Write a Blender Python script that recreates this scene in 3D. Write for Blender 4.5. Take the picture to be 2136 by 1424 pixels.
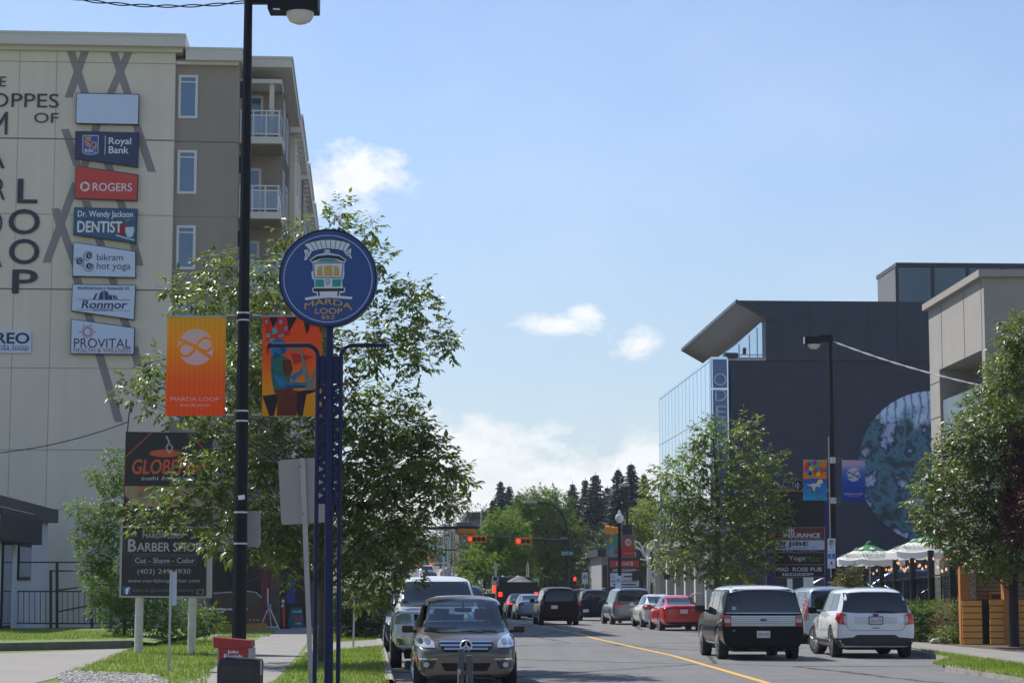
import bpy, bmesh, math, random
from mathutils import Vector, Matrix
from mathutils.bvhtree import BVHTree
R = math.radians
random.seed(7)
for _o in list(bpy.data.objects):
    bpy.data.objects.remove(_o)
sc = bpy.context.scene
COL = sc.collection
# ------------------------------------------------------------------ camera
F = 4450.0; HC = 1.6; PITCH = math.atan(520.0/F)
cam_d = bpy.data.cameras.new('camera'); cam = bpy.data.objects.new('camera', cam_d); COL.objects.link(cam)
cam_d.sensor_width = 36; cam_d.sensor_fit = 'HORIZONTAL'; cam_d.lens = 36*F/2136
cam_d.clip_start = 0.1; cam_d.clip_end = 6000
cam.location = (0, 0, HC); cam.rotation_euler = (R(90)+PITCH, 0, 0)
sc.camera = cam
# ------------------------------------------------------------------ light
SUN_AZ = (-0.70, 0.71); SUN_EL = 52.0          # horizontal direction towards the sun, elevation
SKY_STRENGTH = 0.105; SUN_POWER = 4.6; EXPOSURE = 0.30
sc.view_settings.view_transform = 'Standard'; sc.view_settings.look = 'None'
sc.view_settings.exposure = EXPOSURE; sc.view_settings.gamma = 1
to_sun = Vector((SUN_AZ[0]*math.cos(R(SUN_EL)), SUN_AZ[1]*math.cos(R(SUN_EL)), math.sin(R(SUN_EL)))).normalized()
sd = bpy.data.lights.new('sun', 'SUN'); sd.energy = SUN_POWER; sd.angle = R(0.53); sd.color = (1, .955, .88)
so = bpy.data.objects.new('sun', sd); COL.objects.link(so); so.location = (-30, 30, 60)
so.rotation_euler = to_sun.to_track_quat('Z', 'Y').to_euler()

def camdir(px, py):
    xc = (px-1068)/F; yc = (712-py)/F
    return Vector((xc, math.cos(PITCH)-yc*math.sin(PITCH), math.sin(PITCH)+yc*math.cos(PITCH)))

world = bpy.data.worlds.new('World'); sc.world = world; world.use_nodes = True
nt = world.node_tree; nt.nodes.clear()
def nd(tree, typ, **kw):
    n = tree.nodes.new(typ)
    for k, v in kw.items():
        setattr(n, k, v)
    return n
def mth(tree, op, a, b=None, c=None, clamp=False):
    n = tree.nodes.new('ShaderNodeMath'); n.operation = op; n.use_clamp = clamp
    for i, v in enumerate((a, b, c)):
        if v is None: continue
        if isinstance(v, (int, float)): n.inputs[i].default_value = v
        else: tree.links.new(v, n.inputs[i])
    return n.outputs[0]
sky = nd(nt, 'ShaderNodeTexSky', sky_type='NISHITA', sun_disc=False)
sky.sun_elevation = R(SUN_EL); sky.sun_rotation = math.atan2(SUN_AZ[0], SUN_AZ[1])
sky.altitude = 500; sky.air_density = 1.25; sky.dust_density = 0.0; sky.ozone_density = 3.0
bg = nd(nt, 'ShaderNodeBackground'); bg.inputs['Strength'].default_value = SKY_STRENGTH
wout = nd(nt, 'ShaderNodeOutputWorld')
tc = nd(nt, 'ShaderNodeTexCoord'); sep = nd(nt, 'ShaderNodeSeparateXYZ')
nt.links.new(tc.outputs['Generated'], sep.inputs[0])
ysafe = mth(nt, 'MAXIMUM', mth(nt, 'ABSOLUTE', sep.outputs[1]), 0.02)
az = mth(nt, 'DIVIDE', sep.outputs[0], ysafe); el = mth(nt, 'DIVIDE', sep.outputs[2], ysafe)
cmb = nd(nt, 'ShaderNodeCombineXYZ'); nt.links.new(az, cmb.inputs[0]); nt.links.new(mth(nt, 'MULTIPLY', el, 1.5), cmb.inputs[1])
def wnoise(scale, detail, rough, off):
    m = nd(nt, 'ShaderNodeMapping'); m.inputs['Location'].default_value = (off, off*.7, 0)
    nt.links.new(cmb.outputs[0], m.inputs[0])
    n = nd(nt, 'ShaderNodeTexNoise'); n.inputs['Scale'].default_value = scale; n.inputs['Detail'].default_value = detail
    n.inputs['Roughness'].default_value = rough; nt.links.new(m.outputs[0], n.inputs['Vector'])
    return n.outputs[0]
na = wnoise(26, 10, .66, 3.1); nb = wnoise(9, 4, .5, 11.7); nc = wnoise(64, 8, .65, 5.3)
# fair-weather clouds: centre and half size (photo pixels turned into directions), weight
CL = [(735, 372, 135, 80, 1.0), (660, 395, 90, 55, .6), (1150, 680, 90, 26, .62), (1225, 655, 50, 28, .55), (1338, 712, 70, 44, .7), (870, 866, 55, 20, .3),
      (985, 950, 190, 75, .95), (1120, 990, 190, 55, .7), (940, 1030, 200, 90, .7), (1340, 965, 130, 60, .65), (930, 1120, 160, 90, .6), (1240, 1010, 130, 60, .4),
      (300, 1050, 300, 80, .6), (1750, 900, 160, 70, .5), (-500, 300, 500, 160, .8), (-900, 900, 500, 120, .8)]
dens = None
for (cx, cy, rx, ry, w) in CL:
    d = camdir(cx, cy); a0 = d.x/d.y; e0 = d.z/d.y
    u = mth(nt, 'MULTIPLY', mth(nt, 'SUBTRACT', az, a0), F/rx); v = mth(nt, 'MULTIPLY', mth(nt, 'SUBTRACT', el, e0), F/ry)
    q = mth(nt, 'ADD', mth(nt, 'MULTIPLY', u, u), mth(nt, 'MULTIPLY', v, v))
    g = mth(nt, 'MULTIPLY', mth(nt, 'SUBTRACT', 1.0, mth(nt, 'SQRT', q)), w)
    dens = g if dens is None else mth(nt, 'MAXIMUM', dens, g)
dens = mth(nt, 'MAXIMUM', dens, -.6)
nn = mth(nt, 'ADD', mth(nt, 'MULTIPLY', mth(nt, 'SUBTRACT', na, .5), 1.9), mth(nt, 'MULTIPLY', mth(nt, 'SUBTRACT', nb, .5), .8))
nn = mth(nt, 'ADD', nn, mth(nt, 'MULTIPLY', mth(nt, 'SUBTRACT', nc, .5), 1.0))
cov = mth(nt, 'MULTIPLY', mth(nt, 'ADD', dens, mth(nt, 'MULTIPLY', nn, 1.05)), 2.1, clamp=True)
cov = mth(nt, 'MULTIPLY', cov, .88)
thin = mth(nt, 'MULTIPLY', mth(nt, 'SUBTRACT', nb, .42), .28, clamp=True)      # faint high veil
cov = mth(nt, 'MAXIMUM', cov, thin)
mixc = nd(nt, 'ShaderNodeMix', data_type='RGBA'); nt.links.new(cov, mixc.inputs['Factor'])
CLOUD = 8.0
shade = mth(nt, 'ADD', .80, mth(nt, 'MULTIPLY', wnoise(34, 6, .6, 8.2), .42))
csc = nd(nt, 'ShaderNodeVectorMath', operation='SCALE'); csc.inputs[0].default_value = (CLOUD*.97, CLOUD*.985, CLOUD*1.0); nt.links.new(shade, csc.inputs['Scale']); nt.links.new(csc.outputs[0], mixc.inputs['B'])
gain = mth(nt, 'ADD', .70, mth(nt, 'MULTIPLY', mth(nt, 'MULTIPLY', sep.outputs[2], 4.6, clamp=True), .36))
tint = nd(nt, 'ShaderNodeVectorMath', operation='MULTIPLY'); tint.inputs[1].default_value = (1.04, .965, 1.015); nt.links.new(sky.outputs[0], tint.inputs[0])
tsc = nd(nt, 'ShaderNodeVectorMath', operation='SCALE'); nt.links.new(tint.outputs[0], tsc.inputs[0]); nt.links.new(gain, tsc.inputs['Scale'])
low = mth(nt, 'SUBTRACT', 1.0, mth(nt, 'MULTIPLY', mth(nt, 'MAXIMUM', sep.outputs[2], 0.0), 8.0), clamp=True)
lowv = nd(nt, 'ShaderNodeCombineXYZ')
for i_, k_ in enumerate((-.20, -.05, .16)): nt.links.new(mth(nt, 'ADD', 1.0, mth(nt, 'MULTIPLY', low, k_)), lowv.inputs[i_])
tlo = nd(nt, 'ShaderNodeVectorMath', operation='MULTIPLY'); nt.links.new(tsc.outputs[0], tlo.inputs[0]); nt.links.new(lowv.outputs[0], tlo.inputs[1])
nt.links.new(tlo.outputs[0], mixc.inputs['A']); nt.links.new(mixc.outputs['Result'], bg.inputs['Color']); nt.links.new(bg.outputs[0], wout.inputs[0])

# ------------------------------------------------------------------ helpers
def S(r, g, b):
    f = lambda c: ((c/255)/12.92 if c/255 <= .04045 else ((c/255+.055)/1.055)**2.4)
    return (f(r), f(g), f(b))
MATS = {}
def M(name, rgb, rough=.6, metal=0., var=.08, scale=6., bump=0., bscale=40., coat=0., spec=.5, emit=0., island=0., translucent=0., brick=None, alpha=None):
    if name in MATS: return MATS[name]
    m = bpy.data.materials.new(name); MATS[name] = m; m.use_nodes = True
    t = m.node_tree; p = t.nodes['Principled BSDF']
    p.inputs['Roughness'].default_value = rough; p.inputs['Metallic'].default_value = metal
    p.inputs['Coat Weight'].default_value = coat; p.inputs['Coat Roughness'].default_value = .04
    p.inputs['Specular IOR Level'].default_value = spec
    col = nd(t, 'ShaderNodeRGB'); col.outputs[0].default_value = (*rgb, 1); c = col.outputs[0]
    tcn = nd(t, 'ShaderNodeTexCoord')
    if brick:
        b = nd(t, 'ShaderNodeTexBrick'); mp = nd(t, 'ShaderNodeMapping'); mp.inputs['Rotation'].default_value = (R(90), 0, 0)
        t.links.new(tcn.outputs['Object'], mp.inputs[0]); t.links.new(mp.outputs[0], b.inputs['Vector'])
        b.inputs['Color1'].default_value = (*rgb, 1); b.inputs['Color2'].default_value = (*brick[0], 1); b.inputs['Mortar'].default_value = (*brick[1], 1)
        b.inputs['Scale'].default_value = brick[2]; b.inputs['Mortar Size'].default_value = brick[3]
        c = b.outputs[0]
    if var > 0:
        n = nd(t, 'ShaderNodeTexNoise'); n.inputs['Scale'].default_value = scale; n.inputs['Detail'].default_value = 5
        n.inputs['Roughness'].default_value = .6
        t.links.new(tcn.outputs['Object'], n.inputs['Vector'])
        mr = nd(t, 'ShaderNodeMapRange'); mr.inputs[1].default_value = .25; mr.inputs[2].default_value = .75
        mr.inputs[3].default_value = 1-var; mr.inputs[4].default_value = 1+var
        t.links.new(n.outputs[0], mr.inputs[0])
        hs = nd(t, 'ShaderNodeHueSaturation'); t.links.new(c, hs.inputs['Color']); t.links.new(mr.outputs[0], hs.inputs['Value']); c = hs.outputs[0]
    if island > 0:
        g = nd(t, 'ShaderNodeNewGeometry'); hs = nd(t, 'ShaderNodeHueSaturation')
        hs.inputs['Hue'].default_value = .5
        t.links.new(mth(t, 'ADD', mth(t, 'MULTIPLY', g.outputs['Random Per Island'], island*2), 1-island), hs.inputs['Value'])
        w = nd(t, 'ShaderNodeTexWhiteNoise', noise_dimensions='1D'); t.links.new(g.outputs['Random Per Island'], w.inputs['W'])
        t.links.new(mth(t, 'ADD', mth(t, 'MULTIPLY', w.outputs[0], .06), .465), hs.inputs['Hue'])
        t.links.new(c, hs.inputs['Color']); c = hs.outputs[0]
    t.links.new(c, p.inputs['Base Color'])
    if emit > 0:
        t.links.new(c, p.inputs['Emission Color']); p.inputs['Emission Strength'].default_value = emit
    if bump > 0:
        n = nd(t, 'ShaderNodeTexNoise'); n.inputs['Scale'].default_value = bscale; n.inputs['Detail'].default_value = 4
        t.links.new(tcn.outputs['Object'], n.inputs['Vector'])
        b = nd(t, 'ShaderNodeBump'); b.inputs['Strength'].default_value = bump; b.inputs['Distance'].default_value = .03
        t.links.new(n.outputs[0], b.inputs['Height']); t.links.new(b.outputs[0], p.inputs['Normal'])
    if translucent > 0:
        tr = nd(t, 'ShaderNodeBsdfTranslucent'); mx = nd(t, 'ShaderNodeMixShader'); mx.inputs[0].default_value = translucent
        hs = nd(t, 'ShaderNodeHueSaturation'); hs.inputs['Value'].default_value = 1.7; hs.inputs['Saturation'].default_value = 1.1; hs.inputs['Hue'].default_value = .485
        t.links.new(c, hs.inputs['Color']); t.links.new(hs.outputs[0], tr.inputs['Color'])
        out = t.nodes['Material Output']
        t.links.new(p.outputs[0], mx.inputs[1]); t.links.new(tr.outputs[0], mx.inputs[2]); t.links.new(mx.outputs[0], out.inputs['Surface'])
    return m
def glass(name, tint, refl=.10, rough=.02):
    """thin pane: tinted see-through plus mirror reflection by angle"""
    if name in MATS: return MATS[name]
    m = bpy.data.materials.new(name); MATS[name] = m; m.use_nodes = True; t = m.node_tree; t.nodes.clear()
    out = nd(t, 'ShaderNodeOutputMaterial'); tr = nd(t, 'ShaderNodeBsdfTransparent'); gl = nd(t, 'ShaderNodeBsdfGlossy')
    tr.inputs[0].default_value = (*tint, 1); gl.inputs['Roughness'].default_value = rough
    lw = nd(t, 'ShaderNodeLayerWeight'); lw.inputs[0].default_value = .35
    fac = mth(t, 'ADD', mth(t, 'MULTIPLY', lw.outputs['Fresnel'], .7), refl, clamp=True)
    mx = nd(t, 'ShaderNodeMixShader'); t.links.new(fac, mx.inputs[0]); t.links.new(tr.outputs[0], mx.inputs[1]); t.links.new(gl.outputs[0], mx.inputs[2])
    t.links.new(mx.outputs[0], out.inputs[0])
    return m
def gradient_mat(name, stops, z0, z1, stripe=0.):
    """printed cloth: the colours run from bottom to top of the printed banner"""
    m = bpy.data.materials.new(name); MATS[name] = m; m.use_nodes = True; t = m.node_tree; p = t.nodes['Principled BSDF']; p.inputs['Roughness'].default_value = .8
    tcn = nd(t, 'ShaderNodeTexCoord'); s = nd(t, 'ShaderNodeSeparateXYZ'); t.links.new(tcn.outputs['Object'], s.inputs[0])
    mr = nd(t, 'ShaderNodeMapRange'); mr.inputs[1].default_value = z0; mr.inputs[2].default_value = z1; t.links.new(s.outputs[2], mr.inputs[0])
    cr = nd(t, 'ShaderNodeValToRGB'); t.links.new(mr.outputs[0], cr.inputs[0])
    while len(cr.color_ramp.elements) < len(stops): cr.color_ramp.elements.new(.5)
    for e, (pos, c) in zip(cr.color_ramp.elements, stops): e.position = pos; e.color = (*c, 1)
    w = nd(t, 'ShaderNodeTexWave'); w.inputs['Scale'].default_value = stripe or 1; w.bands_direction = 'X'
    t.links.new(tcn.outputs['Object'], w.inputs['Vector'])
    hs = nd(t, 'ShaderNodeHueSaturation'); t.links.new(cr.outputs[0], hs.inputs['Color'])
    t.links.new(mth(t, 'ADD', mth(t, 'MULTIPLY', w.outputs['Fac'], .10 if stripe else 0), .95), hs.inputs['Value'])
    t.links.new(hs.outputs[0], p.inputs['Base Color'])
    tr = nd(t, 'ShaderNodeBsdfTranslucent'); mx = nd(t, 'ShaderNodeMixShader'); mx.inputs[0].default_value = .35
    t.links.new(hs.outputs[0], tr.inputs[0]); t.links.new(p.outputs[0], mx.inputs[1]); t.links.new(tr.outputs[0], mx.inputs[2])
    t.links.new(mx.outputs[0], t.nodes['Material Output'].inputs['Surface'])
    return m

_TXT = {}
def text_geom(s, bold=0., spacing=1.):
    k = (s, spacing)
    if k in _TXT: return _TXT[k]
    cu = bpy.data.curves.new('t', 'FONT'); cu.body = s; cu.size = 1; cu.resolution_u = 4; cu.space_character = spacing
    o = bpy.data.objects.new('t', cu); COL.objects.link(o)
    dg = bpy.context.evaluated_depsgraph_get(); me = o.evaluated_get(dg).to_mesh()
    vs = [(v.co.x, v.co.y) for v in me.vertices]; fs = [tuple(p.vertices) for p in me.polygons]
    o.evaluated_get(dg).to_mesh_clear(); bpy.data.objects.remove(o); bpy.data.curves.remove(cu)
    x0 = min(v[0] for v in vs); x1 = max(v[0] for v in vs); y0 = min(v[1] for v in vs); y1 = max(v[1] for v in vs)
    _TXT[k] = ([((x-x0)/max(1e-6, x1-x0), (y-y0)/max(1e-6, y1-y0)) for x, y in vs], fs, x1-x0, y1-y0)
    return _TXT[k]

class MB:
    def __init__(s): s.bm = bmesh.new()
    def face(s, pts):
        try: return s.bm.faces.new([s.bm.verts.new(p) for p in pts])
        except ValueError: return None
    def box(s, x0, x1, y0, y1, z0, z1, bev=0., rot=None):
        vs = [s.bm.verts.new((x, y, z)) for x in (x0, x1) for y in (y0, y1) for z in (z0, z1)]
        fs = [s.bm.faces.new([vs[i] for i in f]) for f in ((0, 1, 3, 2), (4, 6, 7, 5), (0, 4, 5, 1), (2, 3, 7, 6), (0, 2, 6, 4), (1, 5, 7, 3))]
        if bev > 0:
            es = list({e for f in fs for e in f.edges})
            r = bmesh.ops.bevel(s.bm, geom=es, offset=bev, segments=2, profile=.6, affect='EDGES')
        return vs
    def prism(s, pts, a0, a1, axis='y'):
        """polygon in the two other axes, extruded along axis"""
        mk = {'y': lambda p, a: (p[0], a, p[1]), 'z': lambda p, a: (p[0], p[1], a), 'x': lambda p, a: (a, p[0], p[1])}[axis]
        A = [s.bm.verts.new(mk(p, a0)) for p in pts]; B = [s.bm.verts.new(mk(p, a1)) for p in pts]
        n = len(pts); fs = [s.bm.faces.new(A), s.bm.faces.new(B[::-1])]
        for i in range(n): fs.append(s.bm.faces.new([A[i], B[i], B[(i+1) % n], A[(i+1) % n]]))
        bmesh.ops.recalc_face_normals(s.bm, faces=fs)
    def flat(s, pts, y): s.face([(x, y, z) for x, z in pts])
    def tube(s, pts, r, n=8, caps=True):
        pts = [Vector(p) for p in pts]; rs = r if isinstance(r, (list, tuple)) else [r]*len(pts)
        rings = []; up = None
        for i, p in enumerate(pts):
            d = (pts[min(i+1, len(pts)-1)]-pts[max(i-1, 0)])
            if d.length < 1e-9: d = Vector((0, 0, 1))
            d.normalize()
            if up is None: up = Vector((1, 0, 0)) if abs(d.x) < .8 else Vector((0, 1, 0))
            a = d.cross(up); a.normalize(); b = d.cross(a); up = a.cross(d) if a.length else up
            rings.append([s.bm.verts.new(p+(a*math.cos(2*math.pi*(k+.5)/n)+b*math.sin(2*math.pi*(k+.5)/n))*rs[i]) for k in range(n)])
        for A, B in zip(rings, rings[1:]):
            for k in range(n): s.bm.faces.new([A[k], B[k], B[(k+1) % n], A[(k+1) % n]])
        if caps: s.bm.faces.new(rings[0]); s.bm.faces.new(rings[-1][::-1])
    def cyl(s, p0, p1, r0, r1=None, n=12): s.tube([p0, p1], [r0, r0 if r1 is None else r1], n)
    def lathe(s, prof, c, axis='z', n=20, caps=True):
        """prof: (radius, along)"""
        rings = []
        for (r, a) in prof:
            ring = []
            for k in range(n):
                ca, sa = math.cos(2*math.pi*k/n)*r, math.sin(2*math.pi*k/n)*r
                v = {'z': (ca, sa, a), 'x': (a, ca, sa), 'y': (ca, a, sa)}[axis]
                ring.append(s.bm.verts.new((c[0]+v[0], c[1]+v[1], c[2]+v[2])))
            rings.append(ring)
        fs = []
        for A, B in zip(rings, rings[1:]):
            for k in range(n): fs.append(s.bm.faces.new([A[k], A[(k+1) % n], B[(k+1) % n], B[k]]))
        if caps and prof[0] != prof[-1] and prof[0][0] > 1e-4: fs.append(s.bm.faces.new(rings[0]))
        if caps and prof[0] != prof[-1] and prof[-1][0] > 1e-4: fs.append(s.bm.faces.new(rings[-1]))
        bmesh.ops.recalc_face_normals(s.bm, faces=fs)
    def text(s, st, x0, x1, z0, z1, y, bold=0., shear=0., spacing=1., fn=None):
        vs, fs, tw, th = text_geom(st, 0, spacing)
        for li, (ox, oz) in enumerate([(0, 0)] if bold <= 0 else [(0, 0), (1, 0), (-1, 0), (0, 1), (0, -1)]):
            bv = []
            for (u, v) in vs:
                u += ox*bold/tw; v += oz*bold*.8/th
                x = x0+(x1-x0)*u+shear*(z1-z0)*v; z = z0+(z1-z0)*v
                if fn: x, z = fn(x, z)
                bv.append(s.bm.verts.new((x, y-.0003*li, z)))
            for f in fs:
                try: s.bm.faces.new([bv[i] for i in f])
                except ValueError: pass
    def build(s, name, mat, parent=None, smooth=False, sharp=35):
        me = bpy.data.meshes.new(name); s.bm.normal_update(); s.bm.to_mesh(me); s.bm.free()
        return link_mesh(name, me, mat, parent, smooth, sharp)
def link_mesh(name, me, mat, parent=None, smooth=False, sharp=35):
    for m in (mat if isinstance(mat, (list, tuple)) else [mat]): me.materials.append(m)
    if smooth:
        me.polygons.foreach_set('use_smooth', [True]*len(me.polygons))
        me.set_sharp_from_angle(angle=R(sharp))
    o = bpy.data.objects.new(name, me); COL.objects.link(o)
    if parent is not None: o.parent = parent
    return o
def thing(name, label, cat, loc=(0, 0, 0), rz=0., group=None):
    o = bpy.data.objects.new(name, None); COL.objects.link(o); o.location = loc; o.rotation_euler = (0, 0, rz)
    o.empty_display_size = .2
    return tag(o, label, cat, group)
def tag(o, label, cat, group=None):
    o['label'] = label; o['category'] = cat
    if group: o['group'] = group
    return o
def struct(o): o['kind'] = 'structure'; return o
def stuff(o, label, cat): o['kind'] = 'stuff'; o['label'] = label; o['category'] = cat; return o
def at(px, py, Y):
    d = camdir(px, py); t = Y/d.y; return Vector((d.x*t, Y, HC+d.z*t))
def gnd(px, py, z=0.):
    d = camdir(px, py); t = (z-HC)/d.z; return Vector((d.x*t, d.y*t, z))
class Plane:
    """upright plane through loc turned by rz; gives local (x, z) of what the photo shows on it"""
    def __init__(s, loc, rz=0., zoom=None):
        s.M = Matrix.Translation(Vector(loc)) @ Matrix.Rotation(rz, 4, 'Z'); s.I = s.M.inverted(); s.zoom = zoom
    def px(s, p):
        if s.zoom: ox, oy, k = s.zoom; return (ox+p[0]/k, oy+p[1]/k)
        return p
    def at(s, p, y=0.):
        p = s.px(p); o = s.I @ Vector((0, 0, HC)); d = s.I.to_3x3() @ camdir(*p); t = (y-o.y)/d.y; q = o+d*t
        return (q.x, q.z)
    def pts(s, ps, y=0.): return [s.at(p, y) for p in ps]
    def poly(s, mb, ps, y=0., y1=None):
        q = s.pts(ps, y)
        if y1 is None: mb.flat(q, y)
        else: mb.prism(q, y, y1)
    def text(s, mb, st, x0, y0, x1, y1, y=0., **k):
        a = s.at((x0, y1), y); b = s.at((x1, y0), y); mb.text(st, a[0], b[0], a[1], b[1], y, **k)
    def line(s, mb, ps, w, y=0., closed=False):
        """flat painted line of width w (zoom pixels)"""
        ps = list(ps)
        if closed: ps = ps+[ps[0]]
        for (a, b) in zip(ps, ps[1:]):
            dx, dy = b[0]-a[0], b[1]-a[1]; l = math.hypot(dx, dy) or 1; nx, ny = -dy/l*w/2, dx/l*w/2
            ex, ey = dx/l*w*.25, dy/l*w*.25
            s.poly(mb, [(a[0]+nx-ex, a[1]+ny-ey), (b[0]+nx+ex, b[1]+ny+ey), (b[0]-nx+ex, b[1]-ny+ey), (a[0]-nx-ex, a[1]-ny-ey)], y)
def circ(cx, cy, rx, ry=None, n=24, a0=0, a1=360):
    ry = ry or rx; full = abs(a1-a0) >= 360
    return [(cx+rx*math.cos(R(a0+(a1-a0)*i/(n if full else n-1))), cy+ry*math.sin(R(a0+(a1-a0)*i/(n if full else n-1)))) for i in range(n)]
def dup(o, parent=None):
    c = o.copy(); COL.objects.link(c); c.parent = parent
    for ch in [x for x in KIDS.get(o.name, [])]: dup(ch, c)
    return c
KIDS = {}
def index_kids():
    KIDS.clear()
    for o in bpy.data.objects:
        if o.parent: KIDS.setdefault(o.parent.name, []).append(o)
def lerp(tbl, x):
    if x <= tbl[0][0]: return tbl[0][1]
    for (a, b) in zip(tbl, tbl[1:]):
        if x <= b[0]: return a[1]+(b[1]-a[1])*(x-a[0])/(b[0]-a[0])
    a, b = tbl[-2], tbl[-1]; return b[1]+(b[1]-a[1])*(x-b[0])/(b[0]-a[0])
# colours used all over
BLACKMETAL = M('black_painted_metal', (.008, .009, .012), .5, 0, .15, 3, spec=.22)
DARKGREY = M('dark_grey', (.035, .037, .042), .5)
WHITE = M('white_paint', (.78, .79, .80), .5, 0, .04)
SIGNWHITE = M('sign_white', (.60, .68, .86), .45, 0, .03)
GALV = M('galvanised_steel', (.42, .43, .44), .42, .6, .12, 8)
# ================================================================== GROUND
def zr(Y): return 0. if Y < 145 else lerp([(145, 0), (175, .9), (215, 2.3), (300, 4.6), (420, 7.2), (900, 12)], Y)
LCURB = [(36.2, -1.95), (50, -2.85), (63, -3.75), (81, -5.05), (111, -7.1), (150, -9.6), (300, -17.6), (900, -45)]
RCURB = [(36.0, 9.05), (40, 8.85), (43.0, 8.62), (44.4, 8.9), (46.2, 10.0), (57, 10.05), (70, 9.25), (86, 8.15), (100, 7.05), (118, 5.75), (150, 3.4), (300, -5.4), (900, -38)]
CENT = [(0, 5.0), (37, 4.5), (53.5, 4.02), (72.6, 2.85), (83.8, 2.4), (100, 1.2), (111, .35), (150, -2.6), (300, -11.4), (900, -42)]
lc = lambda Y: lerp(LCURB, Y); rc = lambda Y: lerp(RCURB, Y); cc = lambda Y: lerp(CENT, Y)
YS = [y*.5 for y in range(72, 120)]+[60+2*i for i in range(60)]+[180+10*i for i in range(44)]
def sheet(name, fa, fb, z, mat, ys=YS, n=1):
    mb = MB(); rows = []
    for Y in ys:
        a, b = fa(Y), fb(Y); rows.append([mb.bm.verts.new((a+(b-a)*k/n, Y, zr(Y)+z)) for k in range(n+1)])
    for A, B in zip(rows, rows[1:]):
        for k in range(n): mb.bm.faces.new([A[k], A[k+1], B[k+1], B[k]])
    return struct(mb.build(name, mat))
def asphalt_mat():
    m = M('asphalt', (.17, .168, .165), .85, 0, .16, .55, .5, 220)
    t = m.node_tree; p = t.nodes['Principled BSDF']
    tcn = nd(t, 'ShaderNodeTexCoord'); v = nd(t, 'ShaderNodeTexVoronoi', feature='DISTANCE_TO_EDGE'); v.inputs['Scale'].default_value = .22
    nz = nd(t, 'ShaderNodeTexNoise'); nz.inputs['Scale'].default_value = 1.3; nz.inputs['Detail'].default_value = 6
    mp = nd(t, 'ShaderNodeMapping'); mp.inputs['Scale'].default_value = (1, .45, 1)
    t.links.new(tcn.outputs['Object'], mp.inputs[0])
    ad = nd(t, 'ShaderNodeMix', data_type='VECTOR'); ad.inputs['Factor'].default_value = .22
    t.links.new(tcn.outputs['Object'], nz.inputs['Vector']); t.links.new(mp.outputs[0], ad.inputs['A']); t.links.new(nz.outputs['Color'], ad.inputs['B']); t.links.new(ad.outputs['Result'], v.inputs['Vector'])
    crack = mth(t, 'MULTIPLY', mth(t, 'SUBTRACT', .012, v.outputs['Distance']), 140, clamp=True)
    fine = nd(t, 'ShaderNodeTexNoise'); fine.inputs['Scale'].default_value = 60; fine.inputs['Detail'].default_value = 3; t.links.new(tcn.outputs['Object'], fine.inputs['Vector'])
    strk = nd(t, 'ShaderNodeTexNoise'); strk.inputs['Scale'].default_value = 1.; strk.inputs['Detail'].default_value = 4
    mp2 = nd(t, 'ShaderNodeMapping'); mp2.inputs['Scale'].default_value = (1.8, .06, 1); mp2.inputs['Rotation'].default_value = (0, 0, R(-2)); t.links.new(tcn.outputs['Object'], mp2.inputs[0]); t.links.new(mp2.outputs[0], strk.inputs['Vector'])
    val = mth(t, 'MULTIPLY', mth(t, 'ADD', .55, mth(t, 'MULTIPLY', fine.outputs[0], .5)), mth(t, 'ADD', .8, mth(t, 'MULTIPLY', strk.outputs[0], .4)))
    val = mth(t, 'MULTIPLY', val, mth(t, 'SUBTRACT', 1.0, mth(t, 'MULTIPLY', crack, .8)))
    src = p.inputs['Base Color'].links[0].from_socket
    hs = nd(t, 'ShaderNodeHueSaturation'); t.links.new(src, hs.inputs['Color']); t.links.new(mth(t, 'MULTIPLY', val, 1.22), hs.inputs['Value']); t.links.new(hs.outputs[0], p.inputs['Base Color'])
    return m
ASPH = asphalt_mat()
CONC = M('pavement_concrete', (.25, .235, .215), .85, 0, .2, 1.6, .35, 90)
KERB = M('kerb_concrete', (.30, .28, .25), .85, 0, .2, 3, .4, 60)
GRASS = M('lawn_soil_grass', (.125, .185, .032), .9, 0, .35, 1.1, .8, 30)
DIRT = M('bare_dirt', (.24, .19, .13), .95, 0, .25, 3, .5, 60)
GRAVEL = M('gravel', (.36, .34, .30), .95, 0, .45, 40, .9, 60)
mb = MB(); rows = []
for Y in [-80, 0, 36, 60, 100, 145, 175, 215, 300, 420, 900, 2500]:
    rows.append([mb.bm.verts.new((X, Y, zr(Y)-.06 if Y < 1000 else 20)) for X in (-900, -60, 60, 900)])
for A, B in zip(rows, rows[1:]):
    for k in range(3): mb.bm.faces.new([A[k], A[k+1], B[k+1], B[k]])
struct(mb.build('ground', M('ground_earth', (.12, .13, .06), .95, 0, .3, .4)))
# near end of the street in front of the camera (outside the frame) is squared off by corner bulbs
sheet('road', lambda Y: lc(Y)-.02, lambda Y: rc(Y)+.02, 0, ASPH)
mb = MB(); mb.face([(-40, -30, -.004), (40, -30, -.004), (40, 36.2, -.004), (-40, 36.2, -.004)]); struct(mb.build('near_road', ASPH))
# markings
YEL = M('yellow_road_paint', (.62, .36, .06), .8, 0, .25, 9)
YS2 = [37+.5*i for i in range(0, 96)]
sheet('yellow_centre_line', lambda Y: cc(Y)-.075, lambda Y: cc(Y)+.075, .004, YEL, YS2)
sheet('white_centre_line', lambda Y: cc(Y)-.06, lambda Y: cc(Y)+.06, .004, M('worn_white_road_paint', (.5, .47, .43), .8, 0, .3, 9), [85.5+i*.5 for i in range(80)])
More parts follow.
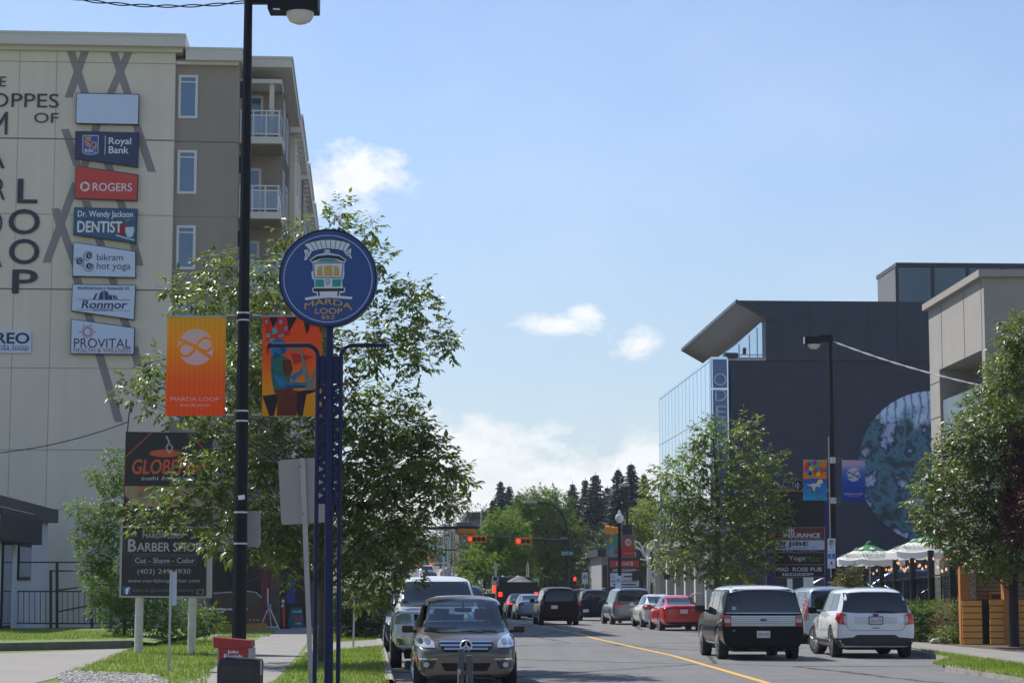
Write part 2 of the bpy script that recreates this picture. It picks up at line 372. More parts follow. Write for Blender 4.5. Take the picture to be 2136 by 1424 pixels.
# kerbs
def kerb(name, f, sgn, ys, w=.17, h=.14):
    mb = MB(); prof = [(0, -.03), (0.02, h-.03), (.05, h), (w, h), (w, -.03)]; rows = []
    for Y in ys: rows.append([mb.bm.verts.new((f(Y)+sgn*a, Y, zr(Y)+b)) for a, b in prof])
    for A, B in zip(rows, rows[1:]):
        for k in range(len(prof)-1): mb.bm.faces.new([A[k], A[k+1], B[k+1], B[k]])
    return struct(mb.build(name, KERB))
kerb('kerb', lc, -1, YS); kerb('kerb', rc, 1, [30, 33]+YS)
# left side
LG = .125
sheet('lawn', lambda Y: lc(Y)-42, lambda Y: lc(Y)-.17, LG, GRASS, [28, 32]+[y for y in YS if y < 150])
sheet('pavement', lambda Y: lc(Y)-lerp([(36, 3.35), (60, 3.75), (90, 4.2)], Y), lambda Y: lc(Y)-lerp([(36, 2.0), (60, 2.2), (90, 2.5)], Y), LG+.006, CONC, [28, 32]+[y for y in YS if y < 88])
mb = MB()
for Y in [37.5, 40, 42.6, 45.1, 47.7, 50.2, 53, 56, 59.3, 62.5, 66, 70, 74, 79]:
    a = lc(Y)-lerp([(36, 3.35), (60, 3.75), (90, 4.2)], Y); b = lc(Y)-lerp([(36, 2.0), (60, 2.2), (90, 2.5)], Y)
    mb.face([(a, Y, LG+.010), (b, Y, LG+.010), (b, Y+.03, LG+.010), (a, Y+.03, LG+.010)])
struct(mb.build('pavement_joint', M('joint_dark', (.07, .065, .06), .9)))
def gpoly(name, pts, z, mat, zz=None):
    mb = MB(); mb.face([gnd(px, py, z) if zz is None else (px, py, z) for px, py in pts]); return struct(mb.build(name, mat))
gpoly('cross_path', [(632, 1360), (648, 1343), (795, 1333), (806, 1345)], LG+.012, CONC)
gpoly('shop_forecourt', [(395, 1325), (470, 1318), (650, 1306), (700, 1308), (640, 1324), (560, 1327)], LG+.008, CONC)
gpoly('driveway', [(-420, 1372), (0, 1362), (272, 1352), (232, 1370), (188, 1386), (150, 1404), (120, 1412), (40, 1432), (-500, 1470)], LG+.008, M('driveway_concrete', (.25, .235, .22), .85, 0, .12, .8, .3, 70))
gpoly('gravel_edge', [(118, 1409), (142, 1398), (190, 1402), (250, 1404), (330, 1409), (352, 1423), (300, 1433), (200, 1432), (128, 1424)], LG+.014, GRAVEL)
# low retaining kerb behind the driveway and the raised ground behind it
a = gnd(-300, 1364, LG); b = gnd(276, 1351, LG)
mb = MB(); d = (b-a).normalized(); n = Vector((-d.y, d.x, 0))
q = [a, b, b+n*.22, a+n*.22]
mb.prism([(p.x, p.y) for p in q], LG-.05, LG+.20, 'z'); struct(mb.build('retaining_kerb', M('old_concrete', (.16, .15, .13), .9, 0, .35, 2.5, .6, 30)))
mb = MB(); q = [a+n*.22, b+n*.22, b+n*.22+Vector((.5, 1.2, 0)), Vector((b.x-.5, 74.6, 0)), Vector((-34, 74.6, 0)), Vector((-34, a.y, 0))]
mb.face([(p.x, p.y, LG+(.19 if i < 2 or i == 5 else .10 if i == 2 else .2)) for i, p in enumerate(q)]); struct(mb.build('raised_lawn', GRASS))
# right side
RG = .125
sheet('verge', lambda Y: rc(Y)+.17, lambda Y: max(rc(Y)+.25, 10.3), RG, GRASS, [30, 33]+[y*.5 for y in range(72, 140)])
gpoly('dirt_patch', [(1962, 1358), (1985, 1363), (1995, 1373), (1975, 1380), (1958, 1378)], RG+.006, DIRT)
sheet('pavement', lambda Y: max(rc(Y)+.25, lerp([(30, 10.1), (45, 10.3), (58, 10.45), (70, 9.6)], Y)), lambda Y: lerp([(30, 12.9), (50, 12.4), (62, 11.75), (75, 11.0), (100, 9.1), (118, 8.0), (150, 6)], Y), RG+.006, CONC, [y for y in YS if y < 150])
mb = MB()
for Y in [38.5, 40, 41.5, 43, 44.6, 46.2, 47.8, 49.5, 51.2, 53, 55, 57, 59, 61]:
    a = lerp([(30, 10.1), (45, 10.3), (58, 10.45), (70, 9.6)], Y); b = lerp([(30, 12.9), (50, 12.4), (62, 11.75)], Y)
    mb.face([(a, Y, RG+.010), (b, Y, RG+.010), (b, Y+.025, RG+.010), (a, Y+.025, RG+.010)])
struct(mb.build('pavement_joint', MATS['joint_dark']))
sheet('planting_bed', lambda Y: lerp([(30, 12.9), (50, 12.4), (62, 11.75), (75, 11.0), (100, 9.1), (118, 8.0), (150, 6)], Y), lambda Y: 60, RG, M('planting_soil', (.10, .075, .05), .95, 0, .3, 2, .5, 30), [y for y in YS if y < 150])
# raised car park behind the patio
mb = MB(); mb.prism([(12.6, 65.5), (40, 65.5), (40, 112), (9.9, 112), (10.6, 96), (11.6, 76)], -.05, .80, 'z'); struct(mb.build('raised_parking_lot', M('parking_asphalt', (.10, .10, .10), .9, 0, .2, 1.5)))
# grass blades
def blades(name, regions, label, h=.06, seed=1):
    rnd = random.Random(seed); vs = []; fs = []
    for (poly, n, z, reject) in regions:
        x0 = min(p[0] for p in poly); x1 = max(p[0] for p in poly); y0 = min(p[1] for p in poly); y1 = max(p[1] for p in poly)
        def inside(x, y):
            c = False
            for (a, b) in zip(poly, poly[1:]+poly[:1]):
                if (a[1] > y) != (b[1] > y) and x < (b[0]-a[0])*(y-a[1])/(b[1]-a[1])+a[0]: c = not c
            return c
        for _ in range(n):
            x, y = rnd.uniform(x0, x1), rnd.uniform(y0, y1)
            if not inside(x, y) or (reject and reject(x, y)): continue
            a = rnd.uniform(0, 6.28); w = rnd.uniform(.006, .012); hh = h*rnd.uniform(.5, 1.4); lx, ly = rnd.uniform(-.03, .03), rnd.uniform(-.03, .03)
            k = len(vs); vs += [(x-w*math.cos(a), y-w*math.sin(a), z), (x+w*math.cos(a), y+w*math.sin(a), z), (x+lx, y+ly, z+hh)]; fs.append((k, k+1, k+2))
    me = bpy.data.meshes.new(name); me.from_pydata(vs, [], fs)
    return stuff(link_mesh(name, me, M('grass_blade', (.175, .26, .042), .6, 0, .3, .8, island=.35, translucent=.3)), label, 'grass')
gp = lambda L: [tuple(gnd(px, py, LG)[:2]) for px, py in L]
blades('grass', [
    (gp([(140, 1402), (275, 1352), (300, 1338), (450, 1334), (470, 1345), (430, 1430), (360, 1425), (300, 1407)]), 26000, LG, None),
    (gp([(565, 1430), (640, 1362), (800, 1346), (812, 1430)]), 13000, LG, None),
    (gp([(655, 1340), (700, 1325), (800, 1322), (797, 1332)]), 6000, LG, None),
    (gp([(440, 1332), (470, 1318), (575, 1316), (560, 1328)]), 4000, LG, None),
    (gp([(-40, 1352), (-30, 1326), (290, 1328), (268, 1346)]), 14000, LG+.18, None)], 'short mown grass on the sunlit lawns beside the left pavement', .07, 3)
blades('grass', [(gp([(1905, 1353), (2150, 1388), (2150, 1416), (1945, 1384), (1985, 1372)]), 14000, RG, None)], 'strip of mown grass between the right kerb and the pavement', .07, 4)

rnd = random.Random(9); bm = bmesh.new(); q = [tuple(gnd(px, py, LG)[:2]) for px, py in [(118, 1409), (142, 1398), (190, 1402), (250, 1404), (330, 1409), (352, 1423), (300, 1433), (200, 1432), (128, 1424)]]
for _ in range(2600):
    x = rnd.uniform(min(p[0] for p in q)-.1, max(p[0] for p in q)+.1); y = rnd.uniform(min(p[1] for p in q), max(p[1] for p in q))
    c = False
    for (a, b) in zip(q, q[1:]+q[:1]):
        if (a[1] > y) != (b[1] > y) and x < (b[0]-a[0])*(y-a[1])/(b[1]-a[1])+a[0]: c = not c
    if not c: continue
    r = rnd.uniform(.012, .035); M_ = Matrix.Translation((x, y, LG+.02)) @ Matrix.Rotation(rnd.uniform(0, 6), 4, 'Z') @ Matrix.Diagonal((r*rnd.uniform(.7, 1.4), r, r*.7, 1))
    bmesh.ops.create_icosphere(bm, subdivisions=1, radius=1, matrix=M_)
me = bpy.data.meshes.new('gravel'); bm.to_mesh(me); bm.free()
stuff(link_mesh('gravel', me, M('gravel_stone', (.42, .40, .36), .9, 0, .2, 3, island=.4), None), 'pale gravel stones along the edge of the left lawn', 'gravel')
# ================================================================== LEFT APARTMENT BLOCK
TH = R(3.96)                                          # street direction here
BLOC = Vector((at(610, 1200, 89).x, 89, 0))
BP = Plane(BLOC, TH)
bld = thing('apartment_building', 'six storey beige and taupe apartment block with balconies and signs on its blank end wall', 'building', BLOC, TH)
def bands_h(name, rgb, scale):
    m = M(name, rgb, .08, 0, .25, .7, spec=.9); t = m.node_tree; p = t.nodes['Principled BSDF']
    tcn = nd(t, 'ShaderNodeTexCoord'); w = nd(t, 'ShaderNodeTexWave'); w.bands_direction = 'Z'; w.inputs['Scale'].default_value = scale
    t.links.new(tcn.outputs['Object'], w.inputs['Vector']); hs = nd(t, 'ShaderNodeHueSaturation'); t.links.new(p.inputs['Base Color'].links[0].from_socket, hs.inputs['Color'])
    t.links.new(mth(t, 'ADD', mth(t, 'MULTIPLY', w.outputs['Fac'], .4), .8), hs.inputs['Value']); t.links.new(hs.outputs[0], p.inputs['Base Color']); return m
BEIGE = M('beige_stucco', (.74, .66, .54), .9, 0, .05, .35, .2, 60)
def streaks(m, amp):
    t = m.node_tree; p = t.nodes['Principled BSDF']; tcn = nd(t, 'ShaderNodeTexCoord'); mp = nd(t, 'ShaderNodeMapping'); mp.inputs['Scale'].default_value = (1.6, 1, .06)
    n = nd(t, 'ShaderNodeTexNoise'); n.inputs['Scale'].default_value = 1.4; n.inputs['Detail'].default_value = 6; t.links.new(tcn.outputs['Object'], mp.inputs[0]); t.links.new(mp.outputs[0], n.inputs['Vector'])
    hs = nd(t, 'ShaderNodeHueSaturation'); t.links.new(p.inputs['Base Color'].links[0].from_socket, hs.inputs['Color'])
    t.links.new(mth(t, 'ADD', 1-amp*.5, mth(t, 'MULTIPLY', n.outputs[0], amp)), hs.inputs['Value']); t.links.new(hs.outputs[0], p.inputs['Base Color'])
streaks(BEIGE, .16)
TAUPE = M('taupe_stucco', (.33, .28, .235), .9, 0, .05, .5, .2, 60)
streaks(TAUPE, .14)
TRIM = M('cream_trim', (.66, .62, .56), .75, 0, .04)
TRIMW = M('white_window_frame', S(215, 215, 215), .5, 0, .03)
WGL = bands_h('blue_window_glass', (.10, .18, .32), 5.2)
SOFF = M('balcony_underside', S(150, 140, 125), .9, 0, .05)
JOINT = M('wall_joint', (.16, .145, .13), .9)
xA = BP.at((361, 400), 0)[0]; xB = BP.at((497, 300), .3)[0]
zA = BP.at((300, 108), 0)[1]; zTopA = BP.at((200, 68), -.5)[1]
D = 62.0
mb = MB(); mb.box(-34, xA, 0, D, -.1, zA+.3); mb.build('beige_wall', BEIGE, bld)
zB0 = BP.at((430, 138), .3)[1]; zB1 = BP.at((430, 99), -.2)[1]
mb = MB(); mb.box(xA+.003, xB, .3, D-2, -.1, zB0+.3); mb.build('taupe_wall', TAUPE, bld)
# parapets and cornices
xAc = BP.at((386, 90), -.5)[0]
mb = MB(); mb.box(-34, xAc-.12, -.22, 6, zA-.05, zTopA-.55); mb.box(-34, xAc, -.55, 6.4, zTopA-.55, zTopA-.1); mb.box(-34, xAc+.03, -.58, 6.5, zTopA-.1, zTopA); mb.build('cornice', TRIM, bld)
xBc = BP.at((505, 110), -.2)[0]
mb = MB(); mb.box(xA+.01, xBc-.15, .05, 8, zB0, zB1-.55); mb.box(xAc+.01, xBc, -.2, 8.4, zB1-.55, zB1-.08); mb.box(xAc+.04, xBc+.03, -.23, 8.5, zB1-.08, zB1); mb.build('cornice', TRIM, bld)
# control joints
mb = MB()
for (py, x0, x1, y) in [(131, -30, xA, 0), (291, -30, xA, 0), (448, -30, xA, 0), (604, -30, xA, 0), (768, -30, xA, 0), (938, -30, xA, 0), (1062, -30, xA, 0),
                        (293, xA, xB, .3), (450, xA, xB, .3), (606, xA, xB, .3), (766, xA, xB, .3)]:
    z = BP.at((200, py), y)[1]; w = .028 if py in (291, 604, 293, 606) else .010
    mb.box(x0+.01, x1-.004, y-.006, y-.002, z-w, z+w)
for px in (34, 112, -60, -160):
    x = BP.at((px, 400), 0)[0]; mb.box(x-.006, x+.006, -.008, -.003, .2, zA-.06)
mb.build('panel_joint', JOINT, bld)
# crossing painted bars behind the signs
PAINT = M('mauve_paint', (.29, .255, .26), .85, 0, .05)
z1 = lambda x, y: (x/2.967, y/2.967); z2 = lambda x, y: (x/3.848, 450+y/3.848); z3 = lambda x, y: (x/2.357, 820+y/2.357)
bars = [(z1(440, 322), z1(530, 590)), (z1(525, 322), z1(425, 605)), (z1(705, 326), z1(790, 580)), (z1(795, 328), z1(685, 580)),
        (z1(403, 800), z1(480, 1030)), (z1(600, 775), z1(520, 1035)), (z1(660, 990), z1(760, 1290)), (z1(845, 775), z1(940, 1065)), (z1(470, 1130), (97, 548)),
        ((117, 440), (163, 568)), (z1(530, 1245), z1(548, 1290)), (z2(790, 175), z2(920, 560)), (z2(1070, 215), z2(1120, 400)), (z2(610, 490), z2(635, 560)), (z2(1075, 1045), z2(1112, 1205)),
        (z2(705, 780), z2(730, 850)), (z2(990, 820), z2(1020, 890)), (z2(800, 1115), z3(585, 140)), (z1(345, 1290), z1(372, 1400))]
mb = MB()
for bi, (a, b) in enumerate(bars):
    w = .17; yb = -.0035-.0006*bi; A = Vector(BP.at(a)); B = Vector(BP.at(b))
    mb.face([(A.x-w, yb, A.y), (A.x+w, yb, A.y), (B.x+w, yb, B.y), (B.x-w, yb, B.y)])
mb.build('painted_bar', PAINT, bld)
# raised letters of the centre's name
INK = M('dark_letter', (.02, .028, .05), .5)
mb = MB()
def wl(st, x0, y0, x1, y1, b=.0): BP.text(mb, st, x0, y0, x1, y1, -.05, bold=b)
wl('THE', -45, 160, 13, 180); wl('SHOPPES', -84, 196, 123, 222); wl('OF', 71, 236, 122, 256); wl('AT', -60, 236, -20, 256)
wl('M', -16, 234, 16, 280, .012); wl('A', -30, 313, 10, 350, .012); wl('R', -12, 373, 11, 416, .012); wl('D', -18, 444, 5, 486, .012); wl('A', -28, 516, 4, 556, .012)
wl('L', 37, 374, 78, 423, .014); wl('O', 18, 437, 83, 488, .012); wl('O', 19, 499, 82, 550, .012); wl('P', 26, 563, 78, 611, .012)
mb.build('lettering', INK, bld)
# windows of the taupe wall
def win(parent, x0, x1, z0, z1, y, name='window', transom=.16):
    f = MB(); t = .11
    f.box(x0, x0+t, y-.06, y+.02, z0, z1); f.box(x1-t, x1, y-.06, y+.02, z0, z1); f.box(x0+t, x1-t, y-.055, y+.02, z0, z0+t); f.box(x0+t, x1-t, y-.055, y+.02, z1-t, z1)
    zt = z1-(z1-z0)*transom; f.box(x0+t, x1-t, y-.05, y+.0, zt-.03, zt+.03)
    w = f.build(name, TRIMW, parent)
    p = MB(); p.box(x0+t, x1-t, y-.02, y+.01, z0+t, z1-t)
    for k in range(14):                               # blind slats behind the pane read as fine lines
        pass
    p.build('pane', WGL, w); return w
for k in range(7):
    py0 = 157+156.6*k; py1 = 248+157.2*k
    x0, zt = BP.at((373-2.2*k, py0), .3); x1, zb = BP.at((412-2.4*k, py1), .3)
    if k < 6: win(bld, x0, x0+(x1-x0), zb, zt, .3)
# balcony bay: wall set back behind the corner, with slabs, railings and doors
yW = 3.4; xC = BP.at((600, 250), 1.2)[0]
mb = MB(); mb.box(xB+.003, xC-.35, yW, D-2, -.1, BP.at((560, 150), yW)[1]); mb.build('corner_wall', TAUPE, bld)
zR1 = BP.at((560, 118), 1.2)[1]; zR0 = BP.at((560, 140), 1.2)[1]
xR = BP.at((609, 130), 1.2)[0]
mb = MB(); mb.box(xB-.3, xR, 1.2, 13.2, zR0, zR1-.1); mb.box(xB-.3, xR+.05, 1.15, 13.3, zR1-.1, zR1); mb.build('cornice', TRIM, bld)
mb = MB()
for k in range(9):
    yy = 1.5+k*.2; mb.box(xB, xR-.5, yy, yy+.09, zR0-.62+.03*0, zR0-.55)
mb.box(xB, xR-.45, 1.35, 1.45, zR0-.68, zR0-.5); mb.box(xR-.5, xR-.42, 1.45, 3.39, zR0-.68, zR0-.5)
mb.build('pergola_slats', TRIM, bld)
RAIL = M('white_railing', S(210, 212, 210), .45, .0, .03); BGL = glass('balcony_glass', (.62, .70, .74), .12)
for k in range(4):
    dy = 156.5*k
    zs1 = BP.at((540, 285+dy), .9)[1]; zs0 = BP.at((540, 299+dy), .9)[1]; x1 = BP.at((589-2.*k, 295+dy), .9)[0]
    b = MB(); b.box(xB+.01, x1, .9, yW-.004, zs0, zs1)
    b = b.build('balcony', TRIM, bld)
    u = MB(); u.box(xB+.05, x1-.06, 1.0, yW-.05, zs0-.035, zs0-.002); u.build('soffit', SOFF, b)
    r = MB(); zt = BP.at((540, 231+dy), .95)[1]; xx1 = x1-.1
    for z in (zt, zs1+.13, zt-.2): 
        r.box(xB+.05, xx1, .95, 1.0, z-.03, z+.03); r.box(xx1-.05, xx1, 1.0, yW-.01, z-.028, z+.028)
    nx = 3
    for i in range(nx+1):
        x = xB+.05+(xx1-xB-.1)*i/nx; r.box(x-.03, x+.03, .945, 1.005, zs1, zt+.03)
    r.box(xx1-.055, xx1+.003, 2.2, 2.26, zs1, zt)
    r = r.build('railing', RAIL, b)
    g = MB(); g.box(xB+.08, xx1-.06, .965, .985, zs1+.16, zt-.22); g.box(xx1-.035, xx1-.02, 1.03, yW-.1, zs1+.16, zt-.22); g.build('glass_panel', BGL, b)
    dx0 = BP.at((522-2*k, 300), yW)[0]; dx1 = BP.at((548-2*k, 300), yW)[0]
    dz1 = zs1+2.35
    win(bld, dx0-.3, dx1, zs1+.1, dz1, yW, 'balcony_door', .0)
    l = MB(); lx = BP.at((499-2*k, 180+dy), .9)[0]; lz = BP.at((499, 185+dy), .9)[1]
    l.box(xB+.01, xB+.22, 1.0, 1.2, lz-.35, lz+.35); l.build('wall_lamp', BLACKMETAL, bld)
p = MB(); px = BP.at((567, 200), 1.5)[0]; p.box(px-.1, px+.1, 1.5, 1.7, BP.at((567, 285), 1.5)[1], zR0-.5); p.build('post', TRIM, bld)
# street side: bays stepping along the street
xS = xC-.35
for i, (y0, y1, ztop, over) in enumerate([(yW+.01, 13.0, zR0+.2, .0), (14.5, 24.5, zR0-.1, .25), (26.5, 36.5, zR0-.1, .3), (38.5, 48.5, zR0-.1, .35), (50.5, 60.0, zR0-.1, .4)]):
    mb = MB(); mb.box(xS-3, xS+over, y0, y1, -.1, ztop); mb.build('street_bay', TAUPE if i % 2 == 0 else BEIGE, bld)
    if i:
        mb = MB(); mb.box(xS-4, xS+over+.32, y0-.5, y1+.3, ztop, ztop+.75); mb.box(xS-4, xS+over+.38, y0-.56, y1+.36, ztop+.75, ztop+.9); mb.build('cornice', TRIM, bld)
        mb = MB()
        for k in range(6): mb.box(xS+over+.05, xS+over+.3, y0-.3+k*.02, y0-.2+k*.02, ztop-.12-.25*k, ztop-.04-.25*k)
        mb.build('louvre', TRIM, bld)
    for f in range(6):
        zb = BP.at((500, 250+156*f), 0)[1]+.1
        for yy in ((y0+2.0, y0+6.2) if i else (5.2, 9.0)):
            w = MB(); X = xS+over
            w.box(X-.02, X+.05, yy, yy+.1, zb, zb+2.0); w.box(X-.02, X+.05, yy+1.5, yy+1.6, zb, zb+2.0); w.box(X-.02, X+.048, yy+.1, yy+1.5, zb, zb+.1); w.box(X-.02, X+.048, yy+.1, yy+1.5, zb+1.9, zb+2.0)
            w = w.build('window', TRIMW, bld); p = MB(); p.box(X-.01, X+.02, yy+.1, yy+1.5, zb+.1, zb+1.9); p.build('pane', WGL, w)
mb = MB(); mb.box(xS-3.2, xS-.5, yW+.1, D-3, -.1, zR0-.2); mb.build('street_wall', BEIGE, bld)
# ground floor shop under the balconies
BRICKM = M('shop_brick', (.16, .085, .06), .9, 0, .25, 3, .4, 40, brick=((.11, .07, .055), (.22, .2, .18), 4.2, .014))
REDP = M('red_shop_paint', (.28, .02, .02), .5, 0, .1)
zsh = BP.at((560, 1150), .2)[1]
x_ = lambda px: BP.at((px, 1270), .2)[0]
mb = MB(); mb.box(x_(505), x_(700), -.9, .28, zsh, zsh+.9); mb.build('shop_fascia', M('dark_shop_fascia', (.03, .028, .03), .5), bld)
for (a, b) in ((565, 586), (640, 662)):
    mb = MB(); mb.box(x_(a), x_(b), -.6, .28, -.1, zsh-.003); mb.build('brick_pillar', BRICKM, bld)
for (a, b) in ((546, 552), (557, 566)):
    mb = MB(); mb.box(x_(a), x_(b), -.5, .28, -.1, zsh-.003); mb.build('red_post', REDP, bld)
mb = MB(); mb.box(x_(440), x_(546), -.1, .28, -.1, zsh-.003); mb.build('shop_window', M('dark_shop_glass', (.02, .022, .03), .08, 0, .1, spec=.8), bld)
mb = MB(); mb.box(x_(586), x_(640), -.05, .28, -.1, zsh-.003); mb.build('shop_door', M('dark_shop_door', (.025, .022, .025), .3), bld)
mb = MB(); mb.box(x_(598), x_(616), -.12, -.06, .9*1.2, 2.1); mb.build('window_poster', M('blue_poster', (.03, .06, .3), .4, 0, .3, 3), bld)

# ---------------- signs hung on the end wall
b4 = (130, 170, 6.19); b5 = (130, 380, 3.745)
NAVYF = M('navy_sign_frame', (.012, .016, .03), .45)
def wall_sign(label, quad, zoom, face, frame=NAVYF, border=8):
    PLz = Plane(BLOC, TH, zoom)
    q = PLz.pts(quad, -.25); cx = sum(p[0] for p in q)/4; cz = min(p[1] for p in q)
    loc = BP.M @ Vector((cx, -.05, cz)); PL = Plane(loc, TH, zoom)
    t = thing('wall_sign', label, 'sign', loc, TH, 'shop signs in a column on the end wall')
    b = MB(); PL.poly(b, quad, -.20, -.02); b.build('cabinet', frame, t)
    m = [(sum(p[0] for p in quad)/4, sum(p[1] for p in quad)/4)][0]
    k = border
    def ins(p, a): return (p[0]+(k if p[0] < m[0] else -k), p[1]+(k if p[1] < m[1] else -k)*1.1)
    f = MB(); PL.poly(f, [ins(p, 0) for p in quad], -.205); f.build('face', face, t)
    return t, PL
NAVY = M('navy_sign', (.012, .028, .10), .4, 0, .03); SRED = M('red_sign', (.62, .045, .03), .4, 0, .03); DBLUE = M('blue_sign', (.012, .085, .20), .4, 0, .03)
LW = M('letter_white', (.75, .77, .82), .5, 0, .0); PURP = M('plum_ink', (.06, .012, .05), .5, 0, 0); NINK = M('navy_ink', (.015, .03, .13), .5, 0, 0); RINK = M('red_ink', (.42, .04, .03), .5, 0, 0)
GOLD = M('gold_paint', (.62, .34, .04), .5, 0, 0)
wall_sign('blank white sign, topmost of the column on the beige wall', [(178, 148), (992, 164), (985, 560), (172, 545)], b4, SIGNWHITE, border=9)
t, P = wall_sign('dark blue sign with a gold lion shield, second from the top of the column', [(168, 640), (990, 658), (975, 1108), (162, 992)], b4, NAVY, border=3)
mb = MB(); P.text(mb, 'Royal', 600, 728, 888, 836, -.215, bold=.018); P.text(mb, 'Bank', 600, 842, 855, 928, -.215, bold=.018); P.line(mb, [(556, 702), (549, 946)], 8, -.215)
P.text(mb, 'RBC', 290, 872, 436, 918, -.225, bold=.012); P.line(mb, [(266, 697), (464, 700), (460, 920), (430, 936), (362, 944), (290, 934), (263, 912)], 8, -.222, True); mb.build('lettering', LW, t)
mb = MB(); P.poly(mb, [(268, 699), (462, 702), (458, 918), (430, 934), (362, 942), (290, 932), (265, 910)], -.215); mb.build('shield', M('royal_blue', (.02, .05, .42), .4, 0, 0), t)
mb = MB()
for pl in ([(290, 712), (330, 716), (372, 712), (380, 735), (350, 742), (375, 765), (372, 790), (345, 770), (300, 745)], [(285, 750), (340, 785), (385, 830), (380, 852), (330, 812), (285, 770)], [(283, 788), (330, 822), (372, 858), (345, 858), (300, 822)],
           [(375, 795), (410, 772), (445, 790), (444, 862), (385, 862), (390, 845), (420, 838), (424, 800), (400, 795), (385, 815)]):
    P.poly(mb, pl, -.222)
mb.build('lion', GOLD, t)
t, P = wall_sign('red sign with a white ring emblem, slanted top edge, third in the column', [(172, 1085), (978, 1200), (966, 1540), (158, 1512)], b4, SRED, border=9)
mb = MB(); P.text(mb, 'ROGERS', 392, 1316, 900, 1412, -.215, bold=.006)
for k in range(3):
    o_ = circ(292, 1357, 62, 62, 12, 120*k, 120*k+125); i_ = circ(292, 1357, 38, 38, 12, 120*k+25, 120*k+110)
    P.poly(mb, o_+i_[::-1], -.215-.0*k)
mb.build('lettering', LW, t)
t, P = wall_sign('blue dentist sign with a red apple and a tooth, fourth in the column', [(92, 196), (587, 208), (577, 478), (85, 410)], b5, DBLUE, border=5)
mb = MB(); P.text(mb, 'Dr. Wendy Jackson', 120, 228, 552, 284, -.215, bold=.02); P.text(mb, 'DENTIST', 118, 308, 466, 390, -.23, bold=.03); mb.build('lettering', LW, t)
mb = MB(); P.poly(mb, circ(470, 365, 56, 54), -.217); mb.build('apple', M('apple_red', (.28, .012, .012), .4, 0, .2, 4), t)
mb = MB(); P.poly(mb, [(488, 300), (510, 285), (542, 288), (522, 305), (500, 312)], -.219); mb.build('leaf', M('leaf_print', (.05, .3, .12), .5, 0, 0), t)
mb = MB(); P.poly(mb, [(492, 352), (558, 348), (562, 380), (548, 425), (528, 432), (505, 425), (492, 390)], -.221); P.line(mb, [(420, 412), (480, 432), (560, 452)], 10, -.221); mb.build('tooth', M('tooth_print', (.5, .68, .8), .4, 0, 0), t)
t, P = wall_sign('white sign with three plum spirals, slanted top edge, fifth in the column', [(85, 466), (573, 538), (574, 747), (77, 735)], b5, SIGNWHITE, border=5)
mb = MB(); P.text(mb, 'bikram', 270, 562, 474, 610, -.215); P.text(mb, 'hot yoga', 268, 628, 532, 694, -.215)
for (cx, cy, a) in ((208, 575, 90), (133, 620, 200), (210, 655, 330)):
    P.poly(mb, circ(cx, cy, 25), -.215); P.line(mb, circ(cx-4, cy+3, 38, 36, 14, a, a+230), 5, -.215)
mb.build('lettering', PURP, t)
mb = MB()
for (cx, cy) in ((208, 575), (133, 620), (210, 655)): P.line(mb, circ(cx+4, cy, 10, 10, 8, 0, 280), 5, -.22)
mb.build('spiral', SIGNWHITE, t)
t, P = wall_sign('white sign with a navy skyline emblem, slanted bottom edge, sixth in the column', [(77, 795), (574, 802), (562, 1075), (70, 1006)], b5, SIGNWHITE, border=5)
mb = MB(); P.text(mb, 'PROFESSIONALLY MANAGED BY:', 120, 820, 528, 838, -.215, bold=.02); P.line(mb, [(117, 915), (527, 919)], 4, -.215); P.line(mb, [(115, 996), (222, 998)], 3, -.215); P.line(mb, [(418, 1000), (526, 1002)], 3, -.215)
P.text(mb, 'Ronmor', 150, 926, 500, 984, -.215, bold=.02, shear=.18); P.text(mb, 'HOLDINGS INC.', 238, 990, 408, 1006, -.215, bold=.02)
for pl in ([(238, 914), (262, 868), (276, 868), (256, 914)], [(280, 914), (296, 862), (322, 845), (322, 914)], [(326, 843), (358, 858), (362, 914), (330, 914)], [(362, 880), (385, 880), (392, 914), (364, 914)], [(392, 882), (405, 882), (418, 914), (402, 914)], [(410, 884), (422, 886), (436, 914), (424, 914)]): P.poly(mb, pl, -.215)
mb.build('lettering', NINK, t)
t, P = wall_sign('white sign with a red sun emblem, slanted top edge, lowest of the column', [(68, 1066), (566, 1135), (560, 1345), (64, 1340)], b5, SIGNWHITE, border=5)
mb = MB(); P.text(mb, 'PROVITAL', 90, 1222, 534, 1292, -.215); mb.build('lettering', PURP, t)
mb = MB(); P.text(mb, 'HEALTH & WELLNESS', 88, 1298, 536, 1326, -.215); P.line(mb, circ(196, 1168, 29, 29, 20), 5, -.215, True)
st = []
for k in range(12): 
    for (r, da) in ((34, -13), (66 if k % 2 == 0 else 50, 0), (34, 13)): st.append((196+r*math.cos(R(30*k+da)), 1168+r*math.sin(R(30*k+da))))
P.line(mb, st, 3, -.215, True); mb.build('sun_emblem', RINK, t)
PL = Plane(BLOC, TH, (0, 450, 3.848)); q = PL.at((250, 1100), -.03)
loc = BP.M @ Vector((q[0], -.02, q[1])); P = Plane(loc, TH, (0, 450, 3.848))
t = thing('wall_sign', 'small white unframed sign at the left edge of the photo, low on the beige wall', 'sign', loc, TH)
mb = MB(); P.poly(mb, [(-190, 918), (250, 922), (247, 1101), (-190, 1100)], -.06, -.005); mb.build('face', SIGNWHITE, t)
mb = MB(); P.text(mb, 'TREO', -130, 940, 234, 1022, -.067, bold=.03); mb.build('lettering', INK, t)
mb = MB(); P.text(mb, 'marda loop', -110, 1030, 232, 1084, -.067, bold=-.004); mb.build('lettering', M('grey_ink', (.12, .13, .15), .5), t)
mb = MB(); P.line(mb, [(-110, 1072), (228, 1076)], 4, -.067); mb.build('underline', RINK, t)
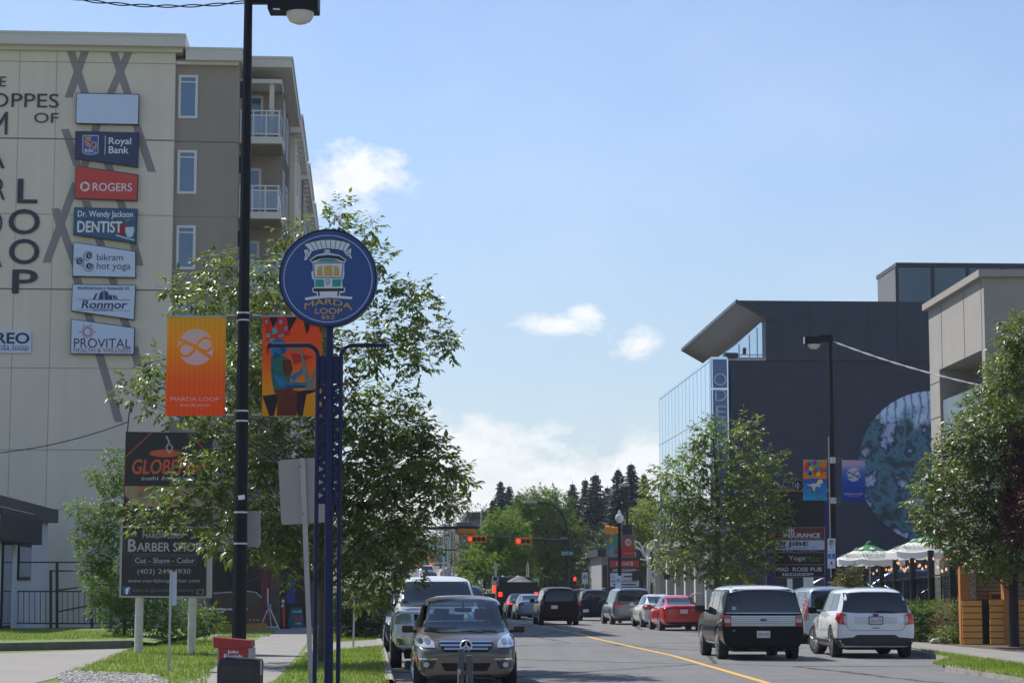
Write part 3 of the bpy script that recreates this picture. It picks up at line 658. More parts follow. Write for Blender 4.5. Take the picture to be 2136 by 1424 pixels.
# ================================================================== BLACK CINEMA-LIKE BUILDING ON THE RIGHT
y1z = (1360, 500, 2.7526)
OTH = R(2.78); OLOC = Vector((at(1485, 1232, 108).x, 108, 0)); OP = Plane(OLOC, OTH, y1z); OQ = Plane(OLOC, OTH)
od = thing('black_office_building', 'black clad building with glass street front, slanted timber eave and round mural', 'building', OLOC, OTH)
def bands(name, rgb, scale, depth=.35, axis='z', rough=.7):
    m = M(name, rgb, rough, 0, .12, .6); t = m.node_tree; p = t.nodes['Principled BSDF']
    tcn = nd(t, 'ShaderNodeTexCoord'); w = nd(t, 'ShaderNodeTexWave'); w.bands_direction = axis.upper(); w.inputs['Scale'].default_value = scale; w.inputs['Distortion'].default_value = .4
    t.links.new(tcn.outputs['Object'], w.inputs['Vector'])
    b = nd(t, 'ShaderNodeBump'); b.inputs['Strength'].default_value = depth; b.inputs['Distance'].default_value = .05
    t.links.new(w.outputs['Fac'], b.inputs['Height']); t.links.new(b.outputs[0], p.inputs['Normal'])
    hs = nd(t, 'ShaderNodeHueSaturation'); src = p.inputs['Base Color'].links[0].from_socket; t.links.new(src, hs.inputs['Color'])
    t.links.new(mth(t, 'ADD', mth(t, 'MULTIPLY', w.outputs['Fac'], .35), .8), hs.inputs['Value']); t.links.new(hs.outputs[0], p.inputs['Base Color'])
    return m
BSLAT = bands('dark_brick_courses', (.044, .050, .072), 2.6, .12); BPAN = M('black_panel', (.030, .040, .064), .45, .1, .12, .5); 
ox = lambda zx, zy=700, y=0.: OP.at((zx, zy), y)[0]; oz = lambda zy, zx=800, y=0.: OP.at((zx, zy), y)[1]
xs = ox(437); zl = oz(690, 440)
mb = MB(); mb.box(xs+.003, 26, .10, 22, -.1, zl-.003); mb.build('brick_wall', BSLAT, od)
zt = oz(352, 800)
q = OP.pts([(495, 348), (652, 443), (652, 688)], .02)
mb = MB(); mb.prism([q[0], q[1], (q[1][0], zl), (26, zl), (26, zt)], .02, 21.9); mb.build('panel_wall', BPAN, od)
mb = MB()
for zx in (735, 905, 1072, 1240, 1408): x = ox(zx, 500); mb.box(x-.02, x+.02, .012, .017, zl+.02, zt-.05)
z = oz(465); mb.box(q[1][0]+.05, 26, .010, .016, z-.02, z+.02); mb.build('panel_joint', M('panel_joint_black', (.022, .025, .032), .6), od)
# slanted eave running along the street
mb = MB(); t_ = .16; mb.prism([q[0], q[1], (q[1][0], q[1][1]-t_), (q[0][0]-.1, q[0][1]-t_*.9)], -.03, 22); 
EAVE = bands('weathered_timber', (.135, .105, .082), .35, .1, 'y', .6)
mb.build('eave', EAVE, od)
mb = MB(); mb.prism([(q[0][0]-.14, q[0][1]-t_), (q[0][0]-.1, q[0][1]+.05), (q[1][0], q[1][1]+.05), (q[1][0], q[1][1]+.003), (q[0][0]-.04, q[0][1]+.003)], -.06, 22.1); mb.build('eave_edge', BPAN, od)
PGL = M('sky_facade_glass', (.66, .78, .90), .03, .9, .05, .4, spec=.8)
g = OP.pts([(380, 674), (470, 612), (640, 460), (650, 470), (650, 674)], .6); mb = MB(); mb.prism(g, .6, .63); pg = mb.build('penthouse_glass', PGL, od)
mb = MB()
for zx in (500, 560, 605): x = ox(zx, 640, .6); mb.box(x-.025, x+.025, .56, .595, zl+.02, oz(600-(zx-500)*.9, zx, .6))
x = ox(640, 640, .6); mb.box(xs, x, .55, .59, oz(660, 600, .6)-.02, oz(660, 600, .6)+.02); mb.build('mullion', M('steel_grey', (.35, .37, .4), .35, .5), od)
mb = MB(); a = OP.pts([(418, 648), (492, 650), (494, 674), (418, 674)], .3); mb.prism(a, .2, 1.0); a = OP.pts([(525, 620), (540, 620), (540, 655), (525, 655)], .5); mb.prism(a, .42, .52)
mb.build('terrace_furniture', DARKGREY, od)
# glass street front
zg = oz(680, 344); zg0 = 4.3
mb = MB(); mb.box(0, xs, 0, 22, zg0, zg); mb.build('glass_front', PGL, od)
mb = MB()
for k in range(15): y = .05+k*1.56; mb.box(-.015, -.003, y, y+.035, zg0, zg)
for f in (.02, .35, .68, .985): z = zg0+(zg-zg0)*f; mb.box(-.028, -.004, .12, 21.9, z-.04, z+.04)
for zx in (345, 434): x = ox(zx, 800); mb.box(x-.03, x+.03, -.03, -.003, zg0, zg)
for zy in (678, 856): z = oz(zy, 390); mb.box(.05, xs-.05, -.026, -.004, z-.05, z+.05)
mb.build('mullion', M('light_mullion', (.66, .76, .88), .12, .85), od)
mb = MB()
for st, x0, y0, x1, y1 in (('O', 354, 765, 428, 838), ('D', 362, 858, 428, 926), ('E', 366, 952, 426, 1022), ('O', 368, 1040, 430, 1110), ('N', 372, 1128, 430, 1195)):
    OP.text(mb, st, x0, y0, x1, y1, -.16)
bmesh.ops.solidify(mb.bm, geom=mb.bm.faces[:], thickness=.1)
mb.build('lettering', M('pale_letter', (.85, .87, .9), .4), od)
mb = MB(); mb.box(.06, xs-.06, -.018, -.004, zg0, zg-.05); mb.build('sign_strip', M('sky_reflection_blue', (.09, .17, .36), .12, 0, .1, .6), od)  # glass strip with the sky's blue reflection put into its colour
# ground floor with white columns
GREYW = M('grey_render', (.20, .195, .19), .85, 0, .08, .6)
mb = MB(); mb.box(.5, xs-.004, .3, 22, -.1, zg0-.003); mb.build('ground_floor_wall', GREYW, od)
for k in range(6): mb = MB(); mb.box(-.25, .25, .2+k*4.1, .8+k*4.1, -.1, zg0-.3); mb.build('column', M('white_column', (.55, .55, .54), .7, 0, .08), od)
mb = MB(); mb.box(-.6, .49, .0, 22.3, zg0-.297, zg0-.004); mb.build('canopy', M('canopy_grey', (.3, .3, .3), .6), od)
# rooftop glass box
p0 = OQ.at((1870, 548), 14); p1 = OQ.at((1870, 632), 14)
rb_x = p0[0]
mb = MB(); mb.box(rb_x+.2, 26, 14.25, 19, p1[1]-.5, p0[1]-.3); mb.build('penthouse_core', M('penthouse_dark', (.03, .035, .045), .4), od)
mb = MB(); mb.box(rb_x, 26, 14.0, 14.05, p1[1]-.5, p0[1]-.25); mb.build('penthouse_front', M('dark_teal_glass', (.05, .085, .11), .05, .3, .3, .25, spec=.9), od)
mb = MB(); mb.box(rb_x-.05, 26, 13.9, 19.2, p0[1]-.25, p0[1])
for px in (1872, 1947, 2020, 2093): x = OQ.at((px, 600), 14)[0]; mb.box(x-.12, x+.06, 13.93, 13.997, p1[1]-.5, p0[1]-.253)
mb.build('penthouse_frame', M('black_frame', (.018, .02, .028), .4), od)
mb = MB(); mb.box(rb_x-.02, rb_x-.003, 14.06, 19, p1[1]-.5, p0[1]-.253); mb.build('louvre_side', bands('grey_louvre', (.20, .2, .215), 3.2, .5), od)
# round mural: river, rocks and trees printed on the wall
def mural_mat():
    m = bpy.data.materials.new('mural_print'); m.use_nodes = True; t = m.node_tree; p = t.nodes['Principled BSDF']; p.inputs['Roughness'].default_value = .6
    tcn = nd(t, 'ShaderNodeTexCoord'); mp = nd(t, 'ShaderNodeMapping'); mp.inputs['Rotation'].default_value = (0, R(25), 0); t.links.new(tcn.outputs['Object'], mp.inputs[0])
    n = nd(t, 'ShaderNodeTexNoise'); n.inputs['Scale'].default_value = .6; n.inputs['Detail'].default_value = 9; n.inputs['Roughness'].default_value = .62; n.inputs['Distortion'].default_value = .25
    t.links.new(mp.outputs[0], n.inputs['Vector'])
    cr = nd(t, 'ShaderNodeValToRGB'); t.links.new(n.outputs[0], cr.inputs[0]); e = cr.color_ramp.elements
    stops = [(.30, (.010, .016, .022)), (.42, (.03, .08, .085)), (.49, (.09, .22, .30)), (.55, (.012, .022, .04)), (.61, (.50, .58, .82)), (.68, (.06, .13, .18)), (.76, (.6, .7, .95))]
    while len(e) < len(stops): e.new(.5)
    for el_, (q_, c_) in zip(e, stops): el_.position = q_; el_.color = (*c_, 1)
    s = nd(t, 'ShaderNodeSeparateXYZ'); t.links.new(tcn.outputs['Object'], s.inputs[0])
    n2 = nd(t, 'ShaderNodeTexNoise'); n2.inputs['Scale'].default_value = .9; n2.inputs['Detail'].default_value = 7; t.links.new(tcn.outputs['Object'], n2.inputs['Vector'])
    f = mth(t, 'MULTIPLY', mth(t, 'SUBTRACT', mth(t, 'ADD', s.outputs[2], mth(t, 'MULTIPLY', n2.outputs[0], 4.0)), 4.1), 1.3, clamp=True)
    w = nd(t, 'ShaderNodeTexWave'); w.bands_direction = 'X'; w.inputs['Scale'].default_value = .75; w.inputs['Distortion'].default_value = 7; w.inputs['Detail'].default_value = 9; w.inputs['Detail Scale'].default_value = 1.2; w.inputs['Detail Roughness'].default_value = .72; t.links.new(tcn.outputs['Object'], w.inputs['Vector'])
    twig = mth(t, 'MULTIPLY', mth(t, 'SUBTRACT', w.outputs['Fac'], .74), 3.0, clamp=True)
    sk = nd(t, 'ShaderNodeMix', data_type='RGBA'); sk.inputs['A'].default_value = (.62, .78, 1, 1); sk.inputs['B'].default_value = (.06, .09, .16, 1); t.links.new(twig, sk.inputs['Factor'])
    mx = nd(t, 'ShaderNodeMix', data_type='RGBA'); t.links.new(f, mx.inputs['Factor']); t.links.new(cr.outputs[0], mx.inputs['A']); t.links.new(sk.outputs['Result'], mx.inputs['B'])
    t.links.new(mx.outputs['Result'], p.inputs['Base Color']); return m
c = OQ.at((1948, 974), .05); e_ = OQ.at((1790, 974), .05); r = c[0]-e_[0]
mb = MB(); mb.flat([(math.cos(R(a))*r, math.sin(R(a))*r) for a in range(0, 360, 4)], 0)
mu = mb.build('mural', mural_mat(), od); mu.location = (c[0], .055, c[1])
# dark blue vertical fins beside the sign
mb = MB(); x = ox(490, 800); mb.box(x-.35, x+.15, -.02, .097, 6, oz(735, 490)); mb.build('fin', M('slate_blue', (.02, .035, .07), .5), od)

# ================================================================== BEIGE BUILDING AT THE RIGHT EDGE
CTH = R(1.27); CLOC = Vector((at(2068, 1232, 66).x, 66, 0)); CP = Plane(CLOC, CTH, y1z)
def at_x(P, p, x=0.):
    p = P.px(p); o = P.I @ Vector((0, 0, HC)); d = P.I.to_3x3() @ camdir(*p); t = (x-o.x)/d.x; q = o+d*t; return (q.y, q.z)
cb = thing('beige_building', 'beige panelled building with a flat roof and deep dark balcony opening behind the right tree', 'building', CLOC, CTH)
CBE = M('beige_panel', (.36, .335, .305), .85, 0, .08, .7, .15, 40); CSH = M('grey_beige_panel', (.34, .33, .32), .85, 0, .06, .7)
yF = at_x(CP, (1588, 430))[0]; zTop = CP.at((1955, 215))[1]; yN = at_x(CP, (1895, 640))[0]; yFar = at_x(CP, (1650, 735))[0]; zO = at_x(CP, (1895, 632))[1]; zFl = at_x(CP, (1620, 1105))[1]-.1
mb = MB(); mb.box(0, 14, 0, yF, zO, zTop-.003); mb.build('upper_band', CBE, cb)
mb = MB(); mb.box(0, 14, 0, yN, -.1, zO-.003); mb.build('near_wall', CBE, cb)
mb = MB(); mb.box(0, 1.2, yFar, yF, -.1, zO-.003); mb.build('far_column', CBE, cb)
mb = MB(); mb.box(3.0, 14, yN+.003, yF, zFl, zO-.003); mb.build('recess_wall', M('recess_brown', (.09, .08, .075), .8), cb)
mb = MB(); mb.box(-.0, 14, yN+.003, yFar-.003, -.1, zFl-.003); mb.build('lower_wall', bands('beige_siding', (.20, .185, .17), 3.0, .4), cb)
mb = MB(); mb.box(-.18, 14.2, -.15, yF+.2, zTop, zTop+.22); mb.build('roof_edge', M('roof_edge_tan', (.36, .33, .29), .7), cb)
mb = MB()
for zx in (1660, 1790, 1892): y = at_x(CP, (zx, 400))[0]; mb.box(-.008, -.003, y-.02, y+.02, zO+.02, zTop-.05)
for k in range(3): mb.box(-.008, -.003, yFar+.02, yF-.02, zO-1.2*k-.4, zO-1.2*k-.37)
mb.build('panel_joint', M('joint_grey', (.12, .11, .1), .9), cb)
mb = MB(); mb.box(.05, .09, yN+.05, yFar-.05, zFl+.05, zFl+1.1); mb.build('balcony_glass', BGL, cb)
mb = MB(); mb.box(2.96, 2.99, yN+1.0, yN+3.2, zFl+.1, zFl+2.4); mb.build('window', WGL, cb)
mb = MB(); mb.box(4, 9, -.03, -.003, zFl+.6, zFl+2.4); mb.build('window', WGL, cb)

# ================================================================== FAR BUILDINGS
def far_block(name, label, x0, x1, ytop, Y, depth, mat, rows, cols, wm, side=None):
    a = at(x0, 1232, Y); b = at(x1, 1232, Y); zt = at(x0, ytop, Y).z; z0 = zr(Y)-1
    t = thing(name, label, 'building', (a.x, Y, z0), R(3.5)); W = b.x-a.x; H = zt-z0
    mb = MB(); mb.box(0, W, 0, depth, 0, H); mb.build('wall', mat, t)
    mb = MB(); mb.box(-.3, W+.3, -.3, depth, H+.003, H+.5); mb.build('roof', DARKGREY, t)
    for r_ in range(rows):
        for c_ in range(cols):
            w = MB(); x = W*(c_+.12)/cols; z = H-(r_+1)*3.2+.7; w.box(x, x+W*.76/cols, -.06, -.004, z, z+1.9); w.build('window', wm, t)
    return t
far_block('far_office_building', 'distant brick and glass office block above the far end of the street', 978, 1050, 1076, 265, 14, M('dark_brick_far', (.10, .05, .042), .85), 3, 3, M('far_window', (.12, .16, .2), .1, .2, .5, .3))
far_block('far_brick_wing', 'distant lower brown brick wing left of the far office block', 957, 980, 1098, 262, 14, MATS['dark_brick_far'], 1, 1, MATS['far_window'])
far_block('low_shop_building', 'low pale grey shop building behind the red pylon sign', 1255, 1345, 1160, 150, 10, M('pale_render', (.33, .33, .34), .8), 1, 4, M('shop_glass_dark', (.04, .05, .06), .1))
far_block('low_house', 'small pale house among trees beside the pedestrian signal', 1205, 1262, 1204, 175, 10, M('tan_render', (.36, .31, .24), .85), 1, 3, MATS['shop_glass_dark'])
# ================================================================== LOW BLACK AND WHITE BUILDING, LEFT EDGE
wl_far = at(97, 1232, 84); LTH = math.atan2(0, 1)+R(3.9)
lb = thing('low_shop', 'low white shop with a black roof edge and black awning at the left edge', 'building', (wl_far.x, 84, 0), LTH)
LP = Plane((wl_far.x, 84, 0), LTH)
zroof = LP.at((97, 1063))[1]; zrb = LP.at((97, 1090))[1]
mb = MB(); mb.box(-10, 0, -14, 0, .1, zrb); mb.build('wall', M('white_stucco', (.66, .66, .67), .85, 0, .06, .8), lb)
mb = MB(); mb.box(-10, .35, -14.2, .3, zrb+.003, zroof); mb.build('roof', M('black_fascia', (.018, .02, .025), .5), lb)
def xwin(y0, y1, z0, z1, nm='window'):
    f = MB(); f.box(.003, .06, y0, y1, z0, z1); f = f.build(nm, BLACKMETAL, lb); p = MB(); p.box(.061, .07, y0+.12, y1-.12, z0+.12, z1-.12); p.build('pane', WGL, f)
z0 = LP.at((50, 1210), -3)[1]; z1_ = LP.at((50, 1137), -3)[1]
ya = at_x(LP, (62, 1170), 0)[0]; yb = at_x(LP, (36, 1170), 0)[0]
xwin(min(ya, yb), max(ya, yb), z0, z1_)
yc = at_x(LP, (22, 1170), 0)[0]; yd = at_x(LP, (3, 1170), 0)[0]; xwin(min(yc, yd), max(yc, yd), .3, z1_, 'door')
ye = at_x(LP, (88, 1110), .9)[0]; yg = at_x(LP, (2, 1110), .9)[0]
zt_ = LP.at((80, 1072), ye)[1]; zb_ = LP.at((80, 1136), ye)[1]
aw = MB(); aw.prism([(.071, zb_), (.9, zb_), (.9, zt_-.25), (.82, zt_-.06), (.65, zt_), (.071, zt_)], min(ye, yg), max(ye, yg)); aw = aw.build('awning', M('black_awning_fabric', (.014, .015, .018), .75, 0, .1), lb)
q = [at_x(LP, p, .92) for p in ((68, 1088), (91, 1092), (91, 1134), (69, 1134))]
mb = MB(); yy0 = min(ye, yg)-.06; mb.box(.30, .86, yy0, yy0+.055, zb_+.1, zt_-.3); sg = mb.build('end_panel', SIGNWHITE, aw)
mb = MB(); mb.box(.36, .52, yy0-.006, yy0-.003, zb_+.25, zt_-.42); mb.build('print', NINK, sg)
# ramp with grey railing in front of it
RY = 77.0; RG_ = M('slate_railing', (.055, .06, .075), .5, .3, .1)
RP = Plane((0, RY, 0), 0)
rl = thing('ramp_railing', 'slate grey metal railing along the ramp left of the shop sign', 'railing', (RP.at((120, 1310))[0], RY, .1)); RL = Plane((RP.at((120, 1310))[0], RY, .1))
RL.px = lambda p: p
def rbar(name, segs, w=.035):
    mb = MB()
    for (a, b) in segs:
        A = RL.at(a); B = RL.at(b); mb.tube([(A[0], 0, A[1]), (B[0], 0, B[1])], w, 4)
    return mb.build(name, RG_, rl)
for px, t0, t1 in ((9, 1170, 1328), (119, 1172, 1330), (231, 1172, 1330), (-100, 1170, 1328)): rbar('post', [((px, t0), (px, t1))], .065)
for px in (106, 192): rbar('ramp_post', [((px, 1188), (px, 1310))], .06)
rbar('top_rail', [((-120, 1172), (231, 1172))]); rbar('middle_rail', [((-120, 1232), (245, 1233))]); rbar('lower_rail', [((-120, 1298), (245, 1300))]); rbar('upper_frame', [((106, 1190), (192, 1190))])
for k in range(30): rbar('baluster', [((-100+11.5*k, 1233), (-100+11.5*k, 1299))], .016)
mb = MB(); a = RL.at((-250, 1312)); b = RL.at((245, 1330)); mb.box(a[0], b[0], -.3, 3.6, -.1, a[1]); mb.build('ramp_slab', M('ramp_concrete', (.22, .21, .2), .85), rl)
rr = thing('red_handrail', 'thin dark red handrail sloping behind the grey ramp railing', 'railing', (RP.at((180, 1310))[0], RY+2.5, .1)); RL2 = Plane((RP.at((180, 1310))[0], RY+2.5, .1))
mb = MB()
for a, b in (((120, 1230), (205, 1219)), ((205, 1219), (245, 1220)), ((208, 1219), (208, 1312)), ((120, 1275), (245, 1250))): A, B = RL2.at(a), RL2.at(b); mb.tube([(A[0], 0, A[1]), (B[0], 0, B[1])], .03, 5)
mb.build('handrail', M('dark_red_steel', (.16, .025, .02), .5), rr)
# ================================================================== POLES AND SIGNS, LEFT FOREGROUND
def frame_at(px, Y, z=LG): p = at(px, 1232, Y); return Vector((p.x, Y, z))
def streetlight(name, label, px, Y, top_z, r0, r1, head_px, zoom, group):
    loc = frame_at(px, Y); P = Plane(loc, 0, zoom)
    t = thing(name, label, 'street light', loc, 0, group)
    mb = MB(); mb.tube([(0, 0, -.1), (0, 0, top_z-loc.z)], [r0, r1], 8); mb.build('pole', BLACKMETAL, t, True, 30)
    return t, P
# near pole
t, P = streetlight('street_light', 'tall black street light pole with two banners in the left foreground', 500, 31, 10.65, .112, .062, None, (0, 0, 2.967), 'street lights with banners')
mb = MB(); a = P.at((1550, 12)); hz = P.at((1700, 82)); hx = P.at((1664, 30))[0]; hx1 = P.at((1975, 30))[0]
mb.box(a[0]-.05, hx, -.05, .05, P.at((1600, 26))[1], P.at((1600, -10))[1]); mb.build('arm', BLACKMETAL, t)
mb = MB(); zz = P.at((1700, 80))[1]; mb.box(hx, hx1, -.2, .2, zz, zz+.30, .02); hd = mb.build('lamp_head', BLACKMETAL, t)
mb = MB(); c = P.at((1858, 60)); rr_ = P.at((1945, 60))[0]-c[0]
mb.lathe([(rr_, zz-.003), (rr_*.95, zz-.06), (rr_*.75, zz-.13), (rr_*.4, zz-.165), (.001, zz-.175)], (c[0], 0, 0), 'z', 20); mb.build('lens', M('lamp_lens', (.62, .58, .54), .12, 0, .1), hd, True)
mb = MB(); q = P.pts([(1690, 52), (1732, 54), (1732, 64), (1690, 62)], -.205); mb.flat(q, -.204); mb.build('sticker', SIGNWHITE, hd)
P5 = Plane(frame_at(500, 31), 0, (420, 880, 2.617)); mb = MB(); P5.poly(mb, [(200, 400), (236, 396), (238, 420), (203, 424)], -.112); mb.build('sticker', WHITE, t)
P0 = Plane(frame_at(500, 31), 0)
STRAP = M('steel_strap', (.5, .51, .52), .35, .8, .1)
for py in (653, 668, 857, 878, 1068, 1133):
    z = P0.at((505, py))[1]; r_ = .112-.05*z/10.5+.004
    mb = MB(); mb.tube([(0, 0, z-.012), (0, 0, z+.012)], r_, 8); mb.build('strap', STRAP, t)
for (py) in (661, 868):
    z = P0.at((505, py))[1]
    for sgn, e in ((-1, 472), (1, 547)):
        mb = MB(); x1 = P0.at((e, py))[0]; mb.tube([(sgn*.10, 0, z), (x1*.98, 0, z)], .02, 6)
        for k in range(7):
            xx = sgn*.12+(x1-sgn*.1)*k/8; mb.tube([(xx, 0, z), (xx+sgn*.012, 0, z)], .036, 8)
        mb.build('banner_bracket', M('grey_bracket', (.2, .2, .2), .5, .5), t)
# grey plate behind the pole
lc_ = frame_at(531, 31.25, P0.at((531, 1140))[1]+LG); 
mb = MB(); pl = Plane(lc_); pl.poly(mb, [(512, 1070), (520, 1065), (538, 1065), (543, 1070), (543, 1135), (538, 1140), (518, 1140), (512, 1135)], -.02, .02); o = mb.build('sign_back', M('grey_plastic', (.3, .3, .31), .5), None); o.location = lc_; tag(o, 'small grey rounded sign back strapped to the near street light pole', 'sign')
# overhead wire
def wire(label, p0, p1, sag, r=.012, twist=0, mat=None, name='cable'):
    mb = MB(); n = 24; strands = 2 if twist else 1
    for s_ in range(strands):
        pts = []
        for i in range(n*3+1):
            u = i/(n*3); p = p0.lerp(p1, u); p.z -= sag*4*u*(1-u)
            if twist: a = u*twist+s_*math.pi; p = p+Vector((0, math.cos(a)*.018, math.sin(a)*.018))
            pts.append(p)
        mb.tube(pts, r, 5)
    return tag(mb.build(name, mat or BLACKMETAL), label, 'cable')
wire('twisted black overhead cable sagging to the near street light pole', at(-30, -45, 31), at(512, 4, 31), .21, .010, 34)
def banner(label, loc, P, quad, mat, y=0., group='banners on the street lights', deco=()):
    t = thing('banner', label, 'banner', loc, 0, group); mb = MB(); q = P.pts(quad, y); mb.prism(q, y, y+.012); mb.build('cloth', mat, t)
    for (nm, m, fn) in deco: mb = MB(); fn(mb); mb.build(nm, m, t)
    h = MB(); h.tube([(q[0][0]-.02, y+.01, q[0][1]), (q[1][0]+.02, y+.01, q[1][1])], .016, 6); h.build('rod', GALV, t)
    return t
z4 = (320, 450, 3.165)
loc = frame_at(408, 30.98, at(408, 867, 31).z); P = Plane(loc, 0, z4)
BG1 = gradient_mat('orange_banner_cloth', [(0, (.80, .12, .02)), (.35, (.80, .17, .025)), (.75, (.80, .38, .02)), (1, (.72, .45, .03))], 0, at(408, 660, 31).z-at(408, 867, 31).z, 4.4)
PALE = M('banner_pale_print', (.66, .60, .60), .8, 0, 0, translucent=.3)
def infinity(P, cx, cy, r, y, pale, bgm=None):
    """pale disc printed in pieces: the cloth shows through a lying figure-eight and a crossing band"""
    lem = []
    for i in range(49):
        t_ = 2*math.pi*i/48; d_ = 1+math.sin(t_)**2; u = .96*math.cos(t_)/d_; v = 1.02*math.sin(t_)*math.cos(t_)/d_; c_, s_ = math.cos(R(-15)), math.sin(R(-15)); lem.append((u*c_-v*s_, u*s_+v*c_))
    segs = [(p, q, .068) for p, q in zip(lem, lem[1:])]+[((-1.02, -.50), (0, 0), .09), ((0, 0), (.95, .66), .09)]
    def dist(x, z, a, b):
        dx, dz = b[0]-a[0], b[1]-a[1]; t_ = max(0, min(1, ((x-a[0])*dx+(z-a[1])*dz)/(dx*dx+dz*dz+1e-9))); return math.hypot(x-a[0]-t_*dx, z-a[1]-t_*dz)
    def disc(mb):
        n = 56
        for i in range(n):
            for j in range(n):
                x, z = (i+.5)/n*2-1, (j+.5)/n*2-1
                if x*x+z*z > 1 or any(dist(x, z, a, b) < w for a, b, w in segs): continue
                x0, x1, z0, z1 = i/n*2-1, (i+1)/n*2-1, j/n*2-1, (j+1)/n*2-1
                P.poly(mb, [(cx+x0*r, cy+z0*r), (cx+x1*r, cy+z0*r), (cx+x1*r, cy+z1*r), (cx+x0*r, cy+z1*r)], y)
        bmesh.ops.remove_doubles(mb.bm, verts=mb.bm.verts[:], dist=.0005)
    return [('emblem', pale, disc)]
banner('orange banner with a pale infinity emblem, left side of the near street light', loc, P, [(92, 662), (480, 664), (470, 1318), (78, 1320)], BG1,
       deco=infinity(P, 280, 866, 119, -.004, PALE, M('banner_orange', (.80, .30, .025), .8, 0, 0, translucent=.3))+[('lettering', PALE, lambda mb: (P.text(mb, 'MARDA LOOP', 112, 1196, 434, 1222, -.004, bold=.0), P.text(mb, 'where life connects', 174, 1236, 370, 1258, -.004, shear=.2)))])
loc = frame_at(600, 30.98, at(600, 867, 31).z); P = Plane(loc, 0, z4)
OR2 = gradient_mat('painted_orange_cloth', [(0, (.66, .38, .02)), (.3, (.75, .36, .02)), (.55, (.78, .16, .025)), (1, (.80, .13, .03))], 0, at(408, 660, 31).z-at(408, 867, 31).z)
DKP = M('dark_paint_print', (.02, .012, .02), .8, 0, .1); BLU = M('sax_blue', (.02, .16, .32), .8, 0, .35, 9); TEAL = M('shirt_green', (.02, .13, .11), .8, 0, .3, 9); REDD = M('hat_red', (.60, .03, .02), .8, 0, 0); AQUA = M('hat_aqua', (.08, .36, .36), .8, 0, 0)
SAX = M('sax_print', (.16, .2, .16), .7, 0, .5, 30); BROWN = M('brown_print', (.13, .025, .01), .8, 0, .3, 6)
def pz(*pl): return lambda mb: [P.poly(mb, q, -.004-.0015*i) for i, q in enumerate(pl)]
def pzz(y, *pl): return lambda mb: [P.poly(mb, q, y) for q in pl]
banner('painted banner of a blue saxophone player, right side of the near street light', loc, P, [(720, 662), (1112, 664), (1108, 1322), (718, 1322)], OR2, deco=[
    ('dark_triangles', DKP, pzz(-.004, [(764, 668), (832, 668), (790, 740)], [(870, 668), (950, 668), (893, 770)], [(985, 668), (1058, 668), (1012, 785)], [(1075, 690), (1110, 668), (1110, 780)], [(720, 1188), (1062, 1142), (1100, 1150), (1010, 1180), (985, 1320), (955, 1320), (905, 1180), (830, 1185), (795, 1320), (765, 1320)])),
    ('trousers', BROWN, pzz(-.008, [(820, 1165), (950, 1150), (945, 1318), (815, 1318)])),
    ('red_triangles', M('deep_red_print', (.45, .03, .03), .8), pzz(-.0045, [(905, 905), (1060, 930), (930, 980)], [(742, 860), (775, 850), (752, 930)])),
    ('shirt', TEAL, pzz(-.010, [(775, 930), (835, 912), (905, 950), (920, 1010), (900, 1080), (925, 1160), (800, 1172), (785, 1100), (775, 1020)])),
    ('arms', BLU, pzz(-.014, [(795, 1050), (850, 1060), (870, 1095), (1000, 1100), (1045, 1070), (1050, 1100), (1010, 1135), (860, 1138), (815, 1105)], [(905, 1060), (975, 1015), (990, 990), (1010, 1000), (985, 1040), (925, 1095)], [(778, 838), (800, 818), (858, 815), (866, 842), (884, 862), (878, 872), (886, 882), (876, 905), (850, 915), (838, 932), (790, 935), (775, 905)])),
    ('shirt_shade', BROWN, pzz(-.0115, [(850, 950), (905, 950), (918, 1010), (895, 1060), (860, 1050)], [(870, 1138), (920, 1138), (925, 1160), (800, 1172), (800, 1150)])),
    ('face_shade', M('sax_dark_blue', (.01, .07, .17), .8), pzz(-.0145, [(838, 870), (862, 862), (872, 905), (850, 913)], [(800, 900), (835, 915), (838, 932), (790, 935)], [(870, 1115), (1000, 1118), (1008, 1135), (865, 1140)])),
    ('hat', REDD, pzz(-.017, [(722, 672), (768, 672), (780, 745), (810, 735), (820, 672), (880, 672), (895, 760), (905, 785), (820, 810), (765, 835), (745, 820), (745, 760)])),
    ('hat_checks', AQUA, pzz(-.019, [(780, 745), (810, 735), (822, 770), (790, 785)], [(738, 690), (752, 688), (754, 708), (740, 710)], [(745, 780), (770, 772), (772, 800), (748, 806)], [(830, 690), (850, 686), (852, 712), (834, 716)], [(864, 735), (882, 730), (886, 755), (868, 760)], [(825, 790), (860, 775), (862, 795), (828, 806)], [(765, 815), (800, 806), (802, 818), (770, 832)])),
    ('saxophone', SAX, pzz(-.021, [(884, 868), (965, 880), (985, 890), (990, 940), (1015, 1010), (1030, 1080), (1060, 1020), (1066, 1020), (1056, 1150), (1020, 1150), (985, 1010), (970, 900), (890, 880)]))])

# ---------------- round blue business-zone sign
NAV = M('navy_gloss_paint', (.004, .011, .060), .4, 0, .12, 3, spec=.3)
z6 = (560, 470, 3.3115)
loc = frame_at(689, 29); P = Plane(loc, 0, z6)
t = thing('round_sign_post', 'round blue tram sign on a navy lattice post between banner and tree', 'sign', loc)
Q = Plane(loc)
c = Q.at((685, 581)); rad = Q.at((787, 581))[0]-c[0]
mb = MB(); mb.lathe([(rad*.965, -.09), (rad*.97, -.10), (rad, -.10), (rad+.004, -.06), (rad+.004, .10), (rad, .12), (.001, .12)], (c[0], 0, c[1]), 'y', 64); mb.build('rim', NAV, t, True, 40)
DISC = M('sign_blue', (.012, .055, .21), .4, 0, .05, 3)
mb = MB(); mb.flat([(c[0]+rad*.966*math.cos(R(a)), c[1]+rad*.966*math.sin(R(a))) for a in range(0, 360, 4)], -.091); d_ = mb.build('disc', DISC, t)
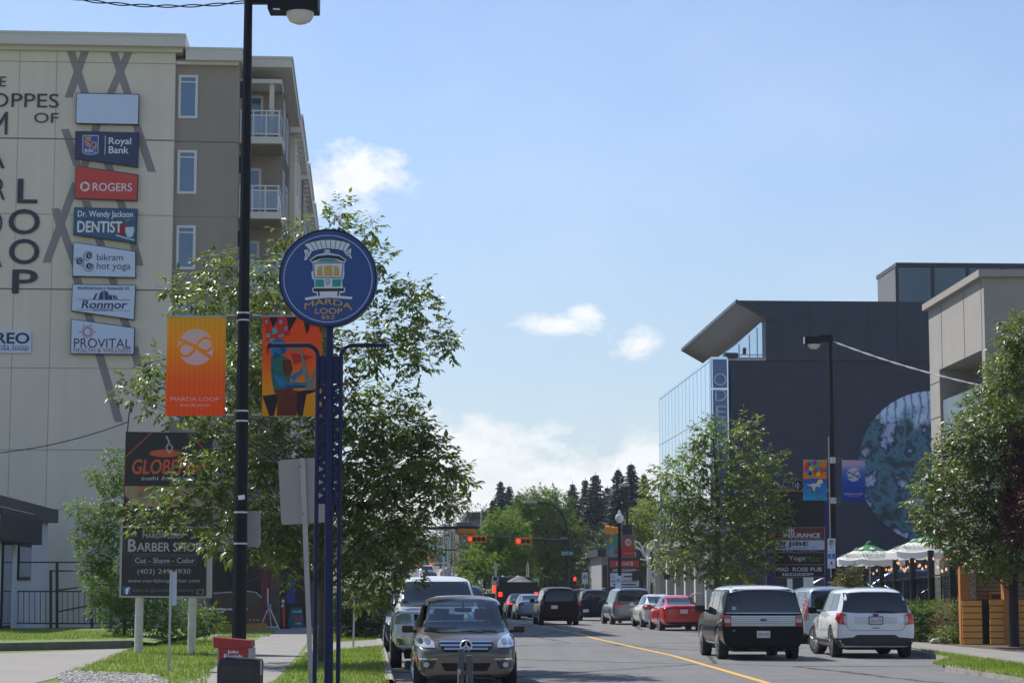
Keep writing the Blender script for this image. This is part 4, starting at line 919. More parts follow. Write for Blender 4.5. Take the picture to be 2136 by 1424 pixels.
CREAM = M('sign_pale', (.62, .66, .7), .5, 0, 0); INKB = M('sign_black', (.01, .01, .014), .5, 0, 0); TEA = M('tram_teal', (.005, .28, .24), .45, 0, 0); YLW = M('tram_yellow', (.50, .35, .07), .45, 0, 0)
mb = MB(); P.line(mb, circ(411, 368, 305, 299, 72), 4, -.094, True); mb.build('ring', CREAM, d_)
def V(n, m, y, *polys):
    mb = MB()
    for q in polys: P.poly(mb, q, y)
    mb.build(n, m, d_)
arch_o = [(248, 130), (300, 113), (370, 100), (440, 98), (520, 110), (567, 128)]; arch_i = [(530, 182), (480, 168), (411, 160), (350, 168), (296, 182)]
V('tram_roof', CREAM, -.094, arch_o+arch_i, [(246, 172), (262, 166), (300, 182), (285, 205), (262, 240), (246, 240), (256, 205)], [(574, 160), (556, 166), (520, 182), (540, 205), (566, 230), (576, 226), (566, 200)],
  [(284, 238), (330, 205), (385, 192), (390, 168), (420, 166), (426, 192), (490, 205), (540, 240), (524, 262), (522, 315), (526, 320), (518, 372), (508, 370), (512, 430), (532, 432), (526, 462), (494, 468), (494, 486), (580, 494), (576, 510), (411, 498), (256, 516), (250, 500), (334, 486), (334, 468), (306, 462), (302, 432), (318, 428), (316, 370), (302, 372), (296, 320), (308, 315), (304, 262)])
mb = MB()
for k in range(8):
    u = (k+.7)/8.2; xo = 258+u*300; xi = 302+u*222; P.line(mb, [(xo, 104+26*abs(u-.5)**1.2*1.4), (xi, 163+30*abs(u-.5)**1.2)], 4, -.097)
P.line(mb, arch_o, 4, -.097); P.line(mb, arch_i, 4, -.097)
for s_ in (0, 1):
    f = (lambda x: x) if s_ == 0 else (lambda x: 822-x)
    P.line(mb, [(f(262), 180), (f(282), 176), (f(278), 196), (f(262), 198), (f(270), 212), (f(258), 226)], 4, -.097)
P.poly(mb, [(290, 242), (335, 212), (411, 204), (488, 212), (534, 244), (520, 250), (470, 232), (411, 226), (350, 232), (302, 250)], -.097)
P.line(mb, [(396, 172), (396, 200)], 3, -.097); P.line(mb, [(412, 172), (412, 200)], 3, -.097)
P.line(mb, [(310, 262), (516, 258), (506, 362), (318, 360)], 5, -.097, True)
P.poly(mb, [(310, 435), (524, 435), (520, 454), (312, 456)], -.097); P.line(mb, [(346, 458), (350, 486)], 10, -.097); P.line(mb, [(484, 458), (480, 486)], 10, -.097)
mb.build('tram_lines', INKB, d_)
V('tram_body', TEA, -.0985, [(328, 252), (360, 236), (411, 230), (462, 236), (496, 252)], [(324, 374), (382, 374), (384, 424), (322, 424)], [(440, 374), (504, 372), (500, 422), (442, 424)])
V('tram_windows', YLW, -.0985, [(336, 350), (336, 310), (348, 285), (370, 278), (374, 350)], [(384, 350), (384, 280), (440, 276), (444, 350)], [(452, 350), (454, 278), (476, 282), (490, 306), (488, 350)])
mb = MB(); P.line(mb, circ(410, 386, 14, 12, 14), 4, -.0985, True); P.poly(mb, circ(410, 408, 7, 4, 8), -.0985); mb.build('headlamp', INKB, d_)
mb = MB()
def arcw(x, z, cx=P.at((415, 0))[0], k=1.): return (x, z-.72*(x-cx)**2)
P.text(mb, 'MARDA', 250, 506, 580, 546, -.096, bold=.004, fn=lambda x, z: arcw(x, z)); P.text(mb, 'LOOP', 322, 572, 510, 610, -.096, bold=.006); P.text(mb, 'BRZ', 370, 622, 460, 646, -.096, bold=.006, spacing=1.25)
mb.build('lettering', GOLD, d_)
mb = MB(); Zc = lambda py: Q.at((690, py))[1]; Xc_ = lambda px, py=1000: Q.at((px, py))[0]
mb.tube([(Xc_(690), 0, -.2), (Xc_(687, 700), 0, Zc(676))], [.062, .055], 10); mb.build('centre_post', NAV, t, True, 50)
for (px0, px1, ex) in ((656, 664, 562), (718, 709, 803)):
    mb = MB(); xb = Xc_(660.5 if px0 < 690 else 709); ze = Zc(720); r_ = .15; s_ = -1 if px0 < 690 else 1
    pts = [(xb, 0, -.2), (xb, 0, ze-r_)]+[(xb+s_*r_*(1-math.cos(R(a))), 0, ze-r_+r_*math.sin(R(a))) for a in (25, 50, 75, 90)]+[(Xc_(ex, 720), 0, ze)]
    mb.tube(pts, .03, 10); mb.tube([(Xc_(ex, 720)-.02, 0, ze), (Xc_(ex, 720)+.02, 0, ze)], .045, 10); mb.build('side_tube', NAV, t, True, 50)
mb = MB(); mb.box(Xc_(664), Xc_(706), -.012, .012, Zc(800), Zc(743)); mb.build('plate', NAV, t)
mb = MB(); n = 9; za, zb_ = Zc(1046), Zc(802); xl, xr = Xc_(662), Xc_(708)
for k in range(n):
    h = (zb_-za)/n; zc = za+h*k
    for (x0, z0, x1, z1__) in ((xl, zc, xr, zc+h*1.0), (xr, zc, xl, zc+h)):
        d = Vector((x1-x0, 0, z1__-z0)).normalized(); nn_ = Vector((-d.z, 0, d.x))*.034; y = .008 if x0 < x1 else -.004
        A, B = Vector((x0, y, z0)), Vector((x1, y, z1__)); mb.prism([((A+nn_).x, (A+nn_).z), ((B+nn_).x, (B+nn_).z), ((B-nn_).x, (B-nn_).z), ((A-nn_).x, (A-nn_).z)], y, y+.009)
    mb.box((xl+xr)/2-.035, (xl+xr)/2+.035, -.0075, .0202, zc+h*.5-.05, zc+h*.5+.05)
mb.box(xl, xr, -.02, .02, za-.03, za+.02); mb.build('lattice', NAV, t)
# ---------------- leaning grey sign seen from the back
loc = frame_at(646, 30.2); P = Plane(loc, 0, (420, 880, 2.617))
t = thing('traffic_sign', 'blank grey back of a rectangular sign on a leaning galvanised post', 'sign', loc)
mb = MB(); q = [(432, 206), (600, 196), (682, 192), (692, 200), (693, 536), (684, 546), (450, 560), (436, 550), (420, 216)]; P.poly(mb, q, .03, .034); pl_ = mb.build('plate', M('aluminium_sign_back', (.33, .32, .29), .5, .35, .06, 1.5), t)
mb = MB(); A = P.at((538, 196)); B = P.at((602, 1460)); A2 = P.at((572, 190)); B2 = P.at((636, 1460))
mb.prism([A, P.at((566, 196)), P.at((612, 1460)), P.at((588, 1460))], -.02, .028); mb.build('post', M('post_galvanised', (.40, .40, .39), .5, .35, .15, 5), t)
for zx, zy in ((540, 242), (558, 500)): mb = MB(); q = P.at((zx, zy)); mb.lathe([(.012, -.03), (.012, -.021), (.001, -.018)], (q[0], 0, q[1]), 'y', 8); mb.build('bolt', M('rust', (.3, .09, .05), .7), t)
# edge-on signs on thin posts
def edge_sign(label, px, pyt, pyb, Y, sgn_px, w=.03):
    loc = frame_at(px, Y); P = Plane(loc); t = thing('signpost', label, 'sign', loc)
    mb = MB(); a = P.at((px, pyt)); mb.tube([(0, 0, -.1), (a[0]+.02, 0, a[1])], w, 4); mb.build('post', GALV, t)
    if sgn_px:
        mb = MB(); (x0, y0, x1, y1) = sgn_px; A = P.at((x0, y0)); B = P.at((x1, y1))
        mb.prism([(A[0], -.04), (A[0]+.006, -.04), (B[0]+.014, .42), (B[0]+.008, .42)], B[1], A[1], 'z'); mb.build('plate', SIGNWHITE, t)
edge_sign('thin grey post with a white sign seen edge-on, standing in front of the barber board', 355, 1188, 1408, 40.0, (356, 1192, 359, 1262))
edge_sign('short weathered grey post on the grass right of the tree trunk', 738, 1224, 1352, 57, None, .035)
# ---------------- shop sign board (two cabinets on two white posts)
b6 = (240, 890, 3.85)
SY = 51.5; loc = frame_at(342, SY); P = Plane(loc, 0, b6); Q = Plane(loc)
t = thing('shop_sign_board', 'tall black two-panel shop sign board on two white posts, partly behind the tree', 'sign', loc)
BOARD = M('sign_board_black', (.010, .010, .012), .45, 0, .1); PWHT = M('weathered_white_post', (.62, .60, .54), .75, 0, .16, 4)
for (a, b) in ((152, 220), (580, 645)):
    mb = MB(); x0 = P.at((a, 1600))[0]; x1 = P.at((b, 1600))[0]; mb.tube([((x0+x1)/2, .1, -.2), ((x0+x1)/2, .1, P.at((200, 1370))[1])], (x1-x0)/2, 14); mb.build('post', PWHT, t, True, 40)
mb = MB(); P.poly(mb, [(46, 795), (772, 800), (765, 1372), (32, 1368)], 0, .28); mb.build('lower_cabinet', M('cabinet_pale', (.42, .41, .38), .5), t)
mb = MB(); P.poly(mb, [(62, 808), (738, 812), (732, 1358), (48, 1354)], -.006); lf = mb.build('lower_face', BOARD, t)
mb = MB(); P.poly(mb, [(86, 38), (785, 48), (770, 792), (64, 794)], .02, .26); mb.build('upper_cabinet', BOARD, t)
LGY = M('sign_grey_letter', (.40, .41, .42), .5, 0, 0); ORG = M('sign_orange', (.58, .09, .035), .5, 0, 0); FRM = M('slate_line', (.06, .075, .09), .5, 0, 0)
mb = MB(); P.text(mb, 'MARDA LOOP', 222, 852, 560, 892, -.012, bold=.01); P.text(mb, 'B', 106, 902, 168, 998, -.012, bold=.03); P.text(mb, 'ARBER SHOP', 176, 928, 690, 998, -.012, bold=.02)
P.text(mb, 'Cut - Shave - Color', 160, 1050, 640, 1092, -.012, bold=.015); P.text(mb, '(403) 249-4930', 178, 1138, 606, 1190, -.012); P.text(mb, 'www.mardaloopbarber.com', 102, 1218, 680, 1256, -.012); mb.build('lettering', LGY, t)
mb = MB(); P.text(mb, 'follow us @mardaloopbarbershop', 138, 1294, 636, 1330, -.012); P.poly(mb, [(655, 1300), (712, 1300), (714, 1346), (653, 1346)], -.012); mb.build('small_lettering', M('sign_dim_grey', (.17, .17, .18), .5), t)
mb = MB(); P.poly(mb, circ(684, 1324, 18), -.016); mb.build('camera_icon_lens', BOARD, t)
mb = MB(); P.line(mb, [(180, 880), (75, 876), (75, 1020), (640, 1024), (700, 1024), (700, 880), (640, 880)], 10, -.012); P.line(mb, [(140, 1040), (650, 1040), (650, 1108), (140, 1106)], 7, -.012, True); mb.build('frame_line', FRM, t)
mb = MB(); P.poly(mb, [(62, 1278), (126, 1278), (126, 1342), (62, 1342)], -.012); mb.build('blue_square', M('icon_blue', (.03, .09, .3), .5), t)
mb = MB(); P.text(mb, 'f', 82, 1290, 116, 1340, -.016, bold=.04); mb.build('icon_letter', LW, t)
mb = MB(); P.text(mb, 'GLOBEFISH', 132, 262, 720, 376, .012, bold=.028, shear=.12); P.poly(mb, circ(408, 212, 132, 31, 36), .012); P.line(mb, [(88, 238), (292, 46)], 7, .012); P.line(mb, [(585, 52), (740, 200)], 7, .012); P.line(mb, [(80, 240), (70, 545), (180, 640)], 4, .012); mb.build('orange_lettering', ORG, t)
mb = MB(); P.text(mb, 'sushi & izakaya', 212, 396, 636, 436, .012, bold=.02); P.line(mb, [(412, 76), (436, 120), (412, 165), (432, 208)], 13, .008); P.line(mb, [(440, 140), (462, 165), (444, 205)], 11, .008); mb.build('grey_lettering', LGY, t)
mb = MB(); P.poly(mb, [(82, 474), (775, 478), (772, 560), (690, 640), (190, 640), (76, 545)], .014); mb.build('food_picture', M('sushi_print', (.30, .24, .13), .5, 0, .7, 2.2), t)
mb = MB(); P.poly(mb, [(185, 476), (250, 476), (240, 500), (190, 512)], .011); mb.build('food_salmon', M('salmon_print', (.55, .13, .05), .5, 0, .2, 6), t)
# service mast and wire to the sign
q = Q.at((263, 902)); mb = MB(); mb.tube([(q[0], .1, q[1]-.1), (q[0]+.05, .1, q[1]+.5), (q[0]+.08, .1, q[1]+.62)], .016, 6); mb.tube([(q[0]+.08, .1, q[1]+.5), (q[0]+.09, .1, q[1]+.62)], .04, 6); mb.build('service_mast', DARKGREY, t)
wire('thin grey service wire running left from the shop sign board', at(-60, 948, 51.6), at(266, 880, 51.6), .16, .013, 0, DARKGREY)
# ---------------- newspaper boxes
def news(name, label, px, Y, w, h, mat, lidm, txt=None):
    loc = frame_at(px, Y); P = Plane(loc); t = thing(name, label, 'newspaper box', loc)
    mb = MB(); mb.box(-w/2, w/2, -.02, .40, -.02, h*.80, .02); mb.build('cabinet', mat, t)
    return t, P
loc = frame_at(484, 28.2); P = Plane(loc, 0, (440, 1040, 3.7077)); t = thing('newspaper_box', 'red topped newspaper box with white lettering behind the black bin', 'newspaper box', loc)
RB = M('newspaper_red', (.30, .012, .012), .4, 0, .08, 4, coat=.2); GB = M('newspaper_grey', (.35, .35, .36), .5)
A = P.at((50, 1150)); B = P.at((318, 1150)); zt = P.at((180, 1070))[1]; zl_ = P.at((180, 1150))[1]
mb = MB(); mb.box(A[0], B[0], .0, .38, -.02, zl_-.003); mb.build('cabinet', GB, t)
mb = MB(); mb.prism([(P.at((18, 1068), -.02)[0], zt), (P.at((305, 1088), -.02)[0], zt-.04), (P.at((312, 1130), -.02)[0], zl_+.02), (P.at((300, 1150), -.02)[0], zl_), (P.at((22, 1150))[0], zl_)], -.03, .42); mb.build('lid', RB, t)
mb = MB(); mb.box(A[0]+.02, B[0]-.05, -.012, -.003, -.0, zl_-.006); mb.build('front_panel', RB, t)
mb = MB(); P.text(mb, 'Jobs', 128, 1168, 212, 1200, -.016, bold=.03); P.text(mb, 'Rentals', 102, 1200, 244, 1232, -.016, bold=.03); mb.build('lettering', SIGNWHITE, t)
loc = frame_at(496, 25.5); P = Plane(loc, 0, (440, 1040, 3.7077)); t = thing('newspaper_box', 'black plastic newspaper box with a sloping rounded top, nearest of the two boxes', 'newspaper box', loc)
q = P.pts([(45, 1500), (48, 1290), (60, 1255), (78, 1232), (130, 1220), (160, 1228), (350, 1240), (370, 1245), (376, 1262), (372, 1500)])
mb = MB(); mb.prism([q[0][:1]+(-.02,)]+q[1:-1]+[q[-1][:1]+(-.02,)], 0, .42); 
bmesh.ops.bevel(mb.bm, geom=[e for e in mb.bm.edges if abs(e.verts[0].co.y-e.verts[1].co.y) < .01], offset=.025, segments=3, affect='EDGES'); mb.build('cabinet', M('black_plastic', (.014, .015, .018), .38, 0, .15, 5), t, True, 40)
mb = MB(); a = P.at((375, 1250)); b = P.at((380, 1360)); mb.box(a[0]+.003, b[0]+.008, .05, .10, b[1], a[1]); mb.build('hinge', GALV, t)
mb = MB(); a = P.at((90, 1280)); b = P.at((330, 1390)); mb.box(a[0], b[0], -.01, -.003, b[1], a[1], .004); mb.build('door', M('black_plastic_door', (.02, .021, .024), .3), t)
# ---------------- bike rack
loc = Vector((at(962, 1352, 20).x, 20, .0)); P = Plane(loc, 0, (840, 1220, 6.98)); t = thing('bike_rack', 'grey steel bicycle stand of two upright bars in front of the brown car', 'bike rack', loc)
STL = M('grey_steel_rack', (.085, .085, .085), .42, .4, .2, 12)
for (a, b, top, nm) in ((805, 892, 922, 'bar'), (925, 1022, 1015, 'bar')):
    x0 = P.at((a, 1200))[0]; x1 = P.at((b, 1200))[0]; zt = P.at((900, top))[1]; mb = MB(); mb.box(x0, x1, -.03, .03, -.02, zt, .012); mb.build(nm, STL, t, True, 30)
x0 = P.at((880, 1200))[0]; x1 = P.at((935, 1200))[0]
mb = MB(); q = P.pts([(795, 1215), (850, 1225), (842, 1290), (815, 1300), (812, 1560), (800, 1560), (800, 1240)]); mb.prism(q, -.06, -.034); mb.build('lock_plate', M('worn_pale_steel', (.35, .35, .35), .5, .3, .3, 20), t)
mb = MB(); q = P.pts([(925, 1300), (950, 1300), (950, 1560), (925, 1560)]); mb.prism(q, -.055, -.034); mb.build('hinge_strip', M('bluish_steel', (.12, .16, .2), .4, .5, .2), t)
mb = MB(); mb.box(-.25, .25, -.15, .15, -.02, .01); mb.build('base_plate', STL, t)
# kerb bulb the rack and the camera stand on (below the frame)
mb = MB(); mb.prism([(-1.95, 36.1), (-1.4, 34.6), (.2, 31.5), (1.3, 29), (1.6, 24), (1.6, -20), (-14, -20), (-14, 36.1)], -.05, -.0, 'z'); struct(mb.build('corner_pavement', CONC))
# ---------------- things by the shop door
loc = frame_at(609, 84.5, .13); P = Plane(loc, 0, (440, 1040, 3.7077)); t = thing('sandwich_board', 'teal sandwich board with red and white print by the shop door', 'sign', loc)
TL = M('teal_board', (.02, .13, .17), .5, 0, .1)
mb = MB(); mb.prism([P.at((622, 838)), P.at((700, 838)), P.at((726, 992)), P.at((618, 992))], -.04, -.01); mb.prism([P.at((605, 850)), P.at((690, 845)), P.at((700, 990)), P.at((590, 990))], .25, .28); mb.build('board', TL, t)
mb = MB(); P.text(mb, 'WELCOME', 628, 862, 702, 878, -.045, bold=.03); P.text(mb, 'OPEN', 650, 955, 700, 970, -.045, bold=.03); mb.build('print', SIGNWHITE, t)
mb = MB(); P.poly(mb, circ(676, 926, 32, 22), -.045); mb.build('red_print', RINK, t)
loc = frame_at(590, 85.2, .13); P = Plane(loc, 0, (440, 1040, 3.7077)); t = thing('delineator_post', 'orange traffic delineator post with white bands leaning by the shop door', 'traffic post', loc)
mb = MB(); A = P.at((556, 765)); B = P.at((566, 998)); mb.tube([(A[0], 0, A[1]), (B[0], 0, B[1])], .055, 10); mb.build('tube', M('safety_orange', (.68, .09, .02), .5), t)
mb = MB()
for a, b in ((780, 800), (815, 835)): C = P.at((557, a)); E = P.at((558, b)); mb.tube([(C[0], 0, C[1]), (E[0], 0, E[1])], .058, 10)
mb.build('reflective_band', WHITE, t)
mb = MB(); mb.box(B[0]-.25, B[0]+.25, -.2, .2, -.02, .05, .01); mb.build('base', BLACKMETAL, t)
loc = frame_at(562, 83.0, .13); P = Plane(loc, 0, (440, 1040, 3.7077)); t = thing('tripod_stand', 'white metal tripod sign stand on the forecourt', 'stand', loc)
for a, b in (((450, 835), (372, 1008)), ((452, 835), (528, 1020)), ((440, 690), (440, 840)), ((372, 990), (520, 990))):
    mb = MB(); A, B = P.at(a), P.at(b); mb.tube([(A[0], 0, A[1]), (B[0], 0, max(B[1], 0))], .025, 6); mb.build('leg', WHITE, t)
mb = MB(); A = P.at((450, 835)); mb.tube([(A[0], 0, A[1]), (A[0]+.02, .7, 0)], .025, 6); mb.build('leg', WHITE, t)
mb = MB(); mb.box(A[0]-.08, A[0]+.08, -.05, .05, A[1]-.03, A[1]+.12); mb.build('head', GALV, t)
loc = frame_at(500, 81.5, .13); P = Plane(loc, 0, (440, 1040, 3.7077)); t = thing('patio_enclosure', 'brown patio enclosure with a yellow base outside the shop', 'barrier', loc)
mb = MB(); mb.prism(P.pts([(20, 730), (290, 716), (350, 725), (388, 765), (395, 960), (20, 960)]), 0, .06); mb.build('panel', M('brown_canvas', (.13, .075, .05), .8, 0, .2, 2), t)
mb = MB(); mb.prism(P.pts([(15, 966), (430, 960), (432, 1012), (15, 1015)]), -.15, .2); mb.build('base', M('yellow_base', (.42, .24, .03), .6, 0, .15), t)
mb = MB(); P.line(mb, [(20, 850), (120, 852), (280, 850)], 14, -.004); P.text(mb, 'patio menu', 310, 838, 370, 862, -.004) if False else None; mb.build('white_band', SIGNWHITE, t)
mb = MB()
for zx in (300, 332, 362): P.poly(mb, circ(zx, 935, 10, 9, 10), -.004)
mb.build('round_emblem', M('tan_print', (.5, .32, .12), .6), t)
mb = MB(); mb.tube([(P.at((20, 730))[0], .03, P.at((20, 730))[1]), (P.at((290, 716))[0], .03, P.at((290, 716))[1]), (P.at((350, 725))[0], .03, P.at((350, 725))[1]), (P.at((390, 765))[0], .03, P.at((390, 765))[1])], .04, 6); mb.build('top_rail', GALV, t)
# ================================================================== VEHICLES
def paint(name, rgb, metal=.0, rough=.28):
    m = M(name, rgb, rough, metal, .03, 2, coat=.2 if max(rgb) < .06 else .9, spec=.18 if max(rgb) < .06 else .5)
    if max(rgb) < .06: m.node_tree.nodes['Principled BSDF'].inputs['IOR'].default_value = 1.3; m.node_tree.nodes['Principled BSDF'].inputs['Coat IOR'].default_value = 1.3
    return m
TYRE = M('tyre_rubber', (.018, .018, .019), .75, 0, .2, 20); ALLOY = M('alloy_rim', (.50, .51, .53), .28, .8, .08); DKALLOY = M('dark_alloy', (.10, .10, .11), .35, .6, .1)
TGLASS = M('tinted_car_glass', (.012, .016, .020), .03, 0, .2, 1, spec=.9); PLAS = M('black_trim_plastic', (.018, .018, .02), .5, 0, .1); CHROME = M('chrome', (.62, .64, .67), .12, 1., .03)
TAIL = M('tail_lamp_red', (.36, .012, .012), .12, 0, .1, 20, coat=1); TAILC = M('lamp_clear', (.55, .45, .44), .1, 0, .1, 20, coat=1); BRAKE = M('lit_brake_lamp', (1., .05, .025), .3, 0, 0, emit=1.3)
HEAD = M('headlamp_glass', (.50, .53, .60), .06, .35, .25, 14, coat=1); PLATE = M('licence_plate', (.72, .68, .68), .45, 0, .05, 30); PRED = M('plate_red_ink', (.30, .04, .07), .5, 0, 0)
WELL = M('wheel_well', (.010, .010, .011), .9); BADGE = M('blue_badge', (.012, .03, .12), .25, 0, 0, coat=1); AMB = M('amber_lamp', (.75, .16, .02), .3)
TWO = [(-1.0, .24, .50, .54, .86, .70), (-.985, .19, .58, .64, .95, .73), (-.965, .20, .61, .80, .97, .73), (-.93, .19, .61, .93, .985, .72), (-.88, .18, .61, .975, .99, .72), (-.6, .165, .60, 1.0, 1., .75), (-.1, .16, .58, 1.0, 1., .77), (.12, .16, .57, .985, 1., .76), (.26, .16, .565, .90, 1., .745),
       (.48, .16, .555, .665, .99, .73), (.56, .16, .545, .61, .985, .75), (.80, .15, .50, .555, .96, .75), (.93, .13, .44, .49, .90, .70), (.985, .14, .38, .42, .82, .62), (1.0, .18, .34, .37, .75, .55)]
SED = [(-1, .30, .56, .60, .80, .6), (-.975, .22, .63, .685, .90, .68), (-.92, .2, .645, .725, .95, .70), (-.72, .18, .645, .735, .99, .71), (-.62, .17, .64, .78, 1, .68), (-.38, .16, .63, .95, 1, .655), (-.2, .16, .62, 1, 1, .67), (.05, .16, .61, 1., 1, .68), (.18, .16, .60, .94, 1, .68),
       (.40, .16, .595, .71, .99, .69), (.48, .16, .585, .64, .985, .72), (.78, .17, .52, .575, .95, .74), (.93, .19, .45, .49, .88, .68), (1, .25, .36, .40, .75, .55)]
VAN = [(-1.0, .30, .52, .55, .86, .72), (-.985, .22, .58, .66, .95, .76), (-.97, .20, .59, .84, .97, .75), (-.945, .19, .59, .955, .985, .74), (-.88, .18, .585, .985, .99, .76), (-.5, .16, .57, 1.0, 1., .78), (.05, .16, .55, .995, 1., .79), (.25, .16, .54, .93, 1., .77),
       (.58, .16, .53, .64, .98, .74), (.66, .16, .515, .58, .97, .75), (.84, .17, .46, .51, .93, .72), (.95, .2, .41, .45, .86, .66), (1.0, .27, .34, .37, .75, .55)]
BOXY = [(-1.0, .24, .48, .52, .95, .84), (-.992, .20, .62, .66, .985, .86), (-.975, .19, .625, .80, .985, .85), (-.955, .19, .625, .94, .985, .83), (-.93, .19, .625, .985, .99, .83), (-.5, .18, .62, 1.0, 1., .85), (.1, .18, .61, 1.0, 1., .85), (.20, .18, .61, .975, 1., .84), (.40, .18, .61, .71, 1., .80),
        (.45, .18, .605, .655, .99, .82), (.80, .18, .58, .62, .98, .82), (.95, .19, .54, .57, .95, .78), (1.0, .24, .42, .46, .90, .72)]
PICK = [(-1.0, .30, .56, .575, .93, .86), (-.98, .27, .60, .615, .97, .88), (-.3, .25, .60, .615, .99, .88), (-.27, .24, .60, .64, .99, .86), (-.25, .24, .60, .90, .99, .76), (-.21, .24, .60, .985, .99, .74), (-.05, .24, .60, 1.0, 1., .75), (.12, .24, .60, .985, 1., .74), (.20, .24, .60, .94, 1., .735),
        (.38, .24, .60, .70, .99, .76), (.44, .24, .60, .655, .98, .80), (.85, .25, .575, .635, .96, .80), (.95, .26, .54, .60, .93, .76), (.99, .28, .48, .53, .90, .72), (1.0, .30, .44, .48, .86, .68)]
def car_body(prof, L, W, H, wheels, wr, glass_hole=None, side_bulge=.0):
    bm = bmesh.new(); rings = []
    for (y, z0, zb, zt, wb, wt) in prof:
        Y = y*L/2; z0 *= H*.80; zb *= H; zt *= H; wb *= W/2; wt *= W/2; wt = min(wt, wb*.97)
        h = zb-z0
        half = [(wb*.80, z0), (wb*.945, z0+.10*h), (wb*1.0, z0+.42*h), (wb*.985, z0+.80*h), (wb*.955, zb), (wb*.95*.55+wt*.45, zb+(zt-zb)*.30), (wt*.99, zt-(zt-zb)*.13-.012), (wt*.80, zt-.01*H*(1 if zt-zb > .25 else .3)), (wt*.35, zt+.004*H)]
        ring = half+[(-x, z) for x, z in reversed(half)]
        rings.append([bm.verts.new((x, Y, z)) for x, z in ring])
    n = len(rings[0])
    for A, B in zip(rings, rings[1:]):
        for k in range(n): bm.faces.new([A[k], B[k], B[(k+1) % n], A[(k+1) % n]])
    def cap(r, flip):
        h = n//2
        for k in range(h-1):
            f = [r[k], r[k+1], r[n-2-k], r[n-1-k]]; bm.faces.new(f[::-1] if flip else f)
    cap(rings[0], False); cap(rings[-1], True)
    bmesh.ops.recalc_face_normals(bm, faces=bm.faces[:])
    cr = bm.edges.layers.float.new('crease_edge')
    for ring in rings:
        pass
    for A, B in zip(rings, rings[1:]):
        for k, c in ((4, .55), (n-5, .55), (0, .5), (n-1, .5), (6, .25), (n-7, .25)):
            e = bm.edges.get((A[k], B[k]))
            if e: e[cr] = c
    me = bpy.data.meshes.new('b'); bm.to_mesh(me); bm.free()
    o = bpy.data.objects.new('b', me); COL.objects.link(o); m = o.modifiers.new('s', 'SUBSURF'); m.levels = 2; m.render_levels = 2
    dg = bpy.context.evaluated_depsgraph_get(); me2 = bpy.data.meshes.new_from_object(o.evaluated_get(dg)); bpy.data.objects.remove(o); bpy.data.meshes.remove(me)
    xs_ = [v.co.x for v in me2.vertices]; ys_ = [v.co.y for v in me2.vertices]; zs_ = [v.co.z for v in me2.vertices]
    sx, sy, sz = W/2/max(xs_), L/2/max(ys_), H/max(zs_)
    for v in me2.vertices: v.co = (v.co.x*sx, v.co.y*sy, v.co.z*sz)
    bm = bmesh.new(); bm.from_mesh(me2); full = BVHTree.FromBMesh(bm); bm.free()
    # wheel wells
    o = bpy.data.objects.new('b', me2); COL.objects.link(o); cm = MB()
    for y in wheels:
        for sg in (-1, 1): cm.cyl((sg*(W/2+.2), y, wr*1.0), (sg*(W/2-.30), y, wr*1.0), wr+.055, n=28)
    bmesh.ops.recalc_face_normals(cm.bm, faces=cm.bm.faces[:])
    c = cm.build('c', WELL); m = o.modifiers.new('b', 'BOOLEAN'); m.object = c; m.operation = 'DIFFERENCE'; m.solver = 'EXACT'
    dg = bpy.context.evaluated_depsgraph_get(); me3 = bpy.data.meshes.new_from_object(o.evaluated_get(dg)); bpy.data.objects.remove(o); bpy.data.objects.remove(c)
    if len(me3.vertices) < 50: me3 = me2
    if glass_hole:
        bm = bmesh.new(); bm.from_mesh(me3)
        kill = [f for f in bm.faces if glass_hole(f.calc_center_median(), f.normal)]
        bmesh.ops.delete(bm, geom=kill, context='FACES'); bm.to_mesh(me3); bm.free()
    return me3, full
def patch(name, bvh, poly, axis, sgn, mat, parent, off=.006, res=.07, inset=None):
    """thin shaped piece lying on the body where the outline, seen along one axis, falls"""
    bm = bmesh.new(); f = bm.faces.new([bm.verts.new((a, b, 0)) for a, b in poly])
    for ax in (0, 1):
        lo = min(p[ax] for p in poly); hi = max(p[ax] for p in poly); k = int((hi-lo)/res)
        for i in range(1, k+1):
            v = lo+(hi-lo)*i/(k+1); no = (1, 0, 0) if ax == 0 else (0, 1, 0)
            bmesh.ops.bisect_plane(bm, geom=bm.verts[:]+bm.edges[:]+bm.faces[:], plane_co=(v, v, 0), plane_no=no)
    for v in bm.verts:
        a, b, _ = v.co
        if axis == 'x': o, d = Vector((sgn*6, a, b)), Vector((-sgn, 0, 0))
        elif axis == 'y': o, d = Vector((a, sgn*9, b)), Vector((0, -sgn, 0))
        else: o, d = Vector((a, b, 6)), Vector((0, 0, -1))
        h = bvh.ray_cast(o, d)
        if h[0] is None:
            q = Vector((0, a, b)) if axis == 'x' else Vector((a, 0, b)) if axis == 'y' else Vector((a, b, 0))
            if axis == 'x': q.x = sgn*.8
            if axis == 'y': q.y = sgn*2.2
            h = bvh.find_nearest(q)
        nn_ = h[1] if h[1].dot(d) < 0 else -h[1]
        v.co = h[0]+nn_*off
    bmesh.ops.recalc_face_normals(bm, faces=bm.faces[:])
    ref = Vector((sgn if axis == 'x' else 0, sgn if axis == 'y' else 0, 1 if axis == 'z' else 0))
    if sum(ff.normal.dot(ref) for ff in bm.faces) < 0: bmesh.ops.reverse_faces(bm, faces=bm.faces[:])
    me = bpy.data.meshes.new(name); bm.to_mesh(me); bm.free()
    return link_mesh(name, me, mat, parent, True, 60)
